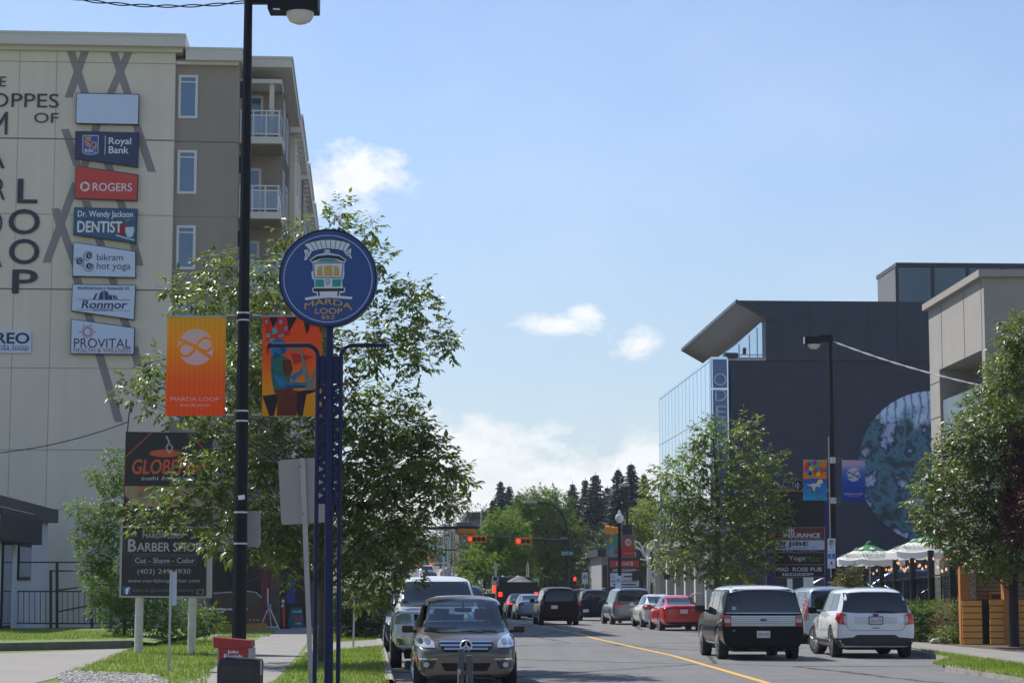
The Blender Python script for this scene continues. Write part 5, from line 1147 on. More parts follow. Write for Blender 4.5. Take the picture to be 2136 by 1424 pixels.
def wheel(root, x, y, r, w, rim_m, spokes=5, turn=0., rimr=.68):
    s = 1 if x > 0 else -1
    mb = MB(); mb.lathe([(r*rimr, -w/2), (r*.95, -w/2), (r, -w*.36), (r, w*.36), (r*.95, w/2), (r*rimr, w/2), (r*rimr*.97, w*.2), (.001, w*.15)] if s > 0 else [(r*rimr, w/2), (r*.95, w/2), (r, w*.36), (r, -w*.36), (r*.95, -w/2), (r*rimr, -w/2), (r*rimr*.97, -w*.2), (.001, -w*.15)], (0, 0, 0), 'x', 32)
    o = mb.build('wheel', TYRE, root, True, 40); o.location = (x-s*w/2, y, r); o.rotation_euler = (0, 0, turn)
    mb = MB(); R0 = r*rimr; xo = s*w*.46
    mb.lathe([(R0, s*w*.5), (R0*.9, s*w*.49), (R0*.88, s*w*.32)], (0, 0, 0), 'x', 32)
    for k in range(spokes):
        a = 2*math.pi*k/spokes
        for da in (-.13, .13):
            c1, s1 = math.cos(a+da*.6), math.sin(a+da*.6); c2, s2 = math.cos(a+da*1.6), math.sin(a+da*1.6)
            mb.tube([(xo, R0*.16*c1, R0*.16*s1), (xo-.01*s, R0*.93*c2, R0*.93*s2)], [.03*r/.35, .034*r/.35], 5)
    mb.lathe([(R0*.22, xo-.03*s), (R0*.22, xo+.012*s), (R0*.12, xo+.02*s), (.001, xo+.02*s)], (0, 0, 0), 'x', 14)
    mb.build('rim', rim_m, o, True, 35)
    return o
def mirror(root, x, y, z, w, h, mat, d=.14):
    s = 1 if x > 0 else -1
    mb = MB(); mb.box(min(x, x+s*w), max(x, x+s*w), y-d/2, y+d/2, z, z+h, min(w, h, d)*.28); mb.tube([(x-s*.10, y, z+h*.15), (x+s*.05, y, z+h*.25)], .03, 6)
    return mb.build('mirror', mat, root, True, 50)
def plate(root, bvh, x, z, rear, txt=None, framed=False):
    s = -1 if rear else 1
    h = bvh.ray_cast(Vector((x, s*9, z)), Vector((0, -s, 0))); y = (h[0].y if h[0] else s*2)+s*.02
    mb = MB(); mb.box(x-.155, x+.155, min(y, y-s*.02), max(y, y-s*.02), z-.08, z+.08, .004); p = mb.build('license_plate', PLATE, root)
    if framed:
        f = MB(); yy = y+s*.004
        for (a, b, c, d) in ((-.17, .17, .075, .095), (-.17, .17, -.095, -.075), (-.17, -.152, -.075, .075), (.152, .17, -.075, .075)): f.box(x+a, x+b, min(yy, y-s*.02), max(yy, y-s*.02), z+c, z+d)
        f.build('plate_frame', PLAS, p)
    if txt:
        mb = MB(); mb.text(txt, x-.13, x+.13, z-.045, z+.035, y+s*.004, bold=.012)
        if not rear:
            for v in mb.bm.verts: v.co.x = 2*x-v.co.x
        mb.build('plate_number', PRED, p)
    return p
mir = lambda q: [(-x, z) for x, z in q]
def car(name, label, cat, prof, dims, loc, rz, pmat, wy, wr, rim=ALLOY, group=None, sidewin=None, windshield=None, rearwin=None, tails=(), tailmat=TAIL, heads=(), hole=None, mirrors=None, mirmat=None, platez=None, ptxt=None, framed=False, detail=True, spokes=5, turn=0, handles=True, glassm=None, doors=None, lower=None):
    L, W, H = dims; t = thing(name, label, cat, loc, rz, group)
    me, bvh = car_body(prof, L, W, H, wy, wr, hole)
    link_mesh('body', me, pmat, t, True, 28)
    G = glassm or TGLASS
    for q in (sidewin or []):
        for s in (-1, 1): patch('side_window', bvh, q, 'x', s, G, t)
    if windshield: patch('windshield', bvh, windshield, 'y', 1, G, t, .008)
    if rearwin: patch('rear_window', bvh, rearwin, 'y', -1, G, t, .008)
    for q in tails:
        patch('taillight', bvh, q, 'y', -1, tailmat, t, .015, .05); patch('taillight', bvh, mir(q), 'y', -1, tailmat, t, .015, .05)
    for q in heads:
        patch('headlight', bvh, q, 'y', 1, HEAD, t, .012, .05); patch('headlight', bvh, mir(q), 'y', 1, HEAD, t, .012, .05)
    for y in wy:
        for s in (-1, 1): wheel(t, s*(W/2-.015), y, wr, .235, rim, spokes, turn if y > 0 else 0)
    mb = MB(); mb.box(-W/2+.30, W/2-.30, -L/2+.25, L/2-.3, wr*.52, H*.3); mb.build('underbody', WELL, t)
    if mirrors:
        y, z, w, h = mirrors
        for s in (-1, 1): mirror(t, s*(W/2-.02), y, z, w, h, mirmat or pmat)
    if platez is not None: plate(t, bvh, 0, platez, True, ptxt, framed)
    if doors:
        mb = []
        for y in doors:
            for s in (-1, 1): patch('door_seam', bvh, [(y-.006, H*.2), (y+.006, H*.2), (y+.006, H*.57), (y-.006, H*.57)], 'x', s, WELL, t, .002, .1)
    if lower:
        for q in lower: patch('lower_cladding', bvh, q, 'y', -1, PLAS, t, .006, .06)
    return t, bvh
HD = R(3.2)
# --- brown compact hatch facing us, at the left kerb
BRN = paint('bronze_brown_paint', (.125, .102, .080), .5, .3)
WS = [(-.60, .98), (.60, .98), (.54, 1.46), (.30, 1.50), (-.30, 1.50), (-.54, 1.46)]
def pin(q, x, z):
    c = False
    for (a, b) in zip(q, q[1:]+q[:1]):
        if (a[1] > z) != (b[1] > z) and x < (b[0]-a[0])*(z-a[1])/(b[1]-a[1])+a[0]: c = not c
    return c
CLG = glass('clear_car_glass', (.62, .74, .78), .13); 
WSO = [(-.69, .955), (-.35, .935), (.35, .935), (.69, .955), (.60, 1.49), (.3, 1.53), (-.3, 1.53), (-.60, 1.49)]
RWO = [(-.58, 1.10), (.58, 1.10), (.52, 1.45), (-.52, 1.45)]
hole = lambda c, n: (pin(WSO, c.x, c.z) and n.y > .25 and .0 < c.y < 1.45) or (pin(RWO, c.x, c.z) and n.y < -.25 and c.y < -1.3) or (n.x*(1 if c.x > 0 else -1) > .5 and 1.06 < c.z < 1.42 and -1.2 < c.y < .75 and abs(c.x) > .4)
mloc = Vector(((870+1078)/2, 0, 0)); Ym = 38.0
mx_ = at(970, 1300, 36.0).x
t, bv = car('parked_car', 'bronze brown compact hatchback facing the camera at the left kerb', 'car', TWO, (4.27, 1.78, 1.60), (mx_-.10, 38.15, 0), math.pi+HD, BRN, (-1.38, 1.40), .315, group='cars parked along the kerbs', windshield=None, heads=[[(.53, .77), (.63, .88), (.78, .92), (.85, .84), (.84, .73), (.72, .69), (.52, .69)]], hole=hole, mirrors=(.70, .93, .20, .13), mirmat=paint('dark_bronze_paint', (.05, .04, .032), .4, .3), doors=(.45, -.55), sidewin=None)
patch('windshield', bv, WSO, 'y', 1, CLG, t, .010, .06)
fr = []
for i in range(len(WSO)):
    a, b = WSO[i], WSO[(i+1) % len(WSO)]; k = .91
    f2 = lambda p: (p[0]*.925, 1.23+(p[1]-1.23)*.90)
    fr.append([a, b, f2(b), f2(a)])
for q in fr: patch('window_frit', bv, q, 'y', 1, WELL, t, .007, .08)
patch('rear_window', bv, RWO, 'y', -1, CLG, t, .008)
for s in (-1, 1): patch('side_window', bv, [(-1.25, 1.03), (.95, 1.03), (.55, 1.28), (.15, 1.46), (-1.15, 1.46)], 'x', s, CLG, t, .008)
INT = M('car_interior_dark', (.022, .024, .028), .8)
for x in (-.36, .36):
    mb = MB(); mb.box(x-.25, x+.25, -.20, -.06, .62, 1.12, .05); mb.box(x-.14, x+.14, -.20, -.09, 1.15, 1.36, .045); mb.tube([(x-.06, -.14, 1.1), (x-.06, -.14, 1.2)], .012, 5); mb.tube([(x+.06, -.14, 1.1), (x+.06, -.14, 1.2)], .012, 5); mb.build('seat', INT, t, True, 40)
mb = MB(); mb.box(-.62, .62, -1.15, -1.0, .6, 1.10, .05); mb.build('rear_bench', INT, t, True)
mb = MB(); mb.box(-.74, .74, .68, 1.25, .72, .93, .05); mb.build('dashboard', INT, t, True)
mb = MB(); mb.lathe([(.185, -.015), (.2, 0), (.185, .015), (.17, 0), (.185, -.015)], (0, 0, 0), 'y', 24); mb.tube([(-.18, 0, 0), (.18, 0, 0)], .015, 5); o = mb.build('steering_wheel', INT, t, True); o.location = (-.36, .55, .96); o.rotation_euler = (R(-25), 0, 0)
mb = MB(); mb.box(-.15, .15, .50, .55, 1.30, 1.38, .02); mb.tube([(0, .52, 1.36), (0, .50, 1.47)], .02, 5); mb.build('rear_view_mirror', PLAS, t, True)
mb = MB(); mb.box(-.80, .80, -2.0, 1.9, .30, .60); mb.build('floor_pan', WELL, t)
patch('grille', bv, [(-.44, .80), (.44, .80), (.47, .74), (.36, .62), (-.36, .62), (-.47, .74)], 'y', 1, WELL, t, .006)
for k, (z, w) in enumerate(((.785, .44), (.725, .43), (.665, .37))): patch('grille_bar', bv, [(-w, z-.016), (w, z-.016), (w, z+.016), (-w, z+.016)], 'y', 1, CHROME, t, .022)
h = bv.ray_cast(Vector((0, 9, .73)), Vector((0, -1, 0))); ye = h[0].y+.07
mb = MB(); mb.lathe([(.082, 0), (.098, .012), (.105, 0), (.098, -.012), (.082, 0)], (0, ye, .73), 'y', 28)
for a in (90, 210, 330): d = Vector((math.cos(R(a)), 0, math.sin(R(a)))); n = Vector((-d.z, 0, d.x)); p0 = Vector((0, ye, .73)); mb.face([p0+n*.018+d*.01, p0+d*.09, p0-n*.018+d*.01])
mb.build('emblem', M('emblem_silver', (.80, .82, .86), .35, .2, 0), t)
mb = MB(); mb.lathe([(.08, -.01), (.001, -.01)], (0, ye, .73), 'y', 20); mb.build('emblem_back', WELL, t)
patch('lower_grille', bv, [(-.42, .43), (.42, .43), (.35, .29), (-.35, .29)], 'y', 1, WELL, t, .006)
for s in (-1, 1):
    patch('fog_recess', bv, [(s*.50, .46), (s*.80, .46), (s*.80, .34), (s*.56, .33)] if s > 0 else [(-.80, .46), (-.50, .46), (-.56, .33), (-.80, .34)], 'y', 1, PLAS, t, .006)
    patch('fog_lamp', bv, [(s*.66+.048*math.cos(a*.7), .40+.048*math.sin(a*.7)) for a in range(9)], 'y', 1, HEAD, t, .016)
    patch('bumper_trim', bv, [(s*.48 if s > 0 else -.83, .49), (s*.83 if s > 0 else -.48, .49), (s*.83 if s > 0 else -.48, .51), (s*.48 if s > 0 else -.83, .51)], 'y', 1, CHROME, t, .010)
    for dx, r_ in ((.64, .05), (.755, .045)): patch('lamp_lens', bv, [(s*dx+r_*math.cos(a*.7), .795+r_*math.sin(a*.7)) for a in range(9)], 'y', 1, CHROME, t, .022)
patch('side_marker', bv, [(.80, .44), (.865, .44), (.865, .53), (.81, .53)], 'y', 1, AMB, t, .014)
hb = bv.ray_cast(Vector((0, 1.72, 5)), Vector((0, 0, -1)))
mb = MB(); mb.lathe([(.03, -.004), (.03, .008), (.001, .010)], (0, 1.78, bv.ray_cast(Vector((0, 1.78, 5)), Vector((0, 0, -1)))[0].z+.002), 'z', 14); mb.build('bonnet_badge', CHROME, t)
mb = MB(); wz = lambda x: bv.ray_cast(Vector((x, 9, .965)), Vector((0, -1, 0)))[0]+Vector((0, .03, .0))
mb.tube([wz(.45), wz(.0), wz(-.42)], .012, 5); mb.tube([wz(.10)+Vector((0, .02, 0)), wz(-.25)+Vector((0, 0, .03)), wz(-.55)+Vector((0, 0, .02))], .010, 5); mb.build('wiper', PLAS, t)
patch('sunroof', bv, [(-.48, -.55), (.48, -.55), (.48, .0), (-.48, .0)], 'z', 1, TGLASS, t, .006)
t.scale = (1, 1, .95)
# --- white pickup behind it
WPT = paint('white_car_paint', (.76, .77, .78), 0, .3)
Yp = 47.4; px_ = at(918, 1300, 47).x
t, bv = car('pickup_truck', 'white pickup truck with large black tow mirrors behind the brown hatchback', 'pickup truck', PICK, (5.9, 2.02, 1.93), (px_-.10, Yp, 0), math.pi+HD, WPT, (-1.75, 1.85), .40, group='cars parked along the kerbs',
            windshield=[(-.80, 1.27), (.80, 1.27), (.66, 1.80), (-.66, 1.80)], heads=[[(.56, .92), (.60, 1.12), (.88, 1.12), (.90, .92)]], mirrors=(1.05, 1.25, .26, .30), mirmat=PLAS, sidewin=[[(.9, 1.22), (.35, 1.75), (-.6, 1.75), (-.62, 1.22)]], doors=(.3, -.75))
patch('grille', bv, [(-.52, 1.12), (.52, 1.12), (.48, .78), (-.48, .78)], 'y', 1, WELL, t, .006); patch('grille_bar', bv, [(-.52, .99), (.52, .99), (.52, .93), (-.52, .93)], 'y', 1, CHROME, t, .015)
patch('bumper', bv, [(-.94, .70), (.94, .70), (.94, .50), (-.94, .50)], 'y', 1, CHROME, t, .02)
mb = MB(); wz = lambda x: bv.ray_cast(Vector((x, 9, 1.29)), Vector((0, -1, 0)))[0]+Vector((0, .03, 0)); mb.tube([wz(.6), wz(.2), wz(-.1)], .014, 5); mb.build('wiper', PLAS, t)
# --- dark vehicles behind the pickup
NVY = paint('navy_car_paint', (.012, .018, .035), .3, .25)
car('parked_suv', 'dark blue SUV mostly hidden behind the white pickup, next to the kerb', 'SUV', TWO, (4.7, 1.88, 1.72), (at(868, 1300, 58).x, 59, 0), math.pi+HD, NVY, (-1.45, 1.45), .36, group='cars parked along the kerbs', windshield=[(-.72, 1.03), (.72, 1.03), (.62, 1.58), (-.62, 1.58)], heads=[[(.55, .78), (.6, .9), (.86, .92), (.86, .76)]], sidewin=[[(-2.0, 1.08), (.9, 1.05), (.3, 1.55), (-1.9, 1.55)]], mirrors=(.8, 1.0, .2, .16), mirmat=PLAS)
car('approaching_suv', 'dark teal SUV coming towards us beyond the white pickup roof', 'SUV', TWO, (4.8, 1.92, 1.80), (at(962, 1300, 77).x, 78, 0), math.pi+HD, paint('dark_teal_paint', (.012, .03, .042), .3, .25), (-1.45, 1.45), .37, windshield=[(-.74, 1.07), (.74, 1.07), (.64, 1.66), (-.64, 1.66)], heads=[[(.55, .82), (.6, .94), (.86, .96), (.86, .80)]], sidewin=[[(-2.0, 1.1), (.9, 1.08), (.3, 1.62), (-1.9, 1.62)]], mirrors=(.85, 1.05, .2, .16), mirmat=PLAS)
# --- black boxy wagon with white roof and silver tailgate
BLKP = paint('black_car_paint', (.007, .008, .011), .0, .2)
xl_ = at(1506, 1300, 50.4).x; xr_ = at(1684, 1300, 50.2).x; fx = (xl_+xr_)/2
t, bv = car('boxy_wagon', 'black boxy wagon with white roof and brushed silver tailgate driving away', 'car', BOXY, (5.12, 1.93, 1.74), (fx-.14, 52.75, 0), R(2.2), BLKP, (-1.52, 1.47), .37, rearwin=[(-.86, 1.10), (.86, 1.10), (.78, 1.61), (-.78, 1.61)], sidewin=[[(-2.42, 1.12), (-1.55, 1.12), (-1.55, 1.58), (-2.36, 1.58)], [(-1.48, 1.12), (-.35, 1.12), (-.35, 1.59), (-1.48, 1.59)], [(-.27, 1.12), (.88, 1.12), (.5, 1.57), (-.27, 1.59)]], mirrors=(.72, 1.09, .26, .17), mirmat=PLAS, platez=.60, ptxt='BYE-9195', doors=(-.3, .8), rim=CHROME, spokes=7)
patch('roof_panel', bv, [(-.74, -2.44), (.74, -2.44), (.79, -1.5), (.79, .35), (.72, .62), (-.72, .62), (-.79, .35), (-.79, -1.5)], 'z', 1, WPT, t, .010)
patch('roof_edge', bv, [(-.80, 1.635), (.80, 1.635), (.78, 1.695), (-.78, 1.695)], 'y', -1, WPT, t, .012, .05)
SILV = M('brushed_silver', (.46, .47, .49), .3, .85, .08, 3)
patch('tailgate_panel', bv, [(-.755, .79), (.755, .79), (.755, 1.03), (-.755, 1.03)], 'y', -1, SILV, t, .010)
for z in (.85, .90, .95, .985): patch('tailgate_groove', bv, [(-.75, z-.004), (.75, z-.004), (.75, z+.004), (-.75, z+.004)], 'y', -1, M('groove_grey', (.12, .12, .13), .5, .5), t, .013)
for s in (-1, 1):
    for (z0, z1__, m) in ((.78, .865, TAIL), (.868, .955, TAILC), (.958, 1.045, TAIL)):
        q = [(.77, z0), (.955, z0), (.955, z1__), (.77, z1__)]; patch('taillight', bv, q if s > 0 else mir(q), 'y', -1, m, t, .016, .05)
patch('badge', bv, [(.085*math.cos(a*.35), .93+.036*math.sin(a*.35)) for a in range(18)], 'y', -1, BADGE, t, .018)
patch('handle_recess', bv, [(-.09, .775), (.09, .775), (.085, .755), (-.085, .755)], 'y', -1, WELL, t, .016)
patch('reflector', bv, [(-.72, .68), (-.66, .68), (-.66, .695), (-.72, .695)], 'y', -1, TAILC, t, .012)
patch('window_decal', bv, [(-.68+(.075 if k % 2 else .035)*math.cos(k*.5236), 1.2+(.06 if k % 2 else .03)*math.sin(k*.5236)) for k in range(12)], 'y', -1, M('decal_pale', (.4, .45, .5), .5), t, .014)
patch('belt_trim', bv, [(-.88, 1.085), (.88, 1.085), (.88, 1.097), (-.88, 1.097)], 'y', -1, CHROME, t, .016)
for s in (-1, 1): patch('belt_trim', bv, [(-2.45, 1.10), (.9, 1.095), (.9, 1.108), (-2.45, 1.113)], 'x', s, CHROME, t, .012)
for s in (-1, 1): patch('sill_trim', bv, [(-1.05, .36), (1.0, .36), (1.0, .40), (-1.05, .40)], 'x', s, CHROME, t, .012)
mb = MB(); mb.tube([(-.35, -2.35, .30), (.1, -2.42, .28)], .06, 8); mb.tube([(.5, -2.5, .27), (.5, -2.2, .28)], .035, 8); mb.build('exhaust', M('dull_exhaust', (.12, .1, .08), .5, .6), t)
mb = MB(); mb.tube([(.1, -1.9, 1.735), (.12, -1.98, 1.86)], .008, 5); mb.build('antenna', PLAS, t)
# --- white crossover parked at the right kerb
xl_ = at(1741, 1300, 51.6).x; xr_ = at(1907, 1300, 51.6).x; ex_ = (xl_+xr_)/2
EDGEP = [(p[0], p[1], p[2], p[3], p[4], p[5]) for p in TWO]
t, bv = car('parked_crossover', 'white crossover with red tail lamps parked at the right kerb, rear towards us', 'car', EDGEP, (4.68, 1.93, 1.70), (ex_+.03, 54.0, 0), R(.4), WPT, (-1.44, 1.40), .375, rearwin=[(-.80, 1.10), (-.4, 1.075), (.4, 1.07), (.80, 1.08), (.70, 1.55), (.3, 1.575), (-.3, 1.575), (-.70, 1.55)], sidewin=[[(-1.9, 1.14), (-.98, 1.12), (-.98, 1.54), (-1.62, 1.54)], [(-.94, 1.12), (-.05, 1.10), (-.05, 1.56), (-.94, 1.54)], [(-.0, 1.10), (1.05, 1.06), (.35, 1.50), (0, 1.56)]], mirrors=(.85, 1.03, .22, .17), mirmat=BLKP, platez=.90, ptxt='ZUL-575', framed=True, doors=(-.02, -1.0, .95), rim=M('two_tone_rim', (.35, .35, .37), .3, .75, .2, 20), turn=R(14), group='cars parked along the kerbs')
for s in (-1, 1):
    q = [(.70, .80), (.90, .82), (.945, .98), (.93, 1.06), (.80, 1.08), (.72, 1.04)]; patch('taillight', bv, q if s > 0 else mir(q), 'y', -1, M('bright_tail_red', (.55, .015, .012), .12, 0, .1, 20, coat=1), t, .018, .05)
    q = [(.70, .83), (.765, .83), (.765, 1.0), (.705, 1.0)]; patch('reverse_lamp', bv, q if s > 0 else mir(q), 'y', -1, TAILC, t, .022, .05)
patch('lower_cladding', bv, [(-.95, .30), (.95, .30), (.95, .47), (.55, .50), (.45, .56), (-.45, .56), (-.55, .50), (-.95, .47)], 'y', -1, PLAS, t, .012, .06)
for s in (-1, 1):
    patch('lower_cladding', bv, [(-2.3, .30), (-1.86, .30), (-1.86, .48), (-2.3, .48)], 'x', s, PLAS, t, .008, .06)
    patch('sill_trim', bv, [(-1.0, .33), (.96, .33), (.96, .42), (-1.0, .42)], 'x', s, PLAS, t, .008, .1)
ln = M('seam_grey', (.25, .25, .26), .6)
for a, b in (((-.70, 1.06), (-.70, .75)), ((-.70, .75), (-.60, .66)), ((-.60, .66), (.60, .66)), ((.60, .66), (.70, .75)), ((.70, .75), (.70, 1.06))):
    d = Vector((b[0]-a[0], b[1]-a[1])).normalized(); n = Vector((-d.y, d.x))*.006
    patch('tailgate_seam', bv, [(a[0]+n.x, a[1]+n.y), (b[0]+n.x, b[1]+n.y), (b[0]-n.x, b[1]-n.y), (a[0]-n.x, a[1]-n.y)], 'y', -1, ln, t, .006, .1)
patch('plate_recess', bv, [(-.50, .82), (.50, .82), (.52, .98), (-.52, .99)], 'y', -1, M('recess_white', (.6, .61, .62), .4, coat=.5), t, .004)
patch('badge', bv, [(.075*math.cos(a*.35), 1.03+.032*math.sin(a*.35)) for a in range(18)], 'y', -1, BADGE, t, .018)
patch('tailgate_pull', bv, [(-.09, .71), (.09, .71), (.09, .735), (-.09, .735)], 'y', -1, ln, t, .01)
mb = MB(); wz = lambda x: bv.ray_cast(Vector((x, -9, 1.12)), Vector((0, 1, 0)))[0]+Vector((0, -.03, .0)); mb.tube([wz(.0), wz(.2)+Vector((0, 0, -.01)), wz(.45)+Vector((0, 0, -.02))], .02, 6); mb.build('wiper', PLAS, t)
patch('sunroof', bv, [(-.5, -1.5), (.5, -1.5), (.5, .2), (-.5, .2)], 'z', 1, TGLASS, t, .006)
mb = MB()
for s in (-1, 1):
    for y in (.55, -.5):
        p = bv.ray_cast(Vector((s*5, y, .97)), Vector((-s, 0, 0)))[0]; mb.box(p.x-.02, p.x+.03, p.y-.09, p.y+.09, .955, .985, .01)
mb.build('door_handle', WPT, t)
# --- pale blue minivan between them
LBL = paint('pale_blue_silver_paint', (.42, .50, .56), .4, .3)
vx = at(1672, 1300, 65).x
t, bv = car('parked_minivan', 'pale blue silver minivan between the black wagon and the white crossover', 'minivan', VAN, (5.0, 1.95, 1.76), (vx+.90, 67.6, 0), R(3), LBL, (-1.5, 1.5), .35, rearwin=[(-.74, 1.05), (.74, 1.05), (.68, 1.60), (-.68, 1.60)], sidewin=[[(-2.2, 1.08), (-1.0, 1.06), (-1.0, 1.58), (-2.0, 1.58)], [(-.94, 1.06), (1.4, 1.0), (.6, 1.55), (-.94, 1.58)]], tails=[[(.80, .72), (.93, .72), (.94, 1.0), (.88, 1.35), (.78, 1.42), (.80, 1.0)]], tailmat=M('pink_tail', (.42, .10, .08), .15, 0, .2, 10, coat=1), platez=.75, mirrors=(1.2, 1.0, .2, .16), mirmat=PLAS, group='cars parked along the kerbs')
# --- red sedan, white sedan, grey minivan, navy suv with spare wheel along the right kerb
REDC = paint('red_car_paint', (.62, .018, .016), .0, .22)
rx = at(1416, 1300, 87).x
t, bv = car('parked_sedan', 'bright red sedan parked ahead of the black wagon', 'car', SED, (4.63, 1.80, 1.44), (rx+.02, 89.2, 0), R(4.5), REDC, (-1.35, 1.35), .33, rearwin=[(-.56, .98), (.56, .98), (.50, 1.32), (-.50, 1.32)], sidewin=[[(-1.45, 1.0), (.95, .92), (.2, 1.33), (-.85, 1.34)]], tails=[[(.56, .82), (.84, .80), (.86, .92), (.70, .96), (.56, .90)]], platez=.78, mirrors=(.75, .92, .19, .13), mirmat=REDC, group='cars parked along the kerbs', lower=[[(-.78, .20), (.78, .20), (.74, .36), (-.74, .36)]])
wx = at(1372, 1300, 95).x
t, bv = car('parked_sedan', 'white sedan partly hidden behind the red sedan', 'car', SED, (4.85, 1.84, 1.47), (wx+.10, 97.6, 0), R(4.5), paint('pearl_white_paint', (.66, .66, .64), .1, .3), (-1.4, 1.4), .33, rearwin=[(-.58, 1.0), (.58, 1.0), (.52, 1.35), (-.52, 1.35)], sidewin=[[(-1.5, 1.02), (1.0, .94), (.2, 1.36), (-.9, 1.37)]], tails=[[(.50, .80), (.86, .78), (.88, .98), (.72, 1.0), (.52, .92)]], platez=.75, mirrors=(.75, .94, .19, .13), group='cars parked along the kerbs')
gx = at(1311, 1300, 103).x
t, bv = car('parked_minivan', 'grey minivan with wide red tail lamps ahead of the white sedan', 'minivan', VAN, (5.1, 1.98, 1.77), (gx, 105.4, 0), R(5), paint('steel_grey_paint', (.16, .19, .22), .5, .3), (-1.5, 1.5), .35, rearwin=[(-.76, 1.12), (.76, 1.12), (.70, 1.62), (-.70, 1.62)], sidewin=[[(-2.2, 1.08), (-1.0, 1.06), (-1.0, 1.6), (-2.0, 1.6)], [(-.94, 1.06), (1.4, 1.0), (.6, 1.57), (-.94, 1.6)]], tails=[[(.40, .86), (.95, .86), (.95, 1.08), (.74, 1.08), (.40, 1.02)]], tailmat=M('grey_van_tail', (.5, .03, .025), .15, 0, .1, coat=1), platez=.72, mirrors=(1.2, 1.0, .2, .16), mirmat=PLAS, group='cars parked along the kerbs')
sx_ = at(1238, 1300, 116).x
t, bv = car('parked_suv', 'small navy SUV with a covered spare wheel on its back', 'SUV', TWO, (4.2, 1.82, 1.70), (sx_, 118.3, 0), R(4), NVY, (-1.3, 1.3), .35, rearwin=[(-.70, 1.12), (.70, 1.12), (.62, 1.54), (-.62, 1.54)], sidewin=[[(-1.85, 1.1), (.9, 1.06), (.3, 1.54), (-1.75, 1.54)]], tails=[[(.78, .80), (.90, .80), (.90, 1.3), (.80, 1.3)]], mirrors=(.8, 1.0, .2, .16), mirmat=PLAS, group='cars parked along the kerbs')
mb = MB(); mb.lathe([(.34, 0), (.35, -.18), (.30, -.21), (.001, -.22)], (.08, -2.05, .86), 'y', 28); mb.build('spare_wheel_cover', NVY, t, True, 40); plate(t, bv, -.55, .55, True)
mb = MB()
for s in (-1, 1): mb.tube([(s*.6, -1.4, 1.74), (s*.6, .3, 1.75)], .02, 5)
mb.build('roof_rail', ALLOY, t)
bx = at(1163, 1300, 101.5).x
t, bv = car('waiting_suv', 'black dark red SUV waiting in the right lane with a see-through rear window', 'SUV', TWO, (4.75, 1.93, 1.80), (bx-.05, 104.0, 0), R(4.5), paint('black_cherry_paint', (.018, .006, .008), .2, .22), (-1.4, 1.4), .37, rearwin=[(-.74, 1.12), (.74, 1.12), (.64, 1.62), (-.64, 1.62)], sidewin=[[(-2.0, 1.12), (.95, 1.08), (.3, 1.62), (-1.9, 1.62)]], tails=[[(.80, .95), (.92, .95), (.86, 1.55), (.76, 1.55)]], tailmat=M('dark_tail', (.12, .01, .01), .15, coat=1), platez=None, mirrors=(.8, 1.05, .22, .18), mirmat=PLAS)
plate(t, bv, -.28, .85, True)
cx_ = at(1109, 1300, 121).x
t, bv = car('waiting_car', 'silver blue sedan waiting behind the dump truck', 'car', SED, (4.6, 1.80, 1.45), (cx_-.1, 123.5, 0), R(5), paint('silver_blue_paint', (.20, .26, .36), .5, .3), (-1.35, 1.35), .32, rearwin=[(-.56, .99), (.56, .99), (.50, 1.34), (-.50, 1.34)], sidewin=[[(-1.4, 1.0), (.95, .93), (.2, 1.34), (-.85, 1.35)]], tails=[[(.50, .78), (.84, .80), (.70, .96), (.55, .95)]], tailmat=M('dull_tail', (.18, .02, .02), .2, coat=1), mirrors=(.75, .93, .19, .13))
dx_ = at(1083, 1300, 128).x
t, bv = car('waiting_car', 'small dark plum car with lit brake lamp beside the dump truck', 'car', SED, (4.4, 1.76, 1.46), (dx_+.0, 130.5, 0), R(5), paint('dark_plum_paint', (.02, .010, .016), .3, .25), (-1.3, 1.3), .31, rearwin=[(-.56, .99), (.56, .99), (.50, 1.34), (-.50, 1.34)], sidewin=[[(-1.4, 1.0), (.95, .93), (.2, 1.34), (-.85, 1.35)]], tails=[[(.58, .82), (.84, .80), (.84, .98), (.60, .96)]], tailmat=BRAKE)
t, bv = car('moving_car', 'dark maroon car roof showing between the black SUV and the navy SUV', 'car', TWO, (4.6, 1.85, 1.74), (at(1212, 1300, 133).x, 135, 0), R(4), paint('maroon_paint', (.05, .01, .014), .2, .25), (-1.4, 1.4), .35, rearwin=[(-.72, 1.1), (.72, 1.1), (.62, 1.56), (-.62, 1.56)], tails=[[(.78, .80), (.90, .80), (.90, 1.1), (.80, 1.1)]])
# --- dump truck
TY = 137.0; tx = at(1081, 1300, TY).x
t = thing('dump_truck', 'dark grey dump truck with a heaped gravel load and two silver exhaust stacks', 'truck', (tx, TY, 0), R(4.2))
DTK = M('dump_box_grey', (.035, .038, .042), .5, .2, .15, 2); TW = 2.75
mb = MB(); mb.box(-TW/2, TW/2, 0, .12, 1.05, 2.62); mb.box(-TW/2, -TW/2+.1, .123, 5.5, 1.05, 2.75); mb.box(TW/2-.1, TW/2, .123, 5.5, 1.05, 2.75); mb.box(-TW/2+.103, TW/2-.103, .123, 5.5, 1.05, 1.2); mb.box(-TW/2+.103, TW/2-.103, 5.4, 5.55, 1.05, 3.0)
for z in (1.1, 2.5): mb.box(-TW/2-.03, TW/2+.03, -.06, -.003, z, z+.12)
for x in (-1.25, 0, 1.25): mb.box(x-.05, x+.05, -.05, -.004, 1.224, 2.496)
mb.build('dump_box', DTK, t)
mb = MB(); rr_ = random.Random(4); N = 12; g = [[mb.bm.verts.new((-TW/2+.12+(TW-.24)*i/N, .15+5.2*j/N, 2.35+.75*math.exp(-((i/N-.60)**2/.10+(j/N-.45)**2/.12))+rr_.uniform(-.04, .04))) for i in range(N+1)] for j in range(N+1)]
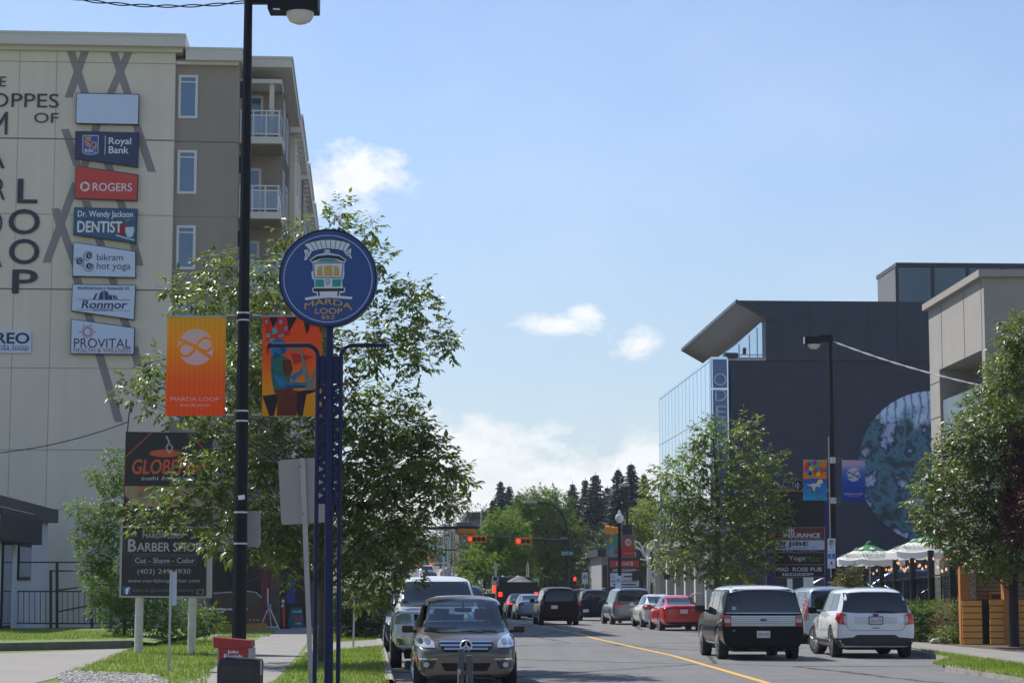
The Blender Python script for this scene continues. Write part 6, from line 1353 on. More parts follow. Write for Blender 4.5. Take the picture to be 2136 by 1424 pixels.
for j in range(N):
    for i in range(N): mb.bm.faces.new([g[j][i], g[j][i+1], g[j+1][i+1], g[j+1][i]])
mb.build('gravel_load', M('grey_gravel', (.17, .165, .16), .95, 0, .4, 30), t, True)
mb = MB(); mb.box(-1.15, 1.15, 6.2, 8.2, .9, 3.05, .1); mb.box(-1.25, 1.25, 5.6, 6.3, 2.75, 3.1, .04); mb.build('cab', M('truck_cab_grey', (.22, .22, .23), .4, .2), t, True)
mb = MB(); mb.box(-.45, .45, 8.3, 9.6, .8, 1.9, .12); mb.build('engine_hood', MATS['truck_cab_grey'], t, True)
for s in (-1, 1):
    mb = MB(); mb.tube([(s*1.08, 5.95, 1.0), (s*1.08, 5.95, 4.0)], .085, 10); mb.prism([(s*1.08-.08, 4.0), (s*1.08+.08, 4.0), (s*1.08, 4.35)], 5.9, 6.0); mb.build('exhaust_stack', CHROME, t, True, 40)
    for y in (.9, 2.2, 7.6): 
        for w in (0, .33): wheel(t, s*(1.25-w), y, .5, .28, DTK, 4)
    mb = MB(); mb.box(s*1.15-.12, s*1.15+.12, -.12, -.063, 1.50, 1.85); mb.build('brake_light', BRAKE, t)
    mb = MB(); mb.box(s*1.30-.03, s*1.30+.03, -.09, .1, 2.3, 2.95); mb.build('tarp_arm', GALV, t)
mb = MB(); mb.box(-1.6, -1.4, .5, .9, 1.8, 2.35, .03); mb.build('lit_side_lamp', BRAKE, t)
mb = MB(); mb.box(.15, .4, -.1, -.065, .82, .97); mb.build('lower_light', BRAKE, t)
mb = MB(); mb.box(-1.15, 1.15, -.05, .25, .55, 1.04); mb.box(-1.2, -.5, -.02, .0, .35, .6); mb.box(.5, 1.2, -.02, .0, .35, .6); mb.build('chassis', WELL, t)
mb = MB(); mb.tube([(-1.45, 6.5, 2.0), (-1.75, 6.6, 2.2), (-1.75, 6.6, 2.9)], .03, 5); mb.box(-1.85, -1.65, 6.55, 6.65, 2.2, 2.9, .03); mb.build('mirror', DTK, t)
for x in (-.5, .5): mb = MB(); mb.lathe([(.09, 0), (.09, .06), (.05, .11), (.001, .12)], (x, 7, 3.05), 'z', 10); mb.build('roof_light', WHITE, t)
t.scale = (1, 1, .83)
# --- lot vehicles beyond the patio
bx = at(1880, 1200, 92).x
t, bv = car('parked_suv', 'dark blue SUV in the raised lot behind the patio umbrellas', 'SUV', TWO, (4.8, 1.92, 1.75), (bx, 92, .80), R(74), paint('blue_suv_paint', (.03, .06, .13), .4, .22), (-1.45, 1.45), .37, sidewin=[[(-2.0, 1.1), (-.55, 1.08), (-.55, 1.58), (-1.9, 1.58)], [(-.48, 1.08), (.95, 1.05), (.3, 1.56), (-.48, 1.58)]], windshield=[(-.72, 1.05), (.72, 1.05), (.62, 1.6), (-.62, 1.6)], rearwin=[(-.72, 1.1), (.72, 1.1), (.62, 1.58), (-.62, 1.58)], mirrors=(.8, 1.02, .2, .16), doors=(-.5, .9), tails=[[(.78, .80), (.90, .80), (.90, 1.1), (.80, 1.1)]])
bx = at(1740, 1200, 99).x
t, bv = car('parked_car', 'silver blue car in the raised lot left of the two way parking sign', 'car', SED, (4.6, 1.82, 1.48), (bx-.3, 99, .80), R(78), paint('light_silver_paint', (.30, .36, .44), .5, .28), (-1.35, 1.35), .33, sidewin=[[(-1.4, 1.0), (.95, .93), (.2, 1.36), (-.85, 1.37)]], windshield=[(-.64, .95), (.64, .95), (.55, 1.36), (-.55, 1.36)], rearwin=[(-.56, .99), (.56, .99), (.50, 1.34), (-.50, 1.34)], heads=[[(.5, .66), (.6, .76), (.82, .76), (.82, .64)]])
bx = at(1800, 1200, 96).x
t, bv = car('parked_suv', 'black SUV in the raised lot between the silver car and the blue SUV', 'SUV', TWO, (4.7, 1.88, 1.66), (bx, 97, .80), R(76), BLKP, (-1.45, 1.45), .36, sidewin=[[(-2.0, 1.05), (.95, 1.02), (.3, 1.5), (-1.9, 1.5)]], windshield=[(-.7, 1.0), (.7, 1.0), (.6, 1.52), (-.6, 1.52)])
bx = at(1890, 1200, 78).x
t, bv = car('parked_car', 'red car seen through the patio glass beside the tall weeds', 'car', SED, (4.5, 1.8, 1.42), (bx+1.4, 79, .4), R(70), REDC, (-1.35, 1.35), .32, sidewin=[[(-1.4, .98), (.95, .9), (.2, 1.32), (-.85, 1.33)]], windshield=[(-.64, .93), (.64, .93), (.55, 1.3), (-.55, 1.3)])
# --- tiny far cars on the hill
FARC = [('white car, nearest of the queue on the far hill', 895, 1216, 185, SED, (.6, .6, .6)), ('dark blue car second in the queue on the far hill', 894, 1203, 197, TWO, (.01, .015, .03)), ('grey car in the middle of the queue on the far hill', 892, 1194, 212, SED, (.2, .22, .26)), ('white and red car fourth in the queue on the far hill', 890, 1187, 228, TWO, (.55, .5, .5)), ('dark car at the top of the queue on the far hill', 888, 1176, 262, TWO, (.02, .02, .025))]
for i, (lab, px, py, Y, prof, rgb) in enumerate(FARC):
    L, W, H = (4.5, 1.8, 1.45) if prof is SED else (4.6, 1.85, 1.7)
    p = at(px, py, Y); z = zr(Y)
    t, bv = car('distant_car', lab, 'car', prof, (L, W, H), (p.x, Y, z), R(3.6)+math.pi, paint('far_paint_%s' % 'abcde'[i], rgb, .2, .3), (-1.35, 1.35), .33, windshield=[(-.66, .66*H), (.66, .66*H), (.55, .92*H), (-.55, .92*H)], rearwin=None, group='cars queuing on the far hill')
# ================================================================== RIGHT SIDE STREET FURNITURE
RZ = .13
y5 = (1600, 940, 5.0875); y2z = (1560, 900, 2.717)
t, P = streetlight('street_light', 'black street light pole with two small banners in front of the black building', 1741, 77, 10.85, .115, .07, None, y1z, 'street lights with banners')
mb = MB(); z = P.at((1000, 570))[1]; mb.box(P.at((954, 570))[0], P.at((1038, 570))[0], -.05, .05, z-.1, z+.14); mb.build('arm', BLACKMETAL, t)
mb = MB(); a = P.at((875, 600)); b = P.at((958, 556)); mb.box(a[0], b[0], -.2, .2, a[1], b[1], .02); hd = mb.build('lamp_head', BLACKMETAL, t)
mb = MB(); mb.box(a[0]-.012, a[0]-.003, -.18, .18, a[1]+.02, b[1]-.02); mb.build('end_face', M('tan_end_face', (.33, .30, .26), .5), hd)  # thin paler sheet laid over the left end of the head
mb = MB(); cx_ = P.at((930, 600))[0]; r_ = P.at((968, 600))[0]-cx_; mb.lathe([(r_, a[1]-.003), (r_*.85, a[1]-.1), (r_*.5, a[1]-.17), (.001, a[1]-.19)], (cx_, 0, 0), 'z', 18); mb.build('lens', MATS['lamp_lens'], hd, True)
P5 = Plane(frame_at(1741, 77), 0, y5)
for py in (100, 527):
    z = P5.at((715, py))[1]; mb = MB(); mb.tube([(0, 0, z-.11), (0, 0, z+.11)], .118, 8); mb.build('strap', STRAP, t)
    for sgn, e in ((-1, 625), (1, 805)):
        mb = MB(); mb.tube([(sgn*.1, 0, z+.07), (P5.at((e, py))[0], 0, z+.07)], .022, 6); mb.tube([(sgn*.1, 0, z-.02), (P5.at((e, py))[0]*.7, 0, z-.06)], .022, 6); mb.build('banner_bracket', MATS['grey_bracket'], t)
mb = MB(); mb.tube([(-.13, -.05, 2.0), (-.13, -.05, 7.0)], .022, 6); mb.build('conduit', GALV, t)
loc = frame_at(1699, 76.97, at(1699, 1043, 77).z); P = Plane(loc, 0, y5); hB = at(1699, 959, 77).z-at(1699, 1043, 77).z
BC = gradient_mat('balloon_banner_cloth', [(0, (.03, .42, .62)), (.3, (.02, .30, .62)), (.5, (.04, .12, .45)), (.55, (.75, .28, .04)), (.8, (.65, .2, .04)), (1, (.80, .32, .05))], 0, hB)
def balloons(cols):
    out = []
    for nm, rgb, lst in cols:
        out.append((nm, M('balloon_'+nm, rgb, .7, 0, 0), (lambda L_: (lambda mb: [P.poly(mb, circ(x, y_, 24, 29, 14), -.004-.0003*i) for i, (x, y_) in enumerate(L_)]))(lst)))
    return out
banner('painted banner with bright balloons and a dog on a bicycle, far street light', loc, P, [(385, 97), (636, 100), (634, 524), (382, 523)], BC, deco=balloons([
    ('red', (.6, .04, .03), [(432, 150), (507, 220), (575, 205)]), ('yellow', (.75, .55, .05), [(468, 180), (540, 240)]), ('green', (.05, .4, .12), [(505, 165), (556, 135), (470, 250)]), ('blue', (.02, .2, .5), [(462, 132), (535, 190), (448, 230)]), ('purple', (.35, .05, .3), [(510, 120), (418, 190)])])+[
    ('cloud_stripe', M('sky_stripe', (.03, .10, .42), .8), lambda mb: (P.poly(mb, [(385, 300), (480, 290), (636, 300), (636, 330), (500, 322), (385, 335)], -.003), P.poly(mb, [(560, 200), (636, 190), (636, 225), (575, 222)], -.003))),
    ('dog', M('dog_cream', (.70, .60, .40), .8), lambda mb: P.poly(mb, [(425, 345), (450, 358), (490, 345), (525, 345), (545, 305), (575, 300), (595, 322), (588, 345), (560, 350), (572, 375), (555, 385), (540, 372), (510, 385), (505, 430), (485, 432), (482, 385), (465, 372), (440, 366)], -.005)),
    ('bicycle', M('bike_print', (.10, .05, .08), .8), lambda mb: (P.line(mb, circ(440, 430, 45, 42, 18), 5, -.007, True), P.line(mb, circ(562, 470, 42, 40, 18), 5, -.007, True), P.line(mb, [(440, 430), (500, 440), (545, 410), (562, 470), (500, 440), (480, 400)], 5, -.007)))])
loc = frame_at(1780, 76.97, at(1780, 1045, 77).z); P = Plane(loc, 0, y5)
BB = gradient_mat('blue_banner_cloth', [(0, (.02, .06, .36)), (.45, (.03, .10, .46)), (.75, (.10, .22, .55)), (.9, (.45, .40, .6)), (1, (.55, .42, .55))], 0, hB, 6.)
banner('blue banner with a pale infinity emblem, right side of the far street light', loc, P, [(795, 100), (1040, 103), (1042, 535), (792, 530)], BB, deco=infinity(P, 918, 250, 74, -.004, PALE)+[('lettering', PALE, lambda mb: (P.text(mb, 'MARDA LOOP', 820, 446, 1018, 468, -.004, bold=.01), P.text(mb, 'where life connects', 862, 476, 978, 486, -.004)))])
def P_sign(label, loc, P, box, parts_=True, post=None, zoom=None):
    t = thing('parking_sign', label, 'sign', loc, 0); x0, y0, x1, y1 = box; w = x1-x0; h = y1-y0
    mb = MB(); P.poly(mb, [(x0, y0), (x1, y0), (x1, y1), (x0, y1)], 0, .012); mb.build('plate', SIGNWHITE, t)
    return t
loc = frame_at(1734, 76.8, at(1734, 1186, 77).z); P = Plane(loc, 0, y5); t = P_sign('tall white parking sign with a green ring and blue panel on the far light pole', loc, P, (643, 928, 725, 1245))
GRN = M('sign_green', (.02, .16, .07), .5, 0, 0); INKS = M('sign_ink', (.03, .03, .035), .5, 0, 0)
mb = MB(); P.line(mb, circ(684, 975, 27, 32, 20), 6, -.006, True); mb.build('green_ring', GRN, t)
mb = MB(); P.text(mb, 'P', 673, 952, 697, 998, -.008, bold=.03); P.text(mb, '2h', 672, 1018, 696, 1036, -.006, bold=.01); P.text(mb, '<->', 655, 1060, 715, 1072, -.006, bold=.01); P.text(mb, 'TOW AWAY', 655, 1206, 715, 1218, -.006); P.poly(mb, circ(684, 1186, 12, 14, 10), -.006); mb.build('lettering', INKS, t)
mb = MB(); P.poly(mb, [(646, 1090), (722, 1090), (722, 1145), (646, 1145)], -.005); mb.build('blue_panel', M('sign_royal', (.01, .12, .5), .4, 0, 0), t)
mb = MB(); P.poly(mb, circ(684, 1110, 9, 9, 10), -.009); P.text(mb, 'PAY', 655, 1128, 712, 1138, -.009); mb.build('panel_mark', LW, t)
wire('pale overhead wire from the far light pole down into the right tree', at(1738, 712, 77), at(2150, 824, 66), .18, .014, 40, M('pale_wire', (.5, .52, .55), .5))
# small parking signs further along
for lab, px, Y, top, z0_, two in (('white parking sign on a grey post in front of the grey columns', 1467, 90, 1175, 1235, 0), ('small green and white parking sign beside the pale utility pole', 1363, 106, 1188, 1232, 0), ('white post sign with a black arrow beside the red pedestrian signal', 1220, 125, 1193, 1235, 1), ('green ringed parking sign low on the globe lamp post', 1290, 108, 1200, 1216, 0)):
    loc = frame_at(px, Y, zr(Y)+.1); P = Plane(loc); t = thing('parking_sign', lab, 'sign', loc)
    A = P.at((px-6, top+26 if not two else top+24)); B = P.at((px+6, top))
    mb = MB(); mb.tube([(0, .03, 0), (0, .03, A[1]+.2)], .03, 6); mb.build('post', GALV, t)
    mb = MB(); mb.box(A[0], B[0], -.006, .006, A[1], B[1]); pl_ = mb.build('plate', SIGNWHITE, t)
    c = P.at((px, top+10)); r_ = (B[0]-A[0])*.33
    mb = MB(); mb.lathe([(r_, -.012), (r_*1.0, -.008), (r_*.72, -.008), (r_*.72, -.012)], (c[0], 0, c[1]), 'y', 16, False); mb.build('ring', GRN if not two else INKS, pl_)
    mb = MB(); mb.text('P', c[0]-r_*.35, c[0]+r_*.35, c[1]-r_*.5, c[1]+r_*.5, -.014, bold=.03); mb.build('lettering', INKS, pl_)

# ---------------- tenants' pylon
PY = 88.0; loc = frame_at(1665, PY, .8); P = Plane(loc, 0, y5)
t = thing('pylon_sign', 'tall black pylon sign with purple posts, clock disc and stacked tenant panels', 'sign', loc)
PUR = M('purple_blue_paint', (.025, .02, .16), .4, 0, .08); CAB = M('pylon_black', (.010, .010, .012), .5, 0, .1); TAN = M('tan_trim', (.33, .22, .12), .6, 0, .1)
for a, b in ((-12, 80), (612, 690)):
    mb = MB(); x0 = P.at((a, 900))[0]; x1 = P.at((b, 900))[0]; mb.box(x0, x1, .05, .4, -.1, P.at((40, 405), .05)[1]-.003); mb.build('post', PUR, t)
mb = MB(); P.poly(mb, [(-40, 330), (700, 328), (700, 400), (-40, 400)], .0, .45); mb.build('header', PUR, t)
mb = MB(); P.poly(mb, [(-45, 402), (700, 402), (700, 432), (-45, 434)], -.03, .46); mb.build('header_trim', TAN, t)
mb = MB(); P.text(mb, '1932', 40, 346, 180, 388, -.006, bold=.01); mb.build('lettering', LW, t)
mb = MB(); c = P.at((328, 366)); r_ = P.at((390, 366))[0]-c[0]; mb.lathe([(r_*.86, -.10), (r_, -.10), (r_, -.033), (r_*.86, -.033)], (c[0], 0, c[1]), 'y', 28, False); mb.build('disc_ring', TAN, t, True, 30)
mb = MB(); mb.lathe([(r_*.86, -.06), (.001, -.06)], (c[0], 0, c[1]), 'y', 28); mb.build('disc', NAVY, t)
mb = MB(); P.poly(mb, [(292, 352), (306, 338), (306, 398), (292, 384)], -.07); P.poly(mb, [(316, 330), (336, 325), (336, 408), (316, 402)], -.07); P.line(mb, circ(352, 366, 14, 18, 14), 7, -.07, True); mb.build('disc_print', M('disc_pale', (.35, .42, .5), .5, 0, 0), t)
mb = MB(); P.poly(mb, [(60, 436), (610, 436), (610, 1345), (82, 1345)], .06, .38); mb.build('cabinet', CAB, t)
pan = [('red_panel', M('maroon_panel', (.16, .02, .025), .45, 0, .05), (90, 818, 608, 935)), ('white_panel', SIGNWHITE, (90, 948, 608, 1048)), ('navy_strip', NAVY, (90, 1048, 608, 1070)), ('black_panel', CAB, (90, 1084, 606, 1198)), ('black_panel', CAB, (90, 1214, 608, 1330))]
for nm, m, (x0, y0, x1, y1) in pan: mb = MB(); P.poly(mb, [(x0, y0), (x1, y0), (x1, y1), (x0, y1)], .045); mb.build(nm, m, t)
mb = MB()
for y_ in (812, 941, 1077, 1206, 1336): P.line(mb, [(84, y_), (612, y_)], 8, .042)
for x_1 in (84, 612): P.line(mb, [(x_1, 810), (x_1, 1338)], 8, .041)
mb.build('panel_frame', TAN, t)
mb = MB(); P.text(mb, 'LINK', 132, 822, 300, 866, .036, bold=.03); P.text(mb, 'INSURANCE', 176, 872, 562, 916, .036, bold=.035); P.text(mb, 'home  auto  commercial  travel', 200, 922, 565, 930, .036); P.text(mb, 'MAD', 108, 1234, 228, 1276, .036, bold=.015); P.text(mb, 'ROSE PUB', 274, 1234, 582, 1276, .036, bold=.015); P.text(mb, 'Yoga', 228, 1112, 400, 1172, .036); P.poly(mb, [(164, 1296), (480, 1294), (500, 1310), (480, 1322), (164, 1322)], .038); mb.build('lettering', LW, t)
mb = MB(); P.text(mb, 'JiBE', 222, 962, 438, 1018, .036, bold=.035); P.text(mb, 'ACCOUNTING', 222, 1026, 438, 1038, .036); P.poly(mb, [(116, 1036), (134, 1020), (172, 1020), (180, 1036)], .036); P.poly(mb, [(134, 1004), (152, 962), (172, 962), (150, 1004)], .036); P.poly(mb, [(160, 1012), (184, 962), (202, 962), (188, 1005), (204, 1036), (186, 1036), (176, 1012)], .036); P.text(mb, 'PARKING', 182, 1298, 466, 1318, .034, bold=.03); mb.build('dark_lettering', NAVY, t)
mb = MB(); P.text(mb, '587 800-2677', 166, 1054, 276, 1064, .036); P.text(mb, 'jibeaccounting.com', 348, 1054, 532, 1064, .036); mb.build('strip_lettering', LW, t)
mb = MB(); P.text(mb, 'cpa', 472, 1014, 530, 1036, .036, bold=.01); mb.build('pale_blue_lettering', M('pale_blue_ink', (.2, .42, .65), .5), t)
mb = MB(); P.text(mb, 'Mcc', 402, 1112, 556, 1172, .036); o_ = circ(174, 1142, 40, 42, 24); mb2 = None
P.line(mb, circ(174, 1142, 30, 31, 24), 18, .036, True); mb.build('green_lettering', M('yoga_green', (.12, .28, .10), .5, 0, .3, 8), t)
# ---------------- red convenience pylon
CY = 122.0; y4z = (1240, 1040, 6.475); loc = frame_at(1304, CY, .1); P = Plane(loc, 0, y4z)
t = thing('pylon_sign', 'dark framed pylon with a red panel above white panels near the globe lamp', 'sign', loc)
mb = MB(); P.poly(mb, [(180, 690), (628, 690), (628, 1400), (185, 1400)], .02, .5); mb.build('frame', M('pylon_charcoal', (.02, .022, .028), .5), t)
for nm, m, (x0, y0, x1, y1) in [('red_panel', M('bright_sign_red', (.55, .04, .03), .4), (212, 830, 602, 920)), ('brown_panel', M('brown_panel', (.10, .035, .03), .5), (212, 934, 602, 990)), ('white_panel', SIGNWHITE, (212, 1000, 602, 1054)), ('white_panel', SIGNWHITE, (212, 1058, 602, 1184)), ('top_panel', M('dim_top_panel', (.05, .05, .06), .5), (212, 700, 602, 820))]:
    mb = MB(); P.poly(mb, [(x0, y0), (x1, y0), (x1, y1), (x0, y1)], .01); mb.build(nm, m, t)
mb = MB(); P.text(mb, 'CIRCLE', 290, 854, 460, 892, .0, bold=.03); P.poly(mb, [(480, 848), (520, 848), (520, 898), (480, 898)], .0); P.text(mb, 'DRY CLEANER', 246, 944, 560, 980, .0, bold=.02, shear=.2); P.text(mb, 'SHOPS', 440, 716, 560, 780, .0, bold=.02); mb.build('lettering', LW, t)
mb = MB(); P.text(mb, 'K', 488, 854, 514, 892, -.004, bold=.03); mb.build('red_letter', MATS['bright_sign_red'], t)
mb = MB(); P.text(mb, 'HIGHLANDER', 226, 1088, 584, 1126, .0); P.poly(mb, [(254, 1146), (558, 1146), (558, 1164), (254, 1164)], .0); mb.build('dark_lettering', INKS, t)
mb = MB(); P.poly(mb, [(212, 905), (275, 905), (275, 914), (212, 914)], .0); P.poly(mb, [(540, 905), (602, 905), (602, 914), (540, 914)], .0); mb.build('orange_stripe', ORG, t)
# ---------------- white steel tree sculpture
loc = frame_at(1353, 104, .1); P = Plane(loc, 0, y4z); t = thing('tree_sculpture', 'white steel branching tree sculpture beside the pale utility pole', 'sculpture', loc)
WSTL = M('white_steel', (.62, .62, .60), .45)
br = [([(732, 1300), (732, 980), (735, 880)], .085), ([(735, 900), (720, 740), (690, 620)], .05), ([(725, 880), (690, 780), (640, 690), (560, 640)], .05), ([(690, 780), (650, 660), (600, 590), (540, 570)], .045), ([(735, 860), (735, 660), (750, 575), (815, 560)], .05), ([(740, 1000), (790, 880), (812, 800)], .04), ([(735, 880), (770, 760), (815, 690), (690, 690)], .04), ([(715, 850), (690, 825), (615, 815)], .035), ([(705, 650), (735, 600)], .035), ([(640, 690), (660, 640), (690, 590)], .03)]
mb = MB(); rn = random.Random(2)
for k, (pl, r_) in enumerate(br):
    pts = [P.at(p) for p in pl]; mb.tube([(x, (.0 if k == 0 else rn.uniform(-.5, .5)*i), z) for i, (x, z) in enumerate(pts)], r_, 7)
mb.build('branch', WSTL, t, True, 60)
# pale utility pole
loc = frame_at(1372, 101, .1); P = Plane(loc, 0, y4z); t = thing('utility_pole', 'pale weathered wooden utility pole before the grey columns', 'utility pole', loc)
mb = MB(); mb.tube([(0, 0, -.1), (P.at((845, 320))[0], 0, P.at((845, 330))[1])], [.15, .13], 12); mb.build('pole', M('pale_wood_pole', (.30, .27, .24), .85, 0, .2, 6), t, True)
mb = MB(); q = P.at((848, 330)); mb.box(q[0]-.18, q[0]+.18, -.15, .15, q[1]-.12, q[1]+.1, .03); mb.build('cap', GALV, t)
# ---------------- globe lamp with banners, signal pole beside it
GY = 109.0; loc = frame_at(1293, GY, .1); P = Plane(loc, 0, y4z); t = thing('globe_lamp', 'black lamp post with a white acorn globe and two short banners', 'street light', loc)
mb = MB(); mb.tube([(0, 0, -.1), (0, 0, P.at((340, 350))[1])], [.1, .075], 10); mb.tube([(0, 0, P.at((340, 352))[1]), (0, 0, P.at((340, 328))[1])], [.10, .13], 12); mb.build('post', BLACKMETAL, t, True)
z0 = P.at((340, 328))[1]; z1_ = P.at((340, 205))[1]; H_ = z1_-z0
mb = MB(); mb.lathe([(.12, z0), (.20, z0+.35*H_), (.215, z0+.6*H_), (.17, z0+.9*H_), (.08, z1_), (.09, z1_+.06), (.06, z1_+.14), (.02, z1_+.2), (.001, z1_+.21)], (0, 0, 0), 'z', 20); mb.build('globe', M('frosted_globe', (.75, .76, .78), .15, 0, .03, coat=.5), t, True)
for lab, (x0, x1), m, em in (('green painted banner with red figures, left of the globe lamp', (155, 318), gradient_mat('green_banner_cloth', [(0, (.25, .38, .36)), (.5, (.15, .33, .26)), (1, (.12, .36, .26))], 0, 1.), None), ('red banner with a pale round emblem, right of the globe lamp', (368, 542), gradient_mat('red_banner_cloth', [(0, (.52, .08, .06)), (.6, (.45, .12, .09)), (1, (.16, .20, .22))], 0, 1.2), 1)):
    lo = Vector((P.M @ Vector((P.at(((x0+x1)/2, 785))[0], 0, 0))).to_tuple()); lo.z = loc.z+P.at((300, 785))[1]; lo.y = GY
    PP = Plane(lo, 0, y4z)
    if em: deco = infinity(PP, 455, 585, 50, -.004, PALE)+[('lettering', PALE, lambda mb: PP.text(mb, 'MARDA LOOP', 398, 726, 520, 740, -.004))]
    else: deco = [('red_figures', M('figure_red', (.5, .06, .04), .8), lambda mb: (PP.poly(mb, circ(185, 530, 22, 45, 10), -.004), PP.poly(mb, [(245, 700), (318, 690), (318, 750), (260, 745)], -.004), PP.poly(mb, circ(182, 760, 18, 20, 10), -.004))), ('yellow_figure', M('figure_yellow', (.45, .42, .06), .8), lambda mb: PP.poly(mb, circ(222, 560, 26, 42, 10), -.005)), ('blue_figure', M('figure_blue', (.16, .3, .42), .8), lambda mb: PP.poly(mb, [(195, 780), (215, 640), (250, 600), (262, 680), (240, 780)], -.0055))]
    banner(lab, lo, PP, [(x0, 488), (x1, 486), (x1, 786), (x0, 782)], m, group='banners on the globe lamp', deco=deco)
mb = MB()
for zy in (488, 784): z = P.at((340, zy))[1]; mb.tube([(P.at((160, zy))[0], 0, z), (P.at((540, zy))[0], 0, z)], .018, 6)
mb.build('banner_bracket', MATS['grey_bracket'], t)
# ---------------- signals
SIGY = M('signal_yellow', (.85, .31, .018), .45, 0, .06); LENSOFF = M('signal_lens_dark', (.02, .018, .015), .25); LENSRED = M('lit_red_signal', (1., .06, .03), .3, 0, 0, emit=1.1)
SBLK = M('signal_pole_black', (.014, .015, .02), .5)
def head_h(name, label, px0, py0, px1, py1, Y, n, lit=0, back=False, on=None):
    a = at(px0, py1, Y); b = at(px1, py0, Y); loc = Vector(((a.x+b.x)/2, Y, a.z)); w = (b.x-a.x)/2; h = b.z-a.z
    t = thing(name, label, 'traffic light', loc)
    mb = MB(); mb.box(-w, w, 0, .05, 0, h, .04); mb.build('backboard', SIGY, t, True, 30)
    mb = MB(); mb.box(-w*.88, w*.88, .053 if not back else -.25, .28 if not back else -.003, h*.18, h*.82, .02); mb.build('housing', SIGY, t)
    if not back:
        r_ = h*.30; step = 2*w*.86/n
        for k in range(n):
            x = -w*.86+step*(k+.5); mb = MB(); mb.lathe([(r_, -.012), (r_*.8, -.022), (.001, -.03)], (x, 0, h/2), 'y', 18); l = mb.build('lens', LENSRED if k == lit else LENSOFF, t)
            mb = MB(); mb.lathe([(r_*1.0, -.002), (r_*1.12, -.002), (r_*1.12, -.10), (r_*1.0, -.10)], (x, 0, h/2), 'y', 18, False)
            kill = [v for v in mb.bm.verts if v.co.z < h/2-r_*.45 and v.co.y < -.05]
            for v in kill: v.co.y = -.006
            mb.build('visor', SIGY, l)
    return t
head_h('traffic_light', 'yellow horizontal traffic light of four lamps with its red lamp lit', 973, 1116, 1016, 1131, 139.7, 4)
head_h('traffic_light', 'yellow horizontal traffic light of three lamps with its red lamp lit, nearest the pole', 1074, 1120, 1109, 1136, 139.7, 3)
head_h('traffic_light', 'dull orange back of a horizontal traffic light hanging above the four-lamp one', 953, 1099, 993, 1115, 131, 3, back=True)
def mast(label, px, Y, top, r_, arm=None, lamp=None, name='signal_pole', mat=None):
    loc = frame_at(px, Y, zr(Y)-.1); P = Plane(loc); t = thing(name, label, 'pole', loc); m = mat or SBLK
    mb = MB(); zt = P.at((px, top))[1]
    if lamp:
        mb.tube([(0, 0, 0), (0, 0, P.at((px, lamp[0][1]+45 if len(lamp) < 3 else lamp[0][1]))[1])]+[(P.at(q)[0], 0, P.at(q)[1]) for q in lamp], [r_, r_*.7]+[r_*.55]*len(lamp), 8)
    else: mb.tube([(0, 0, 0), (0, 0, zt)], [r_, r_*.75], 8)
    mb.build('pole', m, t, True, 40)
    if lamp:
        q = P.at(lamp[-1]); mb = MB(); mb.box(q[0]-.75, q[0]+.1, -.14, .14, q[1]-.06, q[1]+.07, .05); mb.build('lamp_head', GALV, t, True)
    if arm:
        mb = MB(); pts = [P.at(q) for q in arm]; mb.tube([(x, 0, z) for x, z in pts], [r_*.7]+[r_*.45]*(len(pts)-1), 8); mb.build('mast_arm', m, t, True, 40)
    return t, P
t, P = mast('black signal pole with a curved street lamp and a long mast arm over the road', 1183, 140, 1100, .15, [(1183, 1127), (1040, 1120), (975, 1117)], [(1182, 1100), (1179, 1085), (1170, 1067), (1155, 1055), (1137, 1048), (1118, 1047)])
mb = MB(); q = P.at((1178, 1127)); mb.tube([(q[0]-.25, 0, q[1]), (q[0]+.3, 0, q[1])], .26, 8); mb.build('clamp', SBLK, t)
loc = frame_at(1183, 139.6, at(1183, 1159, 140).z); P = Plane(loc); t = thing('street_name_sign', 'green street name sign on the black signal pole', 'sign', loc); mb = MB(); P.poly(mb, [(1170, 1148), (1197, 1149), (1197, 1159), (1170, 1158)], 0, .03); mb.build('plate', M('street_sign_green', (.01, .20, .15), .4), t)
mb = MB(); P.text(mb, '20 ST SW', 1172, 1150, 1195, 1157, -.006, bold=.01); mb.build('lettering', LW, t)
t, P = mast('dark mast arm reaching in from behind the left tree', 846, 131, 1090, .20, [(846, 1101), (900, 1101), (1000, 1099)])
t, P = mast('black signal pole with a tall thin lamp right of the globe lamp', 1309, 128, 1012, .11)
mb = MB(); q = P.at((1308, 1012)); mb.box(q[0]-.5, q[0]+.15, -.14, .14, q[1]-.05, q[1]+.1, .04); mb.build('lamp_head', GALV, t); mb = MB(); q = P.at((1309, 1105)); mb.box(q[0]-.35, q[0]+.3, -.25, .25, q[1]-.5, q[1]+.35, .1); mb.build('junction_box', SBLK, t)
loc = frame_at(1281, 127, at(1281, 1112, 127).z); t = thing('traffic_light', 'orange signal heads seen from the side above the green banner', 'traffic light', loc); P = Plane(loc)
for (x0, x1, y0, y1) in ((1267, 1277, 1097, 1111), (1278, 1290, 1099, 1113)):
    a = P.at((x0, y1)); b = P.at((x1, y0)); mb = MB(); mb.box(a[0]+.1, b[0], -.18, .18, a[1], b[1], .06)
    for k in range(2): zc = a[1]+(b[1]-a[1])*(.28+.45*k); mb.lathe([(.13, a[0]-.12), (.15, a[0]-.12), (.15, a[0]+.1), (.13, a[0]+.1)], (0, 0, zc), 'x', 12, False)
    mb.build('housing', SIGY, t, True, 40)
mb = MB(); a = P.at((1290, 1104)); b = P.at((1308, 1104)); mb.tube([(a[0], 0, a[1]), (b[0], 0, b[1])], .05, 6); mb.build('bracket', SBLK, t)
loc = frame_at(1196, 139.4, at(1196, 1216, 139).z); t = thing('pedestrian_signal', 'black pedestrian signal with a lit red hand on the mast pole', 'traffic light', loc); P = Plane(loc)
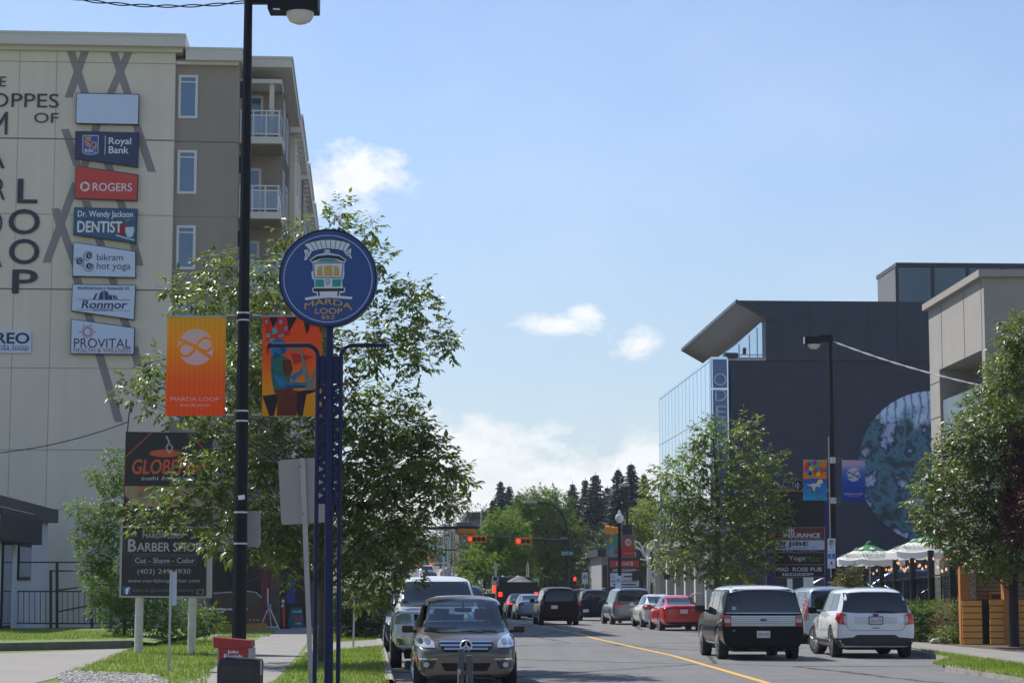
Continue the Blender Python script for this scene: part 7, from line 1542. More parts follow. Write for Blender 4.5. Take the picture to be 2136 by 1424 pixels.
mb = MB(); a = P.at((1188, 1217)); b = P.at((1203, 1200)); mb.box(a[0], b[0], 0, .3, a[1], b[1], .04); mb.build('housing', SBLK, t)
mb = MB(); c = P.at((1199, 1207)); 
mb.prism([(c[0]+dx*.75, c[1]+dz*.75) for dx, dz in ((-.09, -.16), (.09, -.16), (.13, .02), (.10, .18), (.02, .2), (-.06, .17), (-.14, .02))], -.012, -.004); mb.build('red_hand', LENSRED, t)
loc = frame_at(1393, 104, at(1393, 1208, 104).z); t = thing('pedestrian_signal', 'small black signal box on the grey column wall', 'traffic light', loc); mb = MB(); mb.box(-.2, .12, -.1, .1, 0, .33, .03); mb.box(.12, .35, -.04, .04, .12, .2); mb.build('housing', SBLK, t)
loc = frame_at(1328, 120.5, at(1328, 1210, 120).z); t = thing('pedestrian_signal', 'black signal head seen from behind in front of the red pylon', 'traffic light', loc); mb = MB(); mb.box(-.25, .2, -.15, .15, 0, .55, .05); mb.box(-.7, -.25, -.05, .05, .2, .27); mb.build('housing', SBLK, t)
# further signals, poles and signs up the street
b7 = (860, 1060, 8.9)
loc = frame_at(904, 165, at(904, 1154, 165).z); P = Plane(loc, 0, b7); t = thing('pedestrian_sign', 'black overhead crossing sign with a white walking figure', 'sign', loc)
mb = MB(); P.poly(mb, [(338, 695), (450, 695), (448, 832), (338, 832)], 0, .1); mb.build('panel', SBLK, t)
mb = MB(); P.poly(mb, circ(392, 716, 12, 13, 10), -.01); P.poly(mb, [(378, 735), (405, 735), (425, 772), (415, 778), (405, 762), (408, 785), (428, 822), (414, 824), (395, 792), (380, 822), (368, 818), (382, 782), (380, 760), (370, 778), (360, 770)], -.01); mb.build('walking_figure', LW, t)
for lab, (x0, y0, x1, y1), Y in (('far red-lit signal on the thin arm above the crossing sign', (204, 695, 272, 728), 190), ('tiny far orange signal low on the left of the far road', (65, 1012, 145, 1068), 232), ('far orange signal over the queue of cars', (318, 1012, 425, 1068), 232), ('far small signal under the crossing sign', (250, 890, 340, 935), 246), ('far small signal between the crossing sign and the green road sign', (395, 895, 448, 938), 248)):
    a = at(860+x0/8.9, 1060+y1/8.9, Y); b = at(860+x1/8.9, 1060+y0/8.9, Y); t = thing('far_traffic_light', lab, 'traffic light', ((a.x+b.x)/2, Y, a.z)); w = (b.x-a.x)/2; h = b.z-a.z
    mb = MB(); mb.box(-w, w, 0, .2, 0, h, .03); mb.build('housing', SIGY, t); mb = MB(); mb.lathe([(h*.32, -.02), (.001, -.03)], (-w*.55, 0, h/2), 'y', 12); mb.build('red_lens', LENSRED, t)
for lab, px, Y, top, lamp in (('far grey street lamp, left one of the twin curved lamps', 925, 210, 1080, [(925, 1100), (922, 1086), (915, 1079), (906, 1077)]), ('far grey street lamp, right one of the twin curved lamps', 939, 215, 1078, [(939, 1100), (935, 1085), (926, 1077), (916, 1076)]), ('far lower curved street lamp over the green road sign', 937, 240, 1110, [(937, 1125), (933, 1112), (926, 1106), (917, 1105)])):
    t = mast(lab, px, Y, top, .10, None, lamp, 'far_street_lamp', GALV)
mast('far thin grey pole standing between the curved lamps', 933.5, 200, 1050, .07, name='far_pole', mat=GALV)
mast('far thin pole with a dark lamp box right of the curved lamps', 946, 205, 1076, .08, name='far_pole', mat=GALV)
mast('grey flag pole in front of the far office block', 1003, 230, 1066, .10, name='far_pole', mat=GALV)
mast('far blue grey mast arm below the crossing sign level', 972, 170, 1140, .13, [(970, 1146), (912, 1146)], name='far_signal_pole')
mast('thin far mast arm carrying the small red-lit signal', 926, 190.3, 1138, .09, [(926, 1140), (880, 1138)], name='far_signal_pole', mat=GALV)
mast('far mast arm crossing above the queue of cars', 938, 232.4, 1172, .1, [(938, 1174), (862, 1174)], name='far_signal_pole', mat=GALV)
loc = frame_at(929, 236, at(929, 1168, 236).z); P = Plane(loc, 0, b7); t = thing('road_sign', 'large green overhead road sign far up the street', 'sign', loc); mb = MB(); P.poly(mb, [(518, 862), (708, 862), (706, 955), (516, 952)], 0, .1); mb.build('panel', M('road_sign_green', (.01, .24, .18), .5), t)
mb = MB(); P.line(mb, [(550, 885), (670, 885)], 8, -.02); P.line(mb, [(560, 935), (600, 935)], 8, -.02); P.line(mb, [(640, 935), (670, 935)], 8, -.02); mb.build('legend', LW, t)
# concrete barrier on the far hill
mb = MB(); pts = [at(860+x/8.9, 1060+y/8.9, Y) for x, y, Y in ((515, 1270, 188), (460, 1190, 205), (450, 1150, 222), (500, 1120, 240), (640, 1105, 262))]; prev = None
for p in pts:
    zz = zr(p.y); cur = [mb.bm.verts.new((p.x+dx, p.y, zz+dz)) for dx, dz in ((0, -.3), (.05, .95), (.35, .95), (.5, -.3))]
    if prev:
        for k in range(3): mb.bm.faces.new([prev[k], prev[k+1], cur[k+1], cur[k]])
    prev = cur
tag(mb.build('concrete_barrier', M('barrier_concrete', (.34, .30, .24), .85, 0, .15)), 'curved concrete barrier beside the far road on the hill', 'barrier')

# ================================================================== PATIO, RIGHT
RPX = lambda px, py, Y: at(px, py, Y)
PST = M('patio_post_black', (.012, .012, .014), .45, 0, .15)
posts = [(1804, 1169, 88), (1840, 1162, 82), (1868.5, 1159, 77), (1905, 1154, 72), (1943, 1147, 67), (1987, 1160, 63)]
for i, (px, py, Y) in enumerate(posts):
    p = at(px, 1232, Y); top = at(px, py, Y).z
    mb = MB(); mb.box(-.085, .085, -.085, .085, 0, top-.13); o = mb.build('patio_post', PST); o.location = (p.x, Y, .13)
    tag(o, ['black patio post farthest left under the umbrella edge', 'second black patio post from the left, under the left umbrella', 'black patio post between the two umbrellas', 'black patio post under the left edge of the right umbrella', 'tallest black patio post in front of the right umbrella', 'black patio post beside the wooden porch, carrying a lantern'][i], 'post', 'black patio posts')
t = thing('patio_fence', 'glass patio fence with black frames behind the weeds', 'fence', (at(1900, 1232, 72).x, 72, .13))
FG = glass('smoky_fence_glass', (.34, .42, .42), .10)
fp = [(1725, 1222, 98), (1804, 1213, 88), (1840, 1211, 82), (1868.5, 1209, 77), (1905, 1205, 72), (1943, 1201, 67), (2006, 1192, 62)]
o_ = Vector(t.location); rails = MB()
for (a, b) in zip(fp, fp[1:]):
    A = at(*a); B = at(*b); n = 3
    for k in range(n):
        p = A.lerp(B, k/n)-o_; q = A.lerp(B, (k+1)/n)-o_
        mb = MB(); mb.face([p+Vector((0, 0, -.05)), q+Vector((0, 0, -.05)), Vector((q.x, q.y, .15)), Vector((p.x, p.y, .15))]); r = bmesh.ops.solidify(mb.bm, geom=mb.bm.faces[:], thickness=.012); mb.build('glass_panel', FG, t)
        mb = MB(); mb.tube([p+Vector((0, -.02, 0)), Vector((p.x, p.y-.02, 0))], .028, 4); mb.build('mullion', PST, t)
    rails.tube([A-o_, B-o_], .032, 4)
rails.build('top_rail', PST, t)
def umbrella(label, px, py_top, py_rim, Y, rad, rot):
    loc = Vector((at(px, 1232, Y).x, Y, .8)); zt = at(px, py_top, Y).z-.8; zrim = at(px, py_rim, Y).z-.8
    t = thing('patio_umbrella', label, 'umbrella', loc, R(rot), 'green and white patio umbrellas')
    CW = M('umbrella_white', (.74, .74, .72), .8, 0, .04, translucent=.25); CG = M('umbrella_green', (.03, .19, .07), .8, 0, .05, translucent=.2)
    n = 8; f = .46; V_ = lambda u, k, sag=0: ((rad*u*math.cos(2*math.pi*k/n), rad*u*math.sin(2*math.pi*k/n), zt+(zrim-zt)*u**.92-sag))
    def cap(u0, u1, m, nm, steps=4):
        mb = MB()
        for k in range(n):
            for s_ in range(steps):
                a, b = u0+(u1-u0)*s_/steps, u0+(u1-u0)*(s_+1)/steps
                for j in range(4):
                    k0, k1 = k+j/4, k+(j+1)/4
                    def W(u, kk):
                        i = math.floor(kk-1e-9) if kk > 0 else 0; fr = kk-i; p = Vector(V_(u, i)).lerp(Vector(V_(u, i+1)), fr); p.z -= .10*u*4*fr*(1-fr)*.5; return p
                    mb.face([W(a, k0), W(b, k0), W(b, k1), W(a, k1)])
        bmesh.ops.remove_doubles(mb.bm, verts=mb.bm.verts[:], dist=.001)
        return mb.build(nm, m, t, True, 40)
    cap(.03, f, CG, 'green_top'); can = cap(f, 1.0, CW, 'canopy')
    mb = MB()
    for k in range(n):
        A = Vector(V_(1, k)); B = Vector(V_(1, k+1)); N_ = 8
        for j in range(N_):
            p = A.lerp(B, j/N_); q = A.lerp(B, (j+1)/N_); d = lambda u: -.17-.05*abs(math.sin(u*math.pi*2)); p.z -= .2*(j/N_)*(1-j/N_); q.z -= .2*((j+1)/N_)*(1-(j+1)/N_)
            mb.face([p, q, q+Vector((0, 0, d((j+1)/N_))), p+Vector((0, 0, d(j/N_)))])
    mb.build('valance', CW, t)
    mb = MB(); mb.tube([(0, 0, 0), (0, 0, zt+.02)], .028, 8); mb.build('pole', GALV, t)
    mb = MB(); mb.lathe([(.14, zt-.06), (.10, zt+.02), (.04, zt+.06), (.001, zt+.08)], (0, 0, 0), 'z', 10); mb.build('finial', CG, t)
    # lettering and star on the panels that face the street
    DG = M('lettering_green', (.012, .06, .03), .8, 0, 0)
    for k in (4, 5, 6):
        A = Vector(V_(1, k)); B = Vector(V_(1, k+1)); T0 = Vector((0, 0, zt)); ex = (B-A)
        mid = (A+B)/2; up = (T0-mid)
        nrm = ex.cross(up).normalized()
        if nrm.z < 0: nrm = -nrm
        vs, fs = text_geom('Heineken')[:2]; mb = MB()
        bv_ = [mb.bm.verts.new(A+ex*(.10+.80*u)+up*(.07+.30*v)+nrm*.03) for u, v in vs]
        for f_ in fs:
            try: mb.bm.faces.new([bv_[i] for i in f_])
            except ValueError: pass
        mb.build('lettering', DG, can)
        mb = MB(); st = []
        for i in range(10): r_ = .15 if i % 2 == 0 else .065; st.append(mid+up*(.60)+ex.normalized()*r_*math.sin(i*math.pi/5)+up.normalized()*r_*math.cos(i*math.pi/5)+nrm*.03)
        mb.face(st); mb.build('star', CW, can)
umbrella('green and white patio umbrella on the left, nearer the far light pole', 1815, 1131, 1166, 80, 1.34, -30+8)
umbrella('green and white patio umbrella on the right, touching the tree', 1938, 1112, 1150, 72, 1.42, -22+10)
# strings of warm bulbs
t = thing('string_lights', 'string of small warm bulbs hanging between the patio posts', 'string lights', (at(1905, 1160, 72).x, 72, 2.9)); o_ = Vector(t.location)
CBL = MB(); rn = random.Random(5); pts_all = []
pp = [at(px, py+3, Y) for px, py, Y in posts]
for (A, B) in list(zip(pp, pp[1:]))+[(pp[2], pp[4]), (pp[1], pp[3])]:
    pts = []
    for i in range(11):
        u = i/10; p = A.lerp(B, u); p.z -= .42*4*u*(1-u)*rn.uniform(.9, 1.1); pts.append(p-o_)
        if 0 < i < 10 and i % 2: pts_all.append(p-o_)
    CBL.tube(pts, .008, 4)
CBL.build('cable', BLACKMETAL, t)
BULB = M('warm_bulb', (1., .50, .22), .3, 0, 0, emit=.7)
for p in pts_all: mb = MB(); mb.lathe([(.012, 0), (.035, -.06), (.03, -.09), (.001, -.11)], p, 'z', 8); mb.build('bulb', BULB, t)
# lantern on the last post
p = at(1996, 1183, 62.8); t = thing('wall_lantern', 'small black lantern beside the wooden porch', 'lantern', p); mb = MB(); mb.lathe([(.05, -.02), (.09, .16), (.12, .17), (.03, .26), (.001, .3)], (0, 0, 0), 'z', 8); mb.build('frame', PST, t); mb = MB(); mb.lathe([(.045, .0), (.08, .15)], (0, 0, 0), 'z', 8); mb.build('pane', MATS['lamp_lens'], t)
# ---------------- cedar porch of the pub
WY = 60.0; WTH = R(2.0); wl0 = Vector((at(2012, 1232, WY).x, WY, RG)); P = Plane(wl0, WTH, (1720, 1080, 4.1394)); P2 = Plane(wl0, WTH, (1720, 1080, 4.1394))
t = thing('wooden_porch', 'orange cedar porch with plank walls, stone pier and brown siding', 'porch', wl0, WTH)
CED = M('cedar_plank', (.74, .34, .08), .6, 0, .18, 2.5, .15, 25); CEDD = M('cedar_post', (.46, .185, .045), .6, 0, .2, 3, .15, 25)
def wbox(nm, m, x0, y0, x1, y1, ya, yb, parent=t):
    a = P.at((x0, y1), ya); b = P.at((x1, y0), ya); mb = MB(); mb.box(a[0], b[0], ya, yb, max(a[1], -.02), b[1]); return mb.build(nm, m, parent)
wbox('post', CEDD, 1183, 395, 1238, 1095, .02, .25)
def planks(nm, x0, y0, x1, y1, n, ya, slope=0.):
    mb = MB(); a = P.at((x0, y1), ya); b = P.at((x1, y0), ya); h = (b[1]-max(a[1], .0))/n
    for k in range(n): z = max(a[1], .0)+h*k; mb.box(a[0], b[0], ya+.004*(k % 2), ya+.04, z+.012, z+h-.012)
    o = mb.build(nm, CED, t); mb = MB(); mb.box(a[0]+.01, b[0]-.01, ya+.042, ya+.06, max(a[1], 0), b[1]); mb.build('backing_board', DARKGREY, t)
planks('plank_wall', 1196, 708, 1356, 1102, 7, -.12); planks('plank_wall', 1434, 700, 1564, 1134, 7, -.22)
wbox('gap_panel', PST, 1357, 708, 1432, 1112, .05, .10)
wbox('post', CEDD, 1562, 410, 1622, 1140, -.26, .06)
planks('plank_wall', 1640, 700, 1760, 1110, 7, -.02)
wbox('beam', CED, 1178, 352, 1860, 410, -.1, .20)
wbox('beam', CED, 1178, 340, 1240, 352, -.6, 2.0)
wbox('stone_pier', M('ledge_stone', (.36, .32, .27), .9, 0, .4, 5, 1.0, 12, brick=((.25, .22, .19), (.10, .09, .08), 3.6, .02)), 1240, 480, 1305, 1095, 1.2, 1.7)
wbox('siding_wall', bands('brown_siding', (.21, .14, .085), 2.6, .6), 1305, 448, 1800, 1090, 1.5, 1.7)
wbox('window_frame', CEDD, 1425, 635, 1562, 702, 1.44, 1.497); wbox('window', PST, 1445, 655, 1558, 697, 1.40, 1.437)
wbox('back_wall', M('pub_back', (.35, .33, .30), .8), 1238, 405, 1800, 446, 2.2, 2.4)
mb = MB()
for k in range(9): x = P.at((1245+k*24, 425), 2.15)[0]; mb.box(x, x+.05, 2.12, 2.197, P.at((1245, 444), 2.15)[1], P.at((1245, 412), 2.15)[1])
mb.build('vertical_bars', PST, t)
# white menu sheets on the ramp rail by the patio
for lab, px0, py0, px1, py1, Y in (('white menu sheet on the ramp rail above the minivan', 1676, 1203, 1697, 1232, 84), ('smaller white sheet left of the menu on the ramp rail', 1642, 1206, 1653, 1228, 84.5)):
    a = at(px0, py1, Y); b = at(px1, py0, Y); mb = MB(); mb.box(-(b.x-a.x)/2, (b.x-a.x)/2, 0, .01, 0, b.z-a.z); o = mb.build('menu_sheet', WHITE); o.location = ((a.x+b.x)/2, Y, a.z); tag(o, lab, 'notice')
t = thing('ramp_rail', 'black sloping ramp rail with thin balusters under the tenant pylon', 'railing', (at(1690, 1232, 84.6).x, 84.6, .13)); P = Plane(Vector(t.location))
mb = MB()
for a, b in (((1570, 1232), (1700, 1198)), ((1700, 1198), (1760, 1205)), ((1700, 1232), (1760, 1232))): A, B = P.at(a), P.at(b); mb.tube([(A[0], 0, A[1]), (B[0], 0, B[1])], .03, 5)
mb.build('rail', PST, t)
for k in range(14): A = P.at((1640+9*k, 1214-0*k)); B = P.at((1640+9*k, 1250)); mb = MB(); mb.tube([(A[0], 0, A[1]), (A[0], 0, B[1])], .015, 4); mb.build('baluster', PST, t)
loc = frame_at(1462, 92, .13); P = Plane(loc); t = thing('bike_rail', 'small grey bent pipe rail behind the red sedan', 'railing', loc); mb = MB(); mb.tube([(P.at(q)[0], 0, P.at(q)[1]) for q in ((1440, 1262), (1440, 1245), (1444, 1239), (1452, 1237), (1466, 1237))], .03, 6); mb.tube([(P.at(q)[0], 0, P.at(q)[1]) for q in ((1452, 1237), (1452, 1262))], .025, 6); mb.build('pipe', GALV, t)
# ================================================================== VEGETATION
LEAF = M('maple_leaf', (.098, .150, .032), .38, 0, .25, .9, island=.5, translucent=.36, spec=.6)
LEAFS = M('street_leaf', (.095, .175, .034), .7, 0, .15, .5, island=.40, translucent=.30, spec=.2)
LEAFB = M('bright_leaf', (.085, .165, .022), .45, 0, .1, 2, island=.35, translucent=.42, spec=.5)
LEAFM = M('mid_leaf', (.115, .180, .032), .45, 0, .15, .5, island=.40, translucent=.36)
LEAFY = M('yellow_green_leaf', (.125, .20, .034), .5, 0, .15, .5, island=.35, translucent=.40)
LEAFG = M('fresh_leaf', (.125, .215, .038), .7, 0, .15, .5, island=.36, translucent=.34, spec=.2)
LEAFR = M('plum_leaf', (.075, .018, .02), .4, 0, .15, .5, island=.45, translucent=.30)
LEAFD = M('dark_leaf', (.055, .09, .028), .5, 0, .15, .5, island=.4, translucent=.25)
NEEDLE = M('spruce_needle', (.042, .062, .045), .6, 0, .2, .5, island=.45, translucent=.08)
BARK = M('grey_brown_bark', (.085, .068, .052), .9, 0, .3, 5, .7, 18); SEED = M('dry_seed_key', (.22, .13, .07), .8, 0, .2, 3, island=.3, translucent=.3)
def leaf_cloud(rnd, blobs, size, dens, droop=.5, asp=.42, per=6, vs=None, fs=None):
    """blobs: (centre, radius). Sprigs of pointed leaves fill each clump unevenly."""
    vs = [] if vs is None else vs; fs = [] if fs is None else fs
    for (c, r) in blobs:
        nspr = max(3, int(46*dens*r*r/(size*size)/per))
        for _ in range(nspr):
            while True:
                p = Vector((rnd.uniform(-1, 1), rnd.uniform(-1, 1), rnd.uniform(-1, 1)))
                if p.length < 1: break
            if p.length > .01: p = p.normalized()*(p.length**.6)
            p = Vector((p.x*1.05, p.y*1.05, p.z*.85))*r*rnd.uniform(.8, 1.18)
            base = c+p; out = (p.normalized() if p.length > 0 else Vector((0, 0, 1)))*.8+Vector((rnd.uniform(-.6, .6), rnd.uniform(-.6, .6), rnd.uniform(-.3, .5)))
            out.normalize(); s_ = size*rnd.uniform(.7, 1.25)
            for k in range(per):
                q = base+out*s_*(k*.28); a = (1 if k % 2 else -1)*rnd.uniform(.5, 1.3) if k < per-1 else 0
                side = out.cross(Vector((0, 0, 1))); 
                if side.length < .05: side = Vector((1, 0, 0))
                side.normalize()
                d = (out*math.cos(a)+side*math.sin(a)+Vector((0, 0, -droop*rnd.uniform(.3, 1.5)))); d.normalize()
                l = s_*rnd.uniform(.75, 1.2); w = d.cross(Vector((rnd.uniform(-.5, .5), rnd.uniform(-.5, .5), 1))); 
                if w.length < .05: w = Vector((1, 0, 0))
                w.normalize(); w *= l*asp*.5; up = w.cross(d).normalized()*l*.06
                i = len(vs); m = q+d*l*.42
                vs += [tuple(q), tuple(m+w+up), tuple(q+d*l-up*1.5), tuple(m-w+up)]; fs.append((i, i+1, i+2, i+3))
    return vs, fs
def mesh_obj(name, vs, fs, mat, parent):
    me = bpy.data.meshes.new(name); me.from_pydata(vs, [], fs); return link_mesh(name, me, mat, parent)
def tree(name, label, px, Y, z0, r0, top, blobs, mat, size, dens, depth, seed, group=None, droop=.5, trunk_top=None, seeds=0, asp=.42, limbs=True, cat='tree', barkm=None):
    rnd = random.Random(seed); base = Vector((at(px, 1232, Y).x, Y, z0)); t = thing(name, label, cat, base, 0, group)
    zt = at(px, top, Y).z-z0; bl = []
    for b in blobs:
        x, y, r = b[:3]; s_ = F/Y; dy = b[3] if len(b) > 3 else rnd.uniform(-1, 1)*depth
        p = at(x, y, Y); k = (Y+dy)/Y; p = Vector((p.x*k, p.y+dy, HC+(p.z-HC)*k)); bl.append((p-base, r/s_))
    if limbs:
        mb = MB(); lean = Vector((bl[0][0].x*.5, 0, 0)) if bl else Vector()
        tp = [Vector((0, 0, -.1)), Vector((rnd.uniform(-.05, .05), 0, zt*.3)), Vector((rnd.uniform(-.1, .1), rnd.uniform(-.1, .1), zt*.6)), Vector((rnd.uniform(-.15, .15), 0, zt*.92))]
        mb.tube(tp, [r0*1.15, r0*.9, r0*.6, r0*.2], 9)
        for bi, (c, r) in enumerate(bl):
            if bi % 2 and len(bl) > 30: continue
            hd = math.hypot(c.x, c.y); za = max(zt*.16, min(c.z-hd*.55-.2, zt*.85)); u = za/zt
            st = Vector((0, 0, za)); md = st.lerp(c, .5)+Vector((rnd.uniform(-.25, .25), rnd.uniform(-.25, .25), hd*rnd.uniform(.02, .16)+rnd.uniform(-.1, .25)))
            rb = max(r0*.07, r0*.24*(1-u)); m1 = st.lerp(md, .5)+Vector((0, 0, hd*.04)); mb.tube([st, m1, md, c, c+(c-md).normalized()*r*.5], [rb, rb*.8, rb*.55, rb*.28, rb*.06], 5)
            for _ in range(3):
                q = c+Vector((rnd.uniform(-1, 1), rnd.uniform(-1, 1), rnd.uniform(-.6, .9)))*r*.8; mb.tube([c.lerp(md, .3), c.lerp(q, .5)+Vector((0, 0, .05)), q], [rb*.3, rb*.2, rb*.06], 4)
        mb.build('trunk', barkm or BARK, t, True, 60)
    vs, fs = leaf_cloud(rnd, bl, size, dens, droop, asp)
    mesh_obj('crown', vs, fs, mat, t)
    if seeds:
        vs, fs = leaf_cloud(rnd, [(c+Vector((0, -r*.3, -r*.2)), r*.8) for c, r in rnd.sample(bl, min(seeds, len(bl)))], size*.7, dens*.07, 3., .25); mesh_obj('seed_clusters', vs, fs, SEED, t)
    return t
# --- large tree left of the road
BT = [(712, 436, 22), (700, 470, 30), (735, 500, 35), (770, 470, 18), (785, 545, 34), (795, 600, 36), (745, 560, 40), (600, 482, 20), (585, 500, 16), (625, 490, 18), (640, 470, 16),
      (448, 556, 34), (475, 595, 42), (368, 603, 26), (350, 600, 16), (400, 640, 40), (430, 620, 38), (540, 600, 46), (575, 640, 50), (500, 660, 50), (480, 548, 18), (560, 560, 30),
      (850, 610, 32), (880, 598, 22), (888, 640, 30), (835, 660, 40), (905, 700, 34), (935, 728, 22), (945, 720, 14), (870, 720, 38), (820, 720, 42), (780, 690, 50), (880, 762, 24), (850, 755, 26), (760, 740, 40),
      (835, 825, 26), (850, 850, 24), (800, 850, 36), (760, 880, 50), (745, 820, 30), (830, 900, 42), (880, 905, 34), (905, 940, 36), (935, 965, 28), (962, 990, 24), (975, 1005, 14), (955, 1042, 18), (935, 1040, 22), (900, 1010, 38), (860, 960, 52), (820, 980, 60), (880, 1060, 30), (850, 1080, 40), (865, 1130, 36), (880, 1155, 24), (830, 1150, 44), (850, 1200, 28), (800, 1090, 60), (790, 1190, 50), (760, 1020, 70), (770, 1140, 60), (800, 1240, 32), (745, 1230, 40), (760, 1180, 44),
      (700, 760, 50), (650, 720, 55), (690, 850, 55), (720, 950, 65), (640, 900, 60), (590, 960, 60), (700, 1060, 65), (650, 1030, 60), (640, 1120, 55), (700, 1150, 50), (590, 1080, 50), (600, 1160, 40), (555, 1130, 46), (720, 1220, 30),
      (600, 780, 60), (540, 760, 56), (500, 720, 50), (545, 850, 60), (490, 800, 56), (500, 900, 56), (550, 950, 56), (490, 980, 55), (450, 920, 44), (530, 1040, 56), (470, 1060, 50), (500, 1130, 46), (445, 1000, 36), (465, 1120, 34), (440, 860, 36), (400, 840, 34),
      (335, 760, 26), (320, 790, 24), (345, 810, 26), (270, 785, 18), (265, 820, 18), (290, 825, 22), (330, 850, 24), (370, 870, 24), (410, 880, 26), (310, 790, 20),
      (410, 960, 24), (385, 1000, 24), (345, 1015, 20), (420, 1040, 34), (355, 1045, 24), (320, 1060, 24), (285, 1080, 20), (270, 1065, 16), (300, 1100, 22), (365, 1095, 20), (405, 1100, 26), (425, 1135, 24), (370, 1075, 20), (605, 1205, 16), (590, 1195, 16)]
BT += [(x+random.uniform(-14, 14), y+random.uniform(-12, 12), r*.9) for x, y, r in BT if x > 690 and 870 < y < 1120]
# keep the sign faces and posts clear where the photo shows them
tree('maple_tree', 'large broadleaf tree behind the round blue sign, its boughs covering the shop board', 676, 44.3, LG, .115, 450, BT, LEAF, .150, .80, 1.4, 11, seeds=75, asp=.5)
# --- shrub left of the shop sign
SB = [(235, 950, 18), (245, 985, 24), (225, 1010, 26), (190, 985, 12), (200, 1000, 14), (240, 1040, 34), (160, 1060, 16), (150, 1052, 10), (185, 1080, 24), (215, 1090, 34), (250, 1110, 40), (175, 1120, 22), (200, 1150, 34), (240, 1170, 44), (190, 1190, 24), (225, 1220, 40), (260, 1240, 44), (215, 1265, 30), (255, 1290, 36), (290, 1270, 40), (330, 1290, 40), (380, 1290, 40), (430, 1290, 34), (320, 1240, 36)]
tree('leafy_shrub', 'tall loose bright green shrub left of and behind the shop board', 262, 62, LG, .05, 960, SB, LEAFB, .10, 1.1, .8, 12, cat='shrub')
tree('dark_shrub', 'dark leafy shrub at the kerb under the large tree, beside the white pickup', 745, 68, LG, .05, 1220, [(710, 1270, 34), (740, 1260, 40), (770, 1270, 38), (795, 1280, 30), (725, 1300, 34), (760, 1305, 36), (792, 1310, 26), (705, 1235, 26), (780, 1230, 30)], LEAFD, .11, 1.3, .6, 13, cat='shrub')
# --- tree in front of the black building
CT = [(1478, 872, 14), (1480, 890, 26), (1465, 905, 24), (1557, 885, 24), (1568, 900, 20), (1545, 920, 34), (1490, 935, 40), (1455, 955, 34), (1430, 960, 24), (1500, 975, 52), (1550, 970, 46), (1595, 965, 28), (1620, 955, 18), (1608, 1000, 34), (1420, 985, 34), (1395, 985, 26), (1375, 1000, 22), (1365, 1030, 24), (1350, 1015, 12), (1400, 1030, 44), (1450, 1030, 56), (1500, 1040, 60), (1560, 1030, 56), (1610, 1050, 30), (1635, 1065, 18),
      (1590, 1080, 42), (1430, 1085, 50), (1490, 1100, 60), (1550, 1095, 54), (1400, 1095, 34), (1380, 1130, 22), (1395, 1170, 24), (1375, 1185, 14), (1420, 1150, 36), (1415, 1190, 22), (1470, 1150, 50), (1530, 1150, 54), (1580, 1140, 40), (1610, 1110, 26), (1500, 1190, 34), (1550, 1190, 36), (1590, 1180, 26), (1520, 1215, 22), (1460, 1190, 26)]
tree('street_tree', 'green street tree in front of the black building', 1497, 86, .13, .13, 880, CT, LEAFM, .20, .58, 1.7, 14, asp=.5)
# --- tree at the right edge
DT = [(2112, 672, 22), (2120, 700, 34), (2110, 740, 34), (2135, 760, 44), (2072, 760, 16), (2080, 790, 34), (2100, 820, 44), (2060, 810, 22), (2045, 845, 34), (2020, 850, 18), (2075, 880, 50), (2125, 870, 44), (2010, 895, 28), (1985, 905, 18), (2030, 920, 44), (2080, 940, 54), (1975, 945, 26), (1950, 950, 14), (1990, 970, 40), (1945, 985, 24), (1930, 1010, 22), (1915, 1045, 18), (1960, 1020, 40), (2020, 1010, 54), (2080, 1020, 58), (1935, 1060, 30), (1920, 1080, 18), (1970, 1080, 40), (2030, 1080, 54), (2085, 1090, 54), (1950, 1110, 26), (1990, 1130, 34), (2040, 1140, 46), (2090, 1150, 46), (2010, 1165, 22), (2060, 1180, 30), (2120, 1170, 40),
      (2150, 700, 44), (2170, 780, 60), (2170, 880, 60), (2150, 960, 60), (2180, 1040, 70), (2150, 1130, 60), (2190, 1170, 50)]
tree('street_tree', 'green tree with a dark trunk at the right edge before the beige building', 2112, 57.5, RG, .125, 690, DT, LEAF, .145, 1.1, 1.5, 15, asp=.5, barkm=M('dark_bark', (.03, .026, .024), .9, 0, .3, 5, .6, 20))
tree('plum_tree', 'dark red plum foliage at the right edge beside the green tree', 2205, 56, RG, .1, 900, [(2132, 905, 22), (2122, 940, 26), (2135, 985, 34), (2118, 1030, 26), (2140, 1050, 40), (2115, 1085, 22), (2135, 1110, 34), (2170, 950, 50), (2180, 1060, 60)], LEAFR, .10, 1.3, .7, 16)
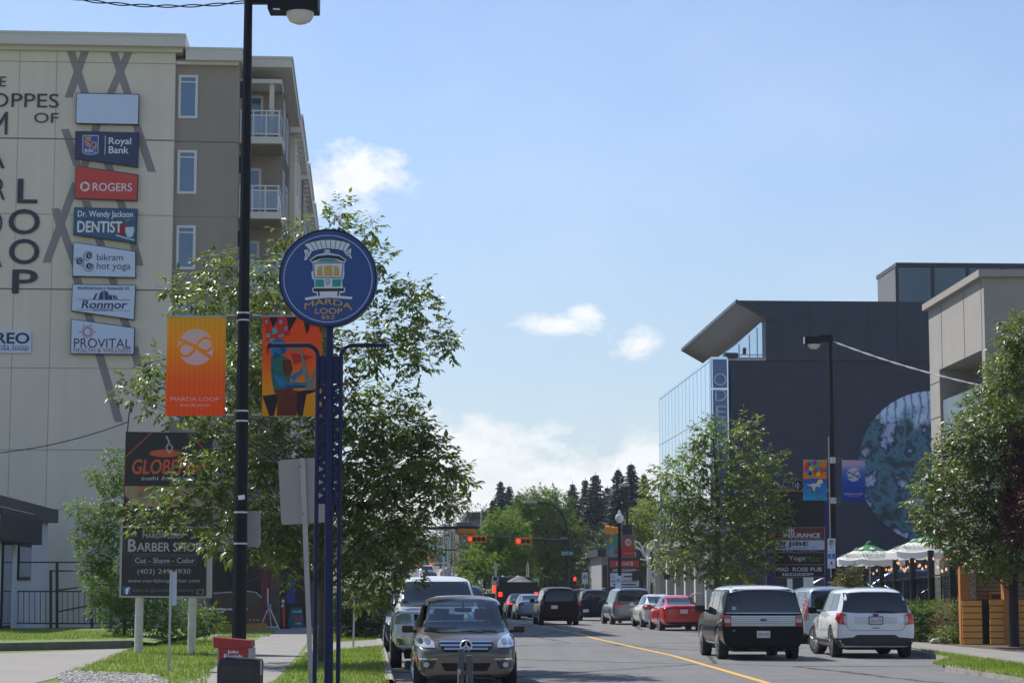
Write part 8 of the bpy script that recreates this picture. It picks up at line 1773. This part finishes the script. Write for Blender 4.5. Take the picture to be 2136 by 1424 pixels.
# --- middle distance
tree('broad_tree', 'light green broad tree right of the far office block', 1045, 158, .1, .22, 1080, [(1035, 1085, 18), (1058, 1078, 16), (1020, 1110, 22), (1050, 1110, 26), (1075, 1105, 22), (1005, 1140, 24), (1035, 1145, 28), (1065, 1145, 28), (985, 1165, 22), (1015, 1180, 28), (1050, 1185, 28), (1080, 1180, 26), (975, 1195, 20), (1000, 1210, 22), (1040, 1215, 24), (1080, 1215, 22)], LEAFG, .28, 1.8, 2.5, 21, 'broad trees beyond the signals')
tree('broad_tree', 'largest mid green tree behind the mast arm with the three-lamp signal', 1140, 166, .1, .3, 1040, [(1140, 1045, 24), (1110, 1048, 24), (1165, 1055, 24), (1128, 1038, 16), (1152, 1036, 14), (1085, 1058, 18), (1090, 1070, 20), (1128, 1078, 30), (1165, 1085, 28), (1190, 1100, 24), (1105, 1105, 30), (1145, 1115, 34), (1180, 1125, 32), (1205, 1130, 22), (1095, 1145, 28), (1130, 1155, 34), (1170, 1160, 34), (1205, 1160, 28), (1225, 1165, 20), (1110, 1190, 30), (1150, 1200, 32), (1190, 1200, 30), (1220, 1195, 24), (1130, 1225, 26), (1170, 1230, 26), (1210, 1225, 24)], LEAFS, .30, 1.9, 3, 22, 'broad trees beyond the signals')
tree('broad_tree', 'dark green tree between the tall mast tree and the globe lamp', 1240, 160, .1, .2, 1110, [(1240, 1112, 18), (1255, 1125, 18), (1225, 1135, 22), (1248, 1150, 24), (1268, 1150, 18), (1232, 1175, 24), (1258, 1185, 24), (1240, 1210, 22), (1275, 1200, 16)], LEAFD, .26, 1.3, 2, 23, 'broad trees beyond the signals')
tree('broad_tree', 'yellow green tree behind the white tree sculpture', 1358, 150, .1, .2, 1050, [(1350, 1062, 20), (1372, 1070, 20), (1335, 1080, 22), (1360, 1092, 26), (1390, 1090, 22), (1330, 1105, 22), (1355, 1122, 26), (1385, 1120, 24), (1325, 1140, 22), (1350, 1150, 24), (1315, 1125, 16), (1380, 1150, 22), (1345, 1180, 22)], LEAFY, .26, 1.7, 2, 24, 'broad trees beyond the signals')
tree('broad_tree', 'dark dense tree under the far office block', 968, 205, zr(205), .2, 1150, [(962, 1130, 10), (965, 1150, 14), (955, 1165, 14), (975, 1170, 16), (985, 1150, 14), (960, 1190, 14), (980, 1200, 16), (1000, 1165, 16)], LEAFD, .3, 1.3, 2, 25, 'broad trees beyond the signals')
def spruce(label, px, top, Y, base_w, seed):
    rnd = random.Random(seed); z0 = zr(Y); base = Vector((at(px, 1232, Y).x, Y, z0)); H = at(px, top, Y).z-z0; base_w *= 1.25; t = thing('spruce_tree', label, 'tree', base, 0, 'dark spruces on the skyline')
    mb = MB(); mb.tube([(0, 0, 0), (0, 0, H)], [.22, .02], 7); mb.build('trunk', BARK, t)
    vs = []; fs = []; W = base_w; z = H*.12
    while z < H*.985:
        u = 1-z/H; L0 = W*(u**.8)*rnd.uniform(.62, 1.2)+.16; nb = 9+int(8*u); a0 = rnd.uniform(0, 6.28)
        for k in range(nb):
            a = a0+6.283*k/nb+rnd.uniform(-.25, .25); L = L0*rnd.uniform(.6, 1.15); d = Vector((math.cos(a), math.sin(a), 0)); sd = Vector((-d.y, d.x, 0)); dr = rnd.uniform(.12, .40); n = max(3, int(L/.22))
            for i in range(n):
                v = (i+.5)/n; c = Vector((0, 0, z))+d*L*v+Vector((0, 0, -dr*L*v+.18*L*v*v)); w = (.22+.42*(1-v))*min(1, L*.8)
                for s_ in (-1, 1):
                    j = len(vs); e = c+sd*s_*w*rnd.uniform(.7, 1.3)+d*L/n*rnd.uniform(.4, 1.2)+Vector((0, 0, rnd.uniform(-.22, .02))); vs += [tuple(c-d*L/n*.6), tuple(e), tuple(c+d*L/n*.8+Vector((0, 0, rnd.uniform(-.05, .08))))]; fs.append((j, j+1, j+2))
                j = len(vs); vs += [tuple(c-sd*.05), tuple(c+sd*.05), tuple(c+d*L/n*.5+Vector((0, 0, -.28*rnd.uniform(.4, 1.3))))]; fs.append((j, j+1, j+2))
        z += .17+.12*u*rnd.uniform(.7, 1.2)
    mesh_obj('crown', vs, fs, NEEDLE, t)
for lab, px, top, Y, w, sd_ in (('tall dark spruce, leftmost peak of the left spruce group', 1044, 1001, 215, 1.9, 1), ('dark spruce just right of the tallest in the left group', 1062, 1010, 218, 1.7, 2), ('short spruce at the right of the left group', 1080, 1027, 212, 1.5, 3), ('shortest narrow spruce at the left end of the left group', 1028, 1038, 210, 1.5, 4),
                             ('spruce rising alone right of the largest green tree', 1195, 1004, 205, 1.9, 5), ('slim spruce left of the broadest spruce', 1222, 995, 210, 1.7, 6), ('broadest dark spruce behind the globe lamp', 1243, 984, 206, 2.5, 7), ('spruce behind the thin lamp pole', 1268, 1012, 214, 1.8, 8), ('spruce with open drooping boughs, left of the tallest', 1291, 974, 196, 2.2, 9), ('tallest spruce of the right group', 1318, 963, 198, 2.5, 10), ('dark spruce beside the glass front of the black building', 1345, 985, 208, 2.0, 11)):
    spruce(lab, px, top, Y, w, sd_)
# far wood on the hill and behind the blocks
rnd = random.Random(31); bl = []
for k in range(150):
    px = rnd.uniform(640, 1500); Y = rnd.uniform(310, 420); p = at(px, 1232, Y); hgt = rnd.uniform(4, 10) if px > 985 else rnd.uniform(3, 6.5) if px < 860 or px > 935 else rnd.uniform(2, 3.5)
    for j in range(3): bl.append((Vector((p.x+rnd.uniform(-3, 3), Y, zr(Y)+hgt*(.3+.3*j))), rnd.uniform(1.6, 3.0)))
vs, fs = leaf_cloud(rnd, bl, .8, .45, .3)
stuff(mesh_obj('far_wood', vs, fs, M('far_leaf', (.06, .095, .04), .7, 0, .1, .3, island=.4, translucent=.2), None), 'distant wood on the hill beyond the end of the street', 'wood')
# weeds and bushes on the right bed
tree('weedy_bush', 'low green bush behind the white crossover, left part of the bed', 1925, 63.5, RG, .03, 1250, [(1915, 1275, 22), (1930, 1290, 26), (1945, 1280, 22), (1912, 1310, 24), (1938, 1320, 24), (1920, 1335, 18), (1955, 1265, 16), (1900, 1290, 20)], LEAFB, .075, 1.4, .5, 41, cat='shrub', limbs=False)
tree('weedy_bush', 'tall dry weeds and green stems beside the wooden porch', 1975, 62.0, RG, .03, 1240, [(1962, 1275, 18), (1985, 1268, 22), (1978, 1300, 24), (1998, 1290, 18), (1965, 1320, 18), (1990, 1325, 20), (2002, 1262, 14), (1955, 1300, 16)], M('dry_weed_leaf', (.20, .17, .075), .8, 0, .2, 1, island=.4, translucent=.35), .085, .8, .4, 42, droop=-.7, asp=.16, cat='shrub', limbs=False)
tree('weedy_bush', 'green broadleaf weeds at the foot of the wooden porch', 1985, 60.9, RG, .03, 1290, [(1975, 1325, 16), (1995, 1318, 18), (1985, 1338, 14), (2003, 1335, 12), (1955, 1335, 14), (1990, 1270, 12), (2000, 1285, 12)], LEAFM, .07, 1.3, .25, 43, cat='shrub', limbs=False)
tree('small_shrub', 'small yellow green shrub between the far light pole and the patio', 1768, 76.5, .5, .03, 1185, [(1765, 1200, 16), (1775, 1210, 20), (1755, 1215, 18), (1785, 1190, 12), (1770, 1228, 20), (1752, 1235, 14), (1790, 1222, 12)], M('olive_leaf', (.17, .185, .04), .5, 0, .1, 1, island=.3, translucent=.4), .08, 1.1, .4, 44, cat='shrub')
t = tag(mesh_obj('pale_rock', *((lambda r: ([(r.uniform(-.16, .16), r.uniform(-.12, .12), r.uniform(0, .14)) for _ in range(40)], []))(random.Random(3))), M('pale_rock', (.5, .48, .45), .9), None), 'small pale rock at the edge of the right bed', 'rock')
bm = bmesh.new(); bm.from_mesh(t.data); bmesh.ops.convex_hull(bm, input=bm.verts[:]); bm.to_mesh(t.data); bm.free(); t.location = gnd(1952, 1341, RG+.01)

# unseen tree belt added behind the viewpoint to darken reflections in paint and glass
rnd = random.Random(77); bl = []
for k in range(90):
    x = rnd.uniform(-70, 70); y = rnd.uniform(-75, -60); h = rnd.uniform(4.5, 9)
    for j in range(4): bl.append((Vector((x+rnd.uniform(-2, 2), y, h*(.1+.22*j))), rnd.uniform(1.6, 2.6)))
vs, fs = leaf_cloud(rnd, bl, 1.5, .55, .3)
stuff(mesh_obj('reflection_tree_belt', vs, fs, LEAFD, None), 'unseen belt of trees added behind the viewpoint to darken reflections', 'wood')
# ================================================================== AIR
mb = MB(); mb.box(-880, 880, -76, 890, -1.2, 60); hz = mb.build('haze', bpy.data.materials.new('haze_air'))
m = hz.data.materials[0]; m.use_nodes = True; t = m.node_tree; t.nodes.clear(); o_ = nd(t, 'ShaderNodeOutputMaterial'); v = nd(t, 'ShaderNodeVolumePrincipled')
v.inputs['Color'].default_value = (.80, .88, 1, 1); v.inputs['Density'].default_value = .0002; v.inputs['Anisotropy'].default_value = .2
t.links.new(v.outputs[0], o_.inputs['Volume']); stuff(hz, 'faint pale haze in the air along the street', 'haze')
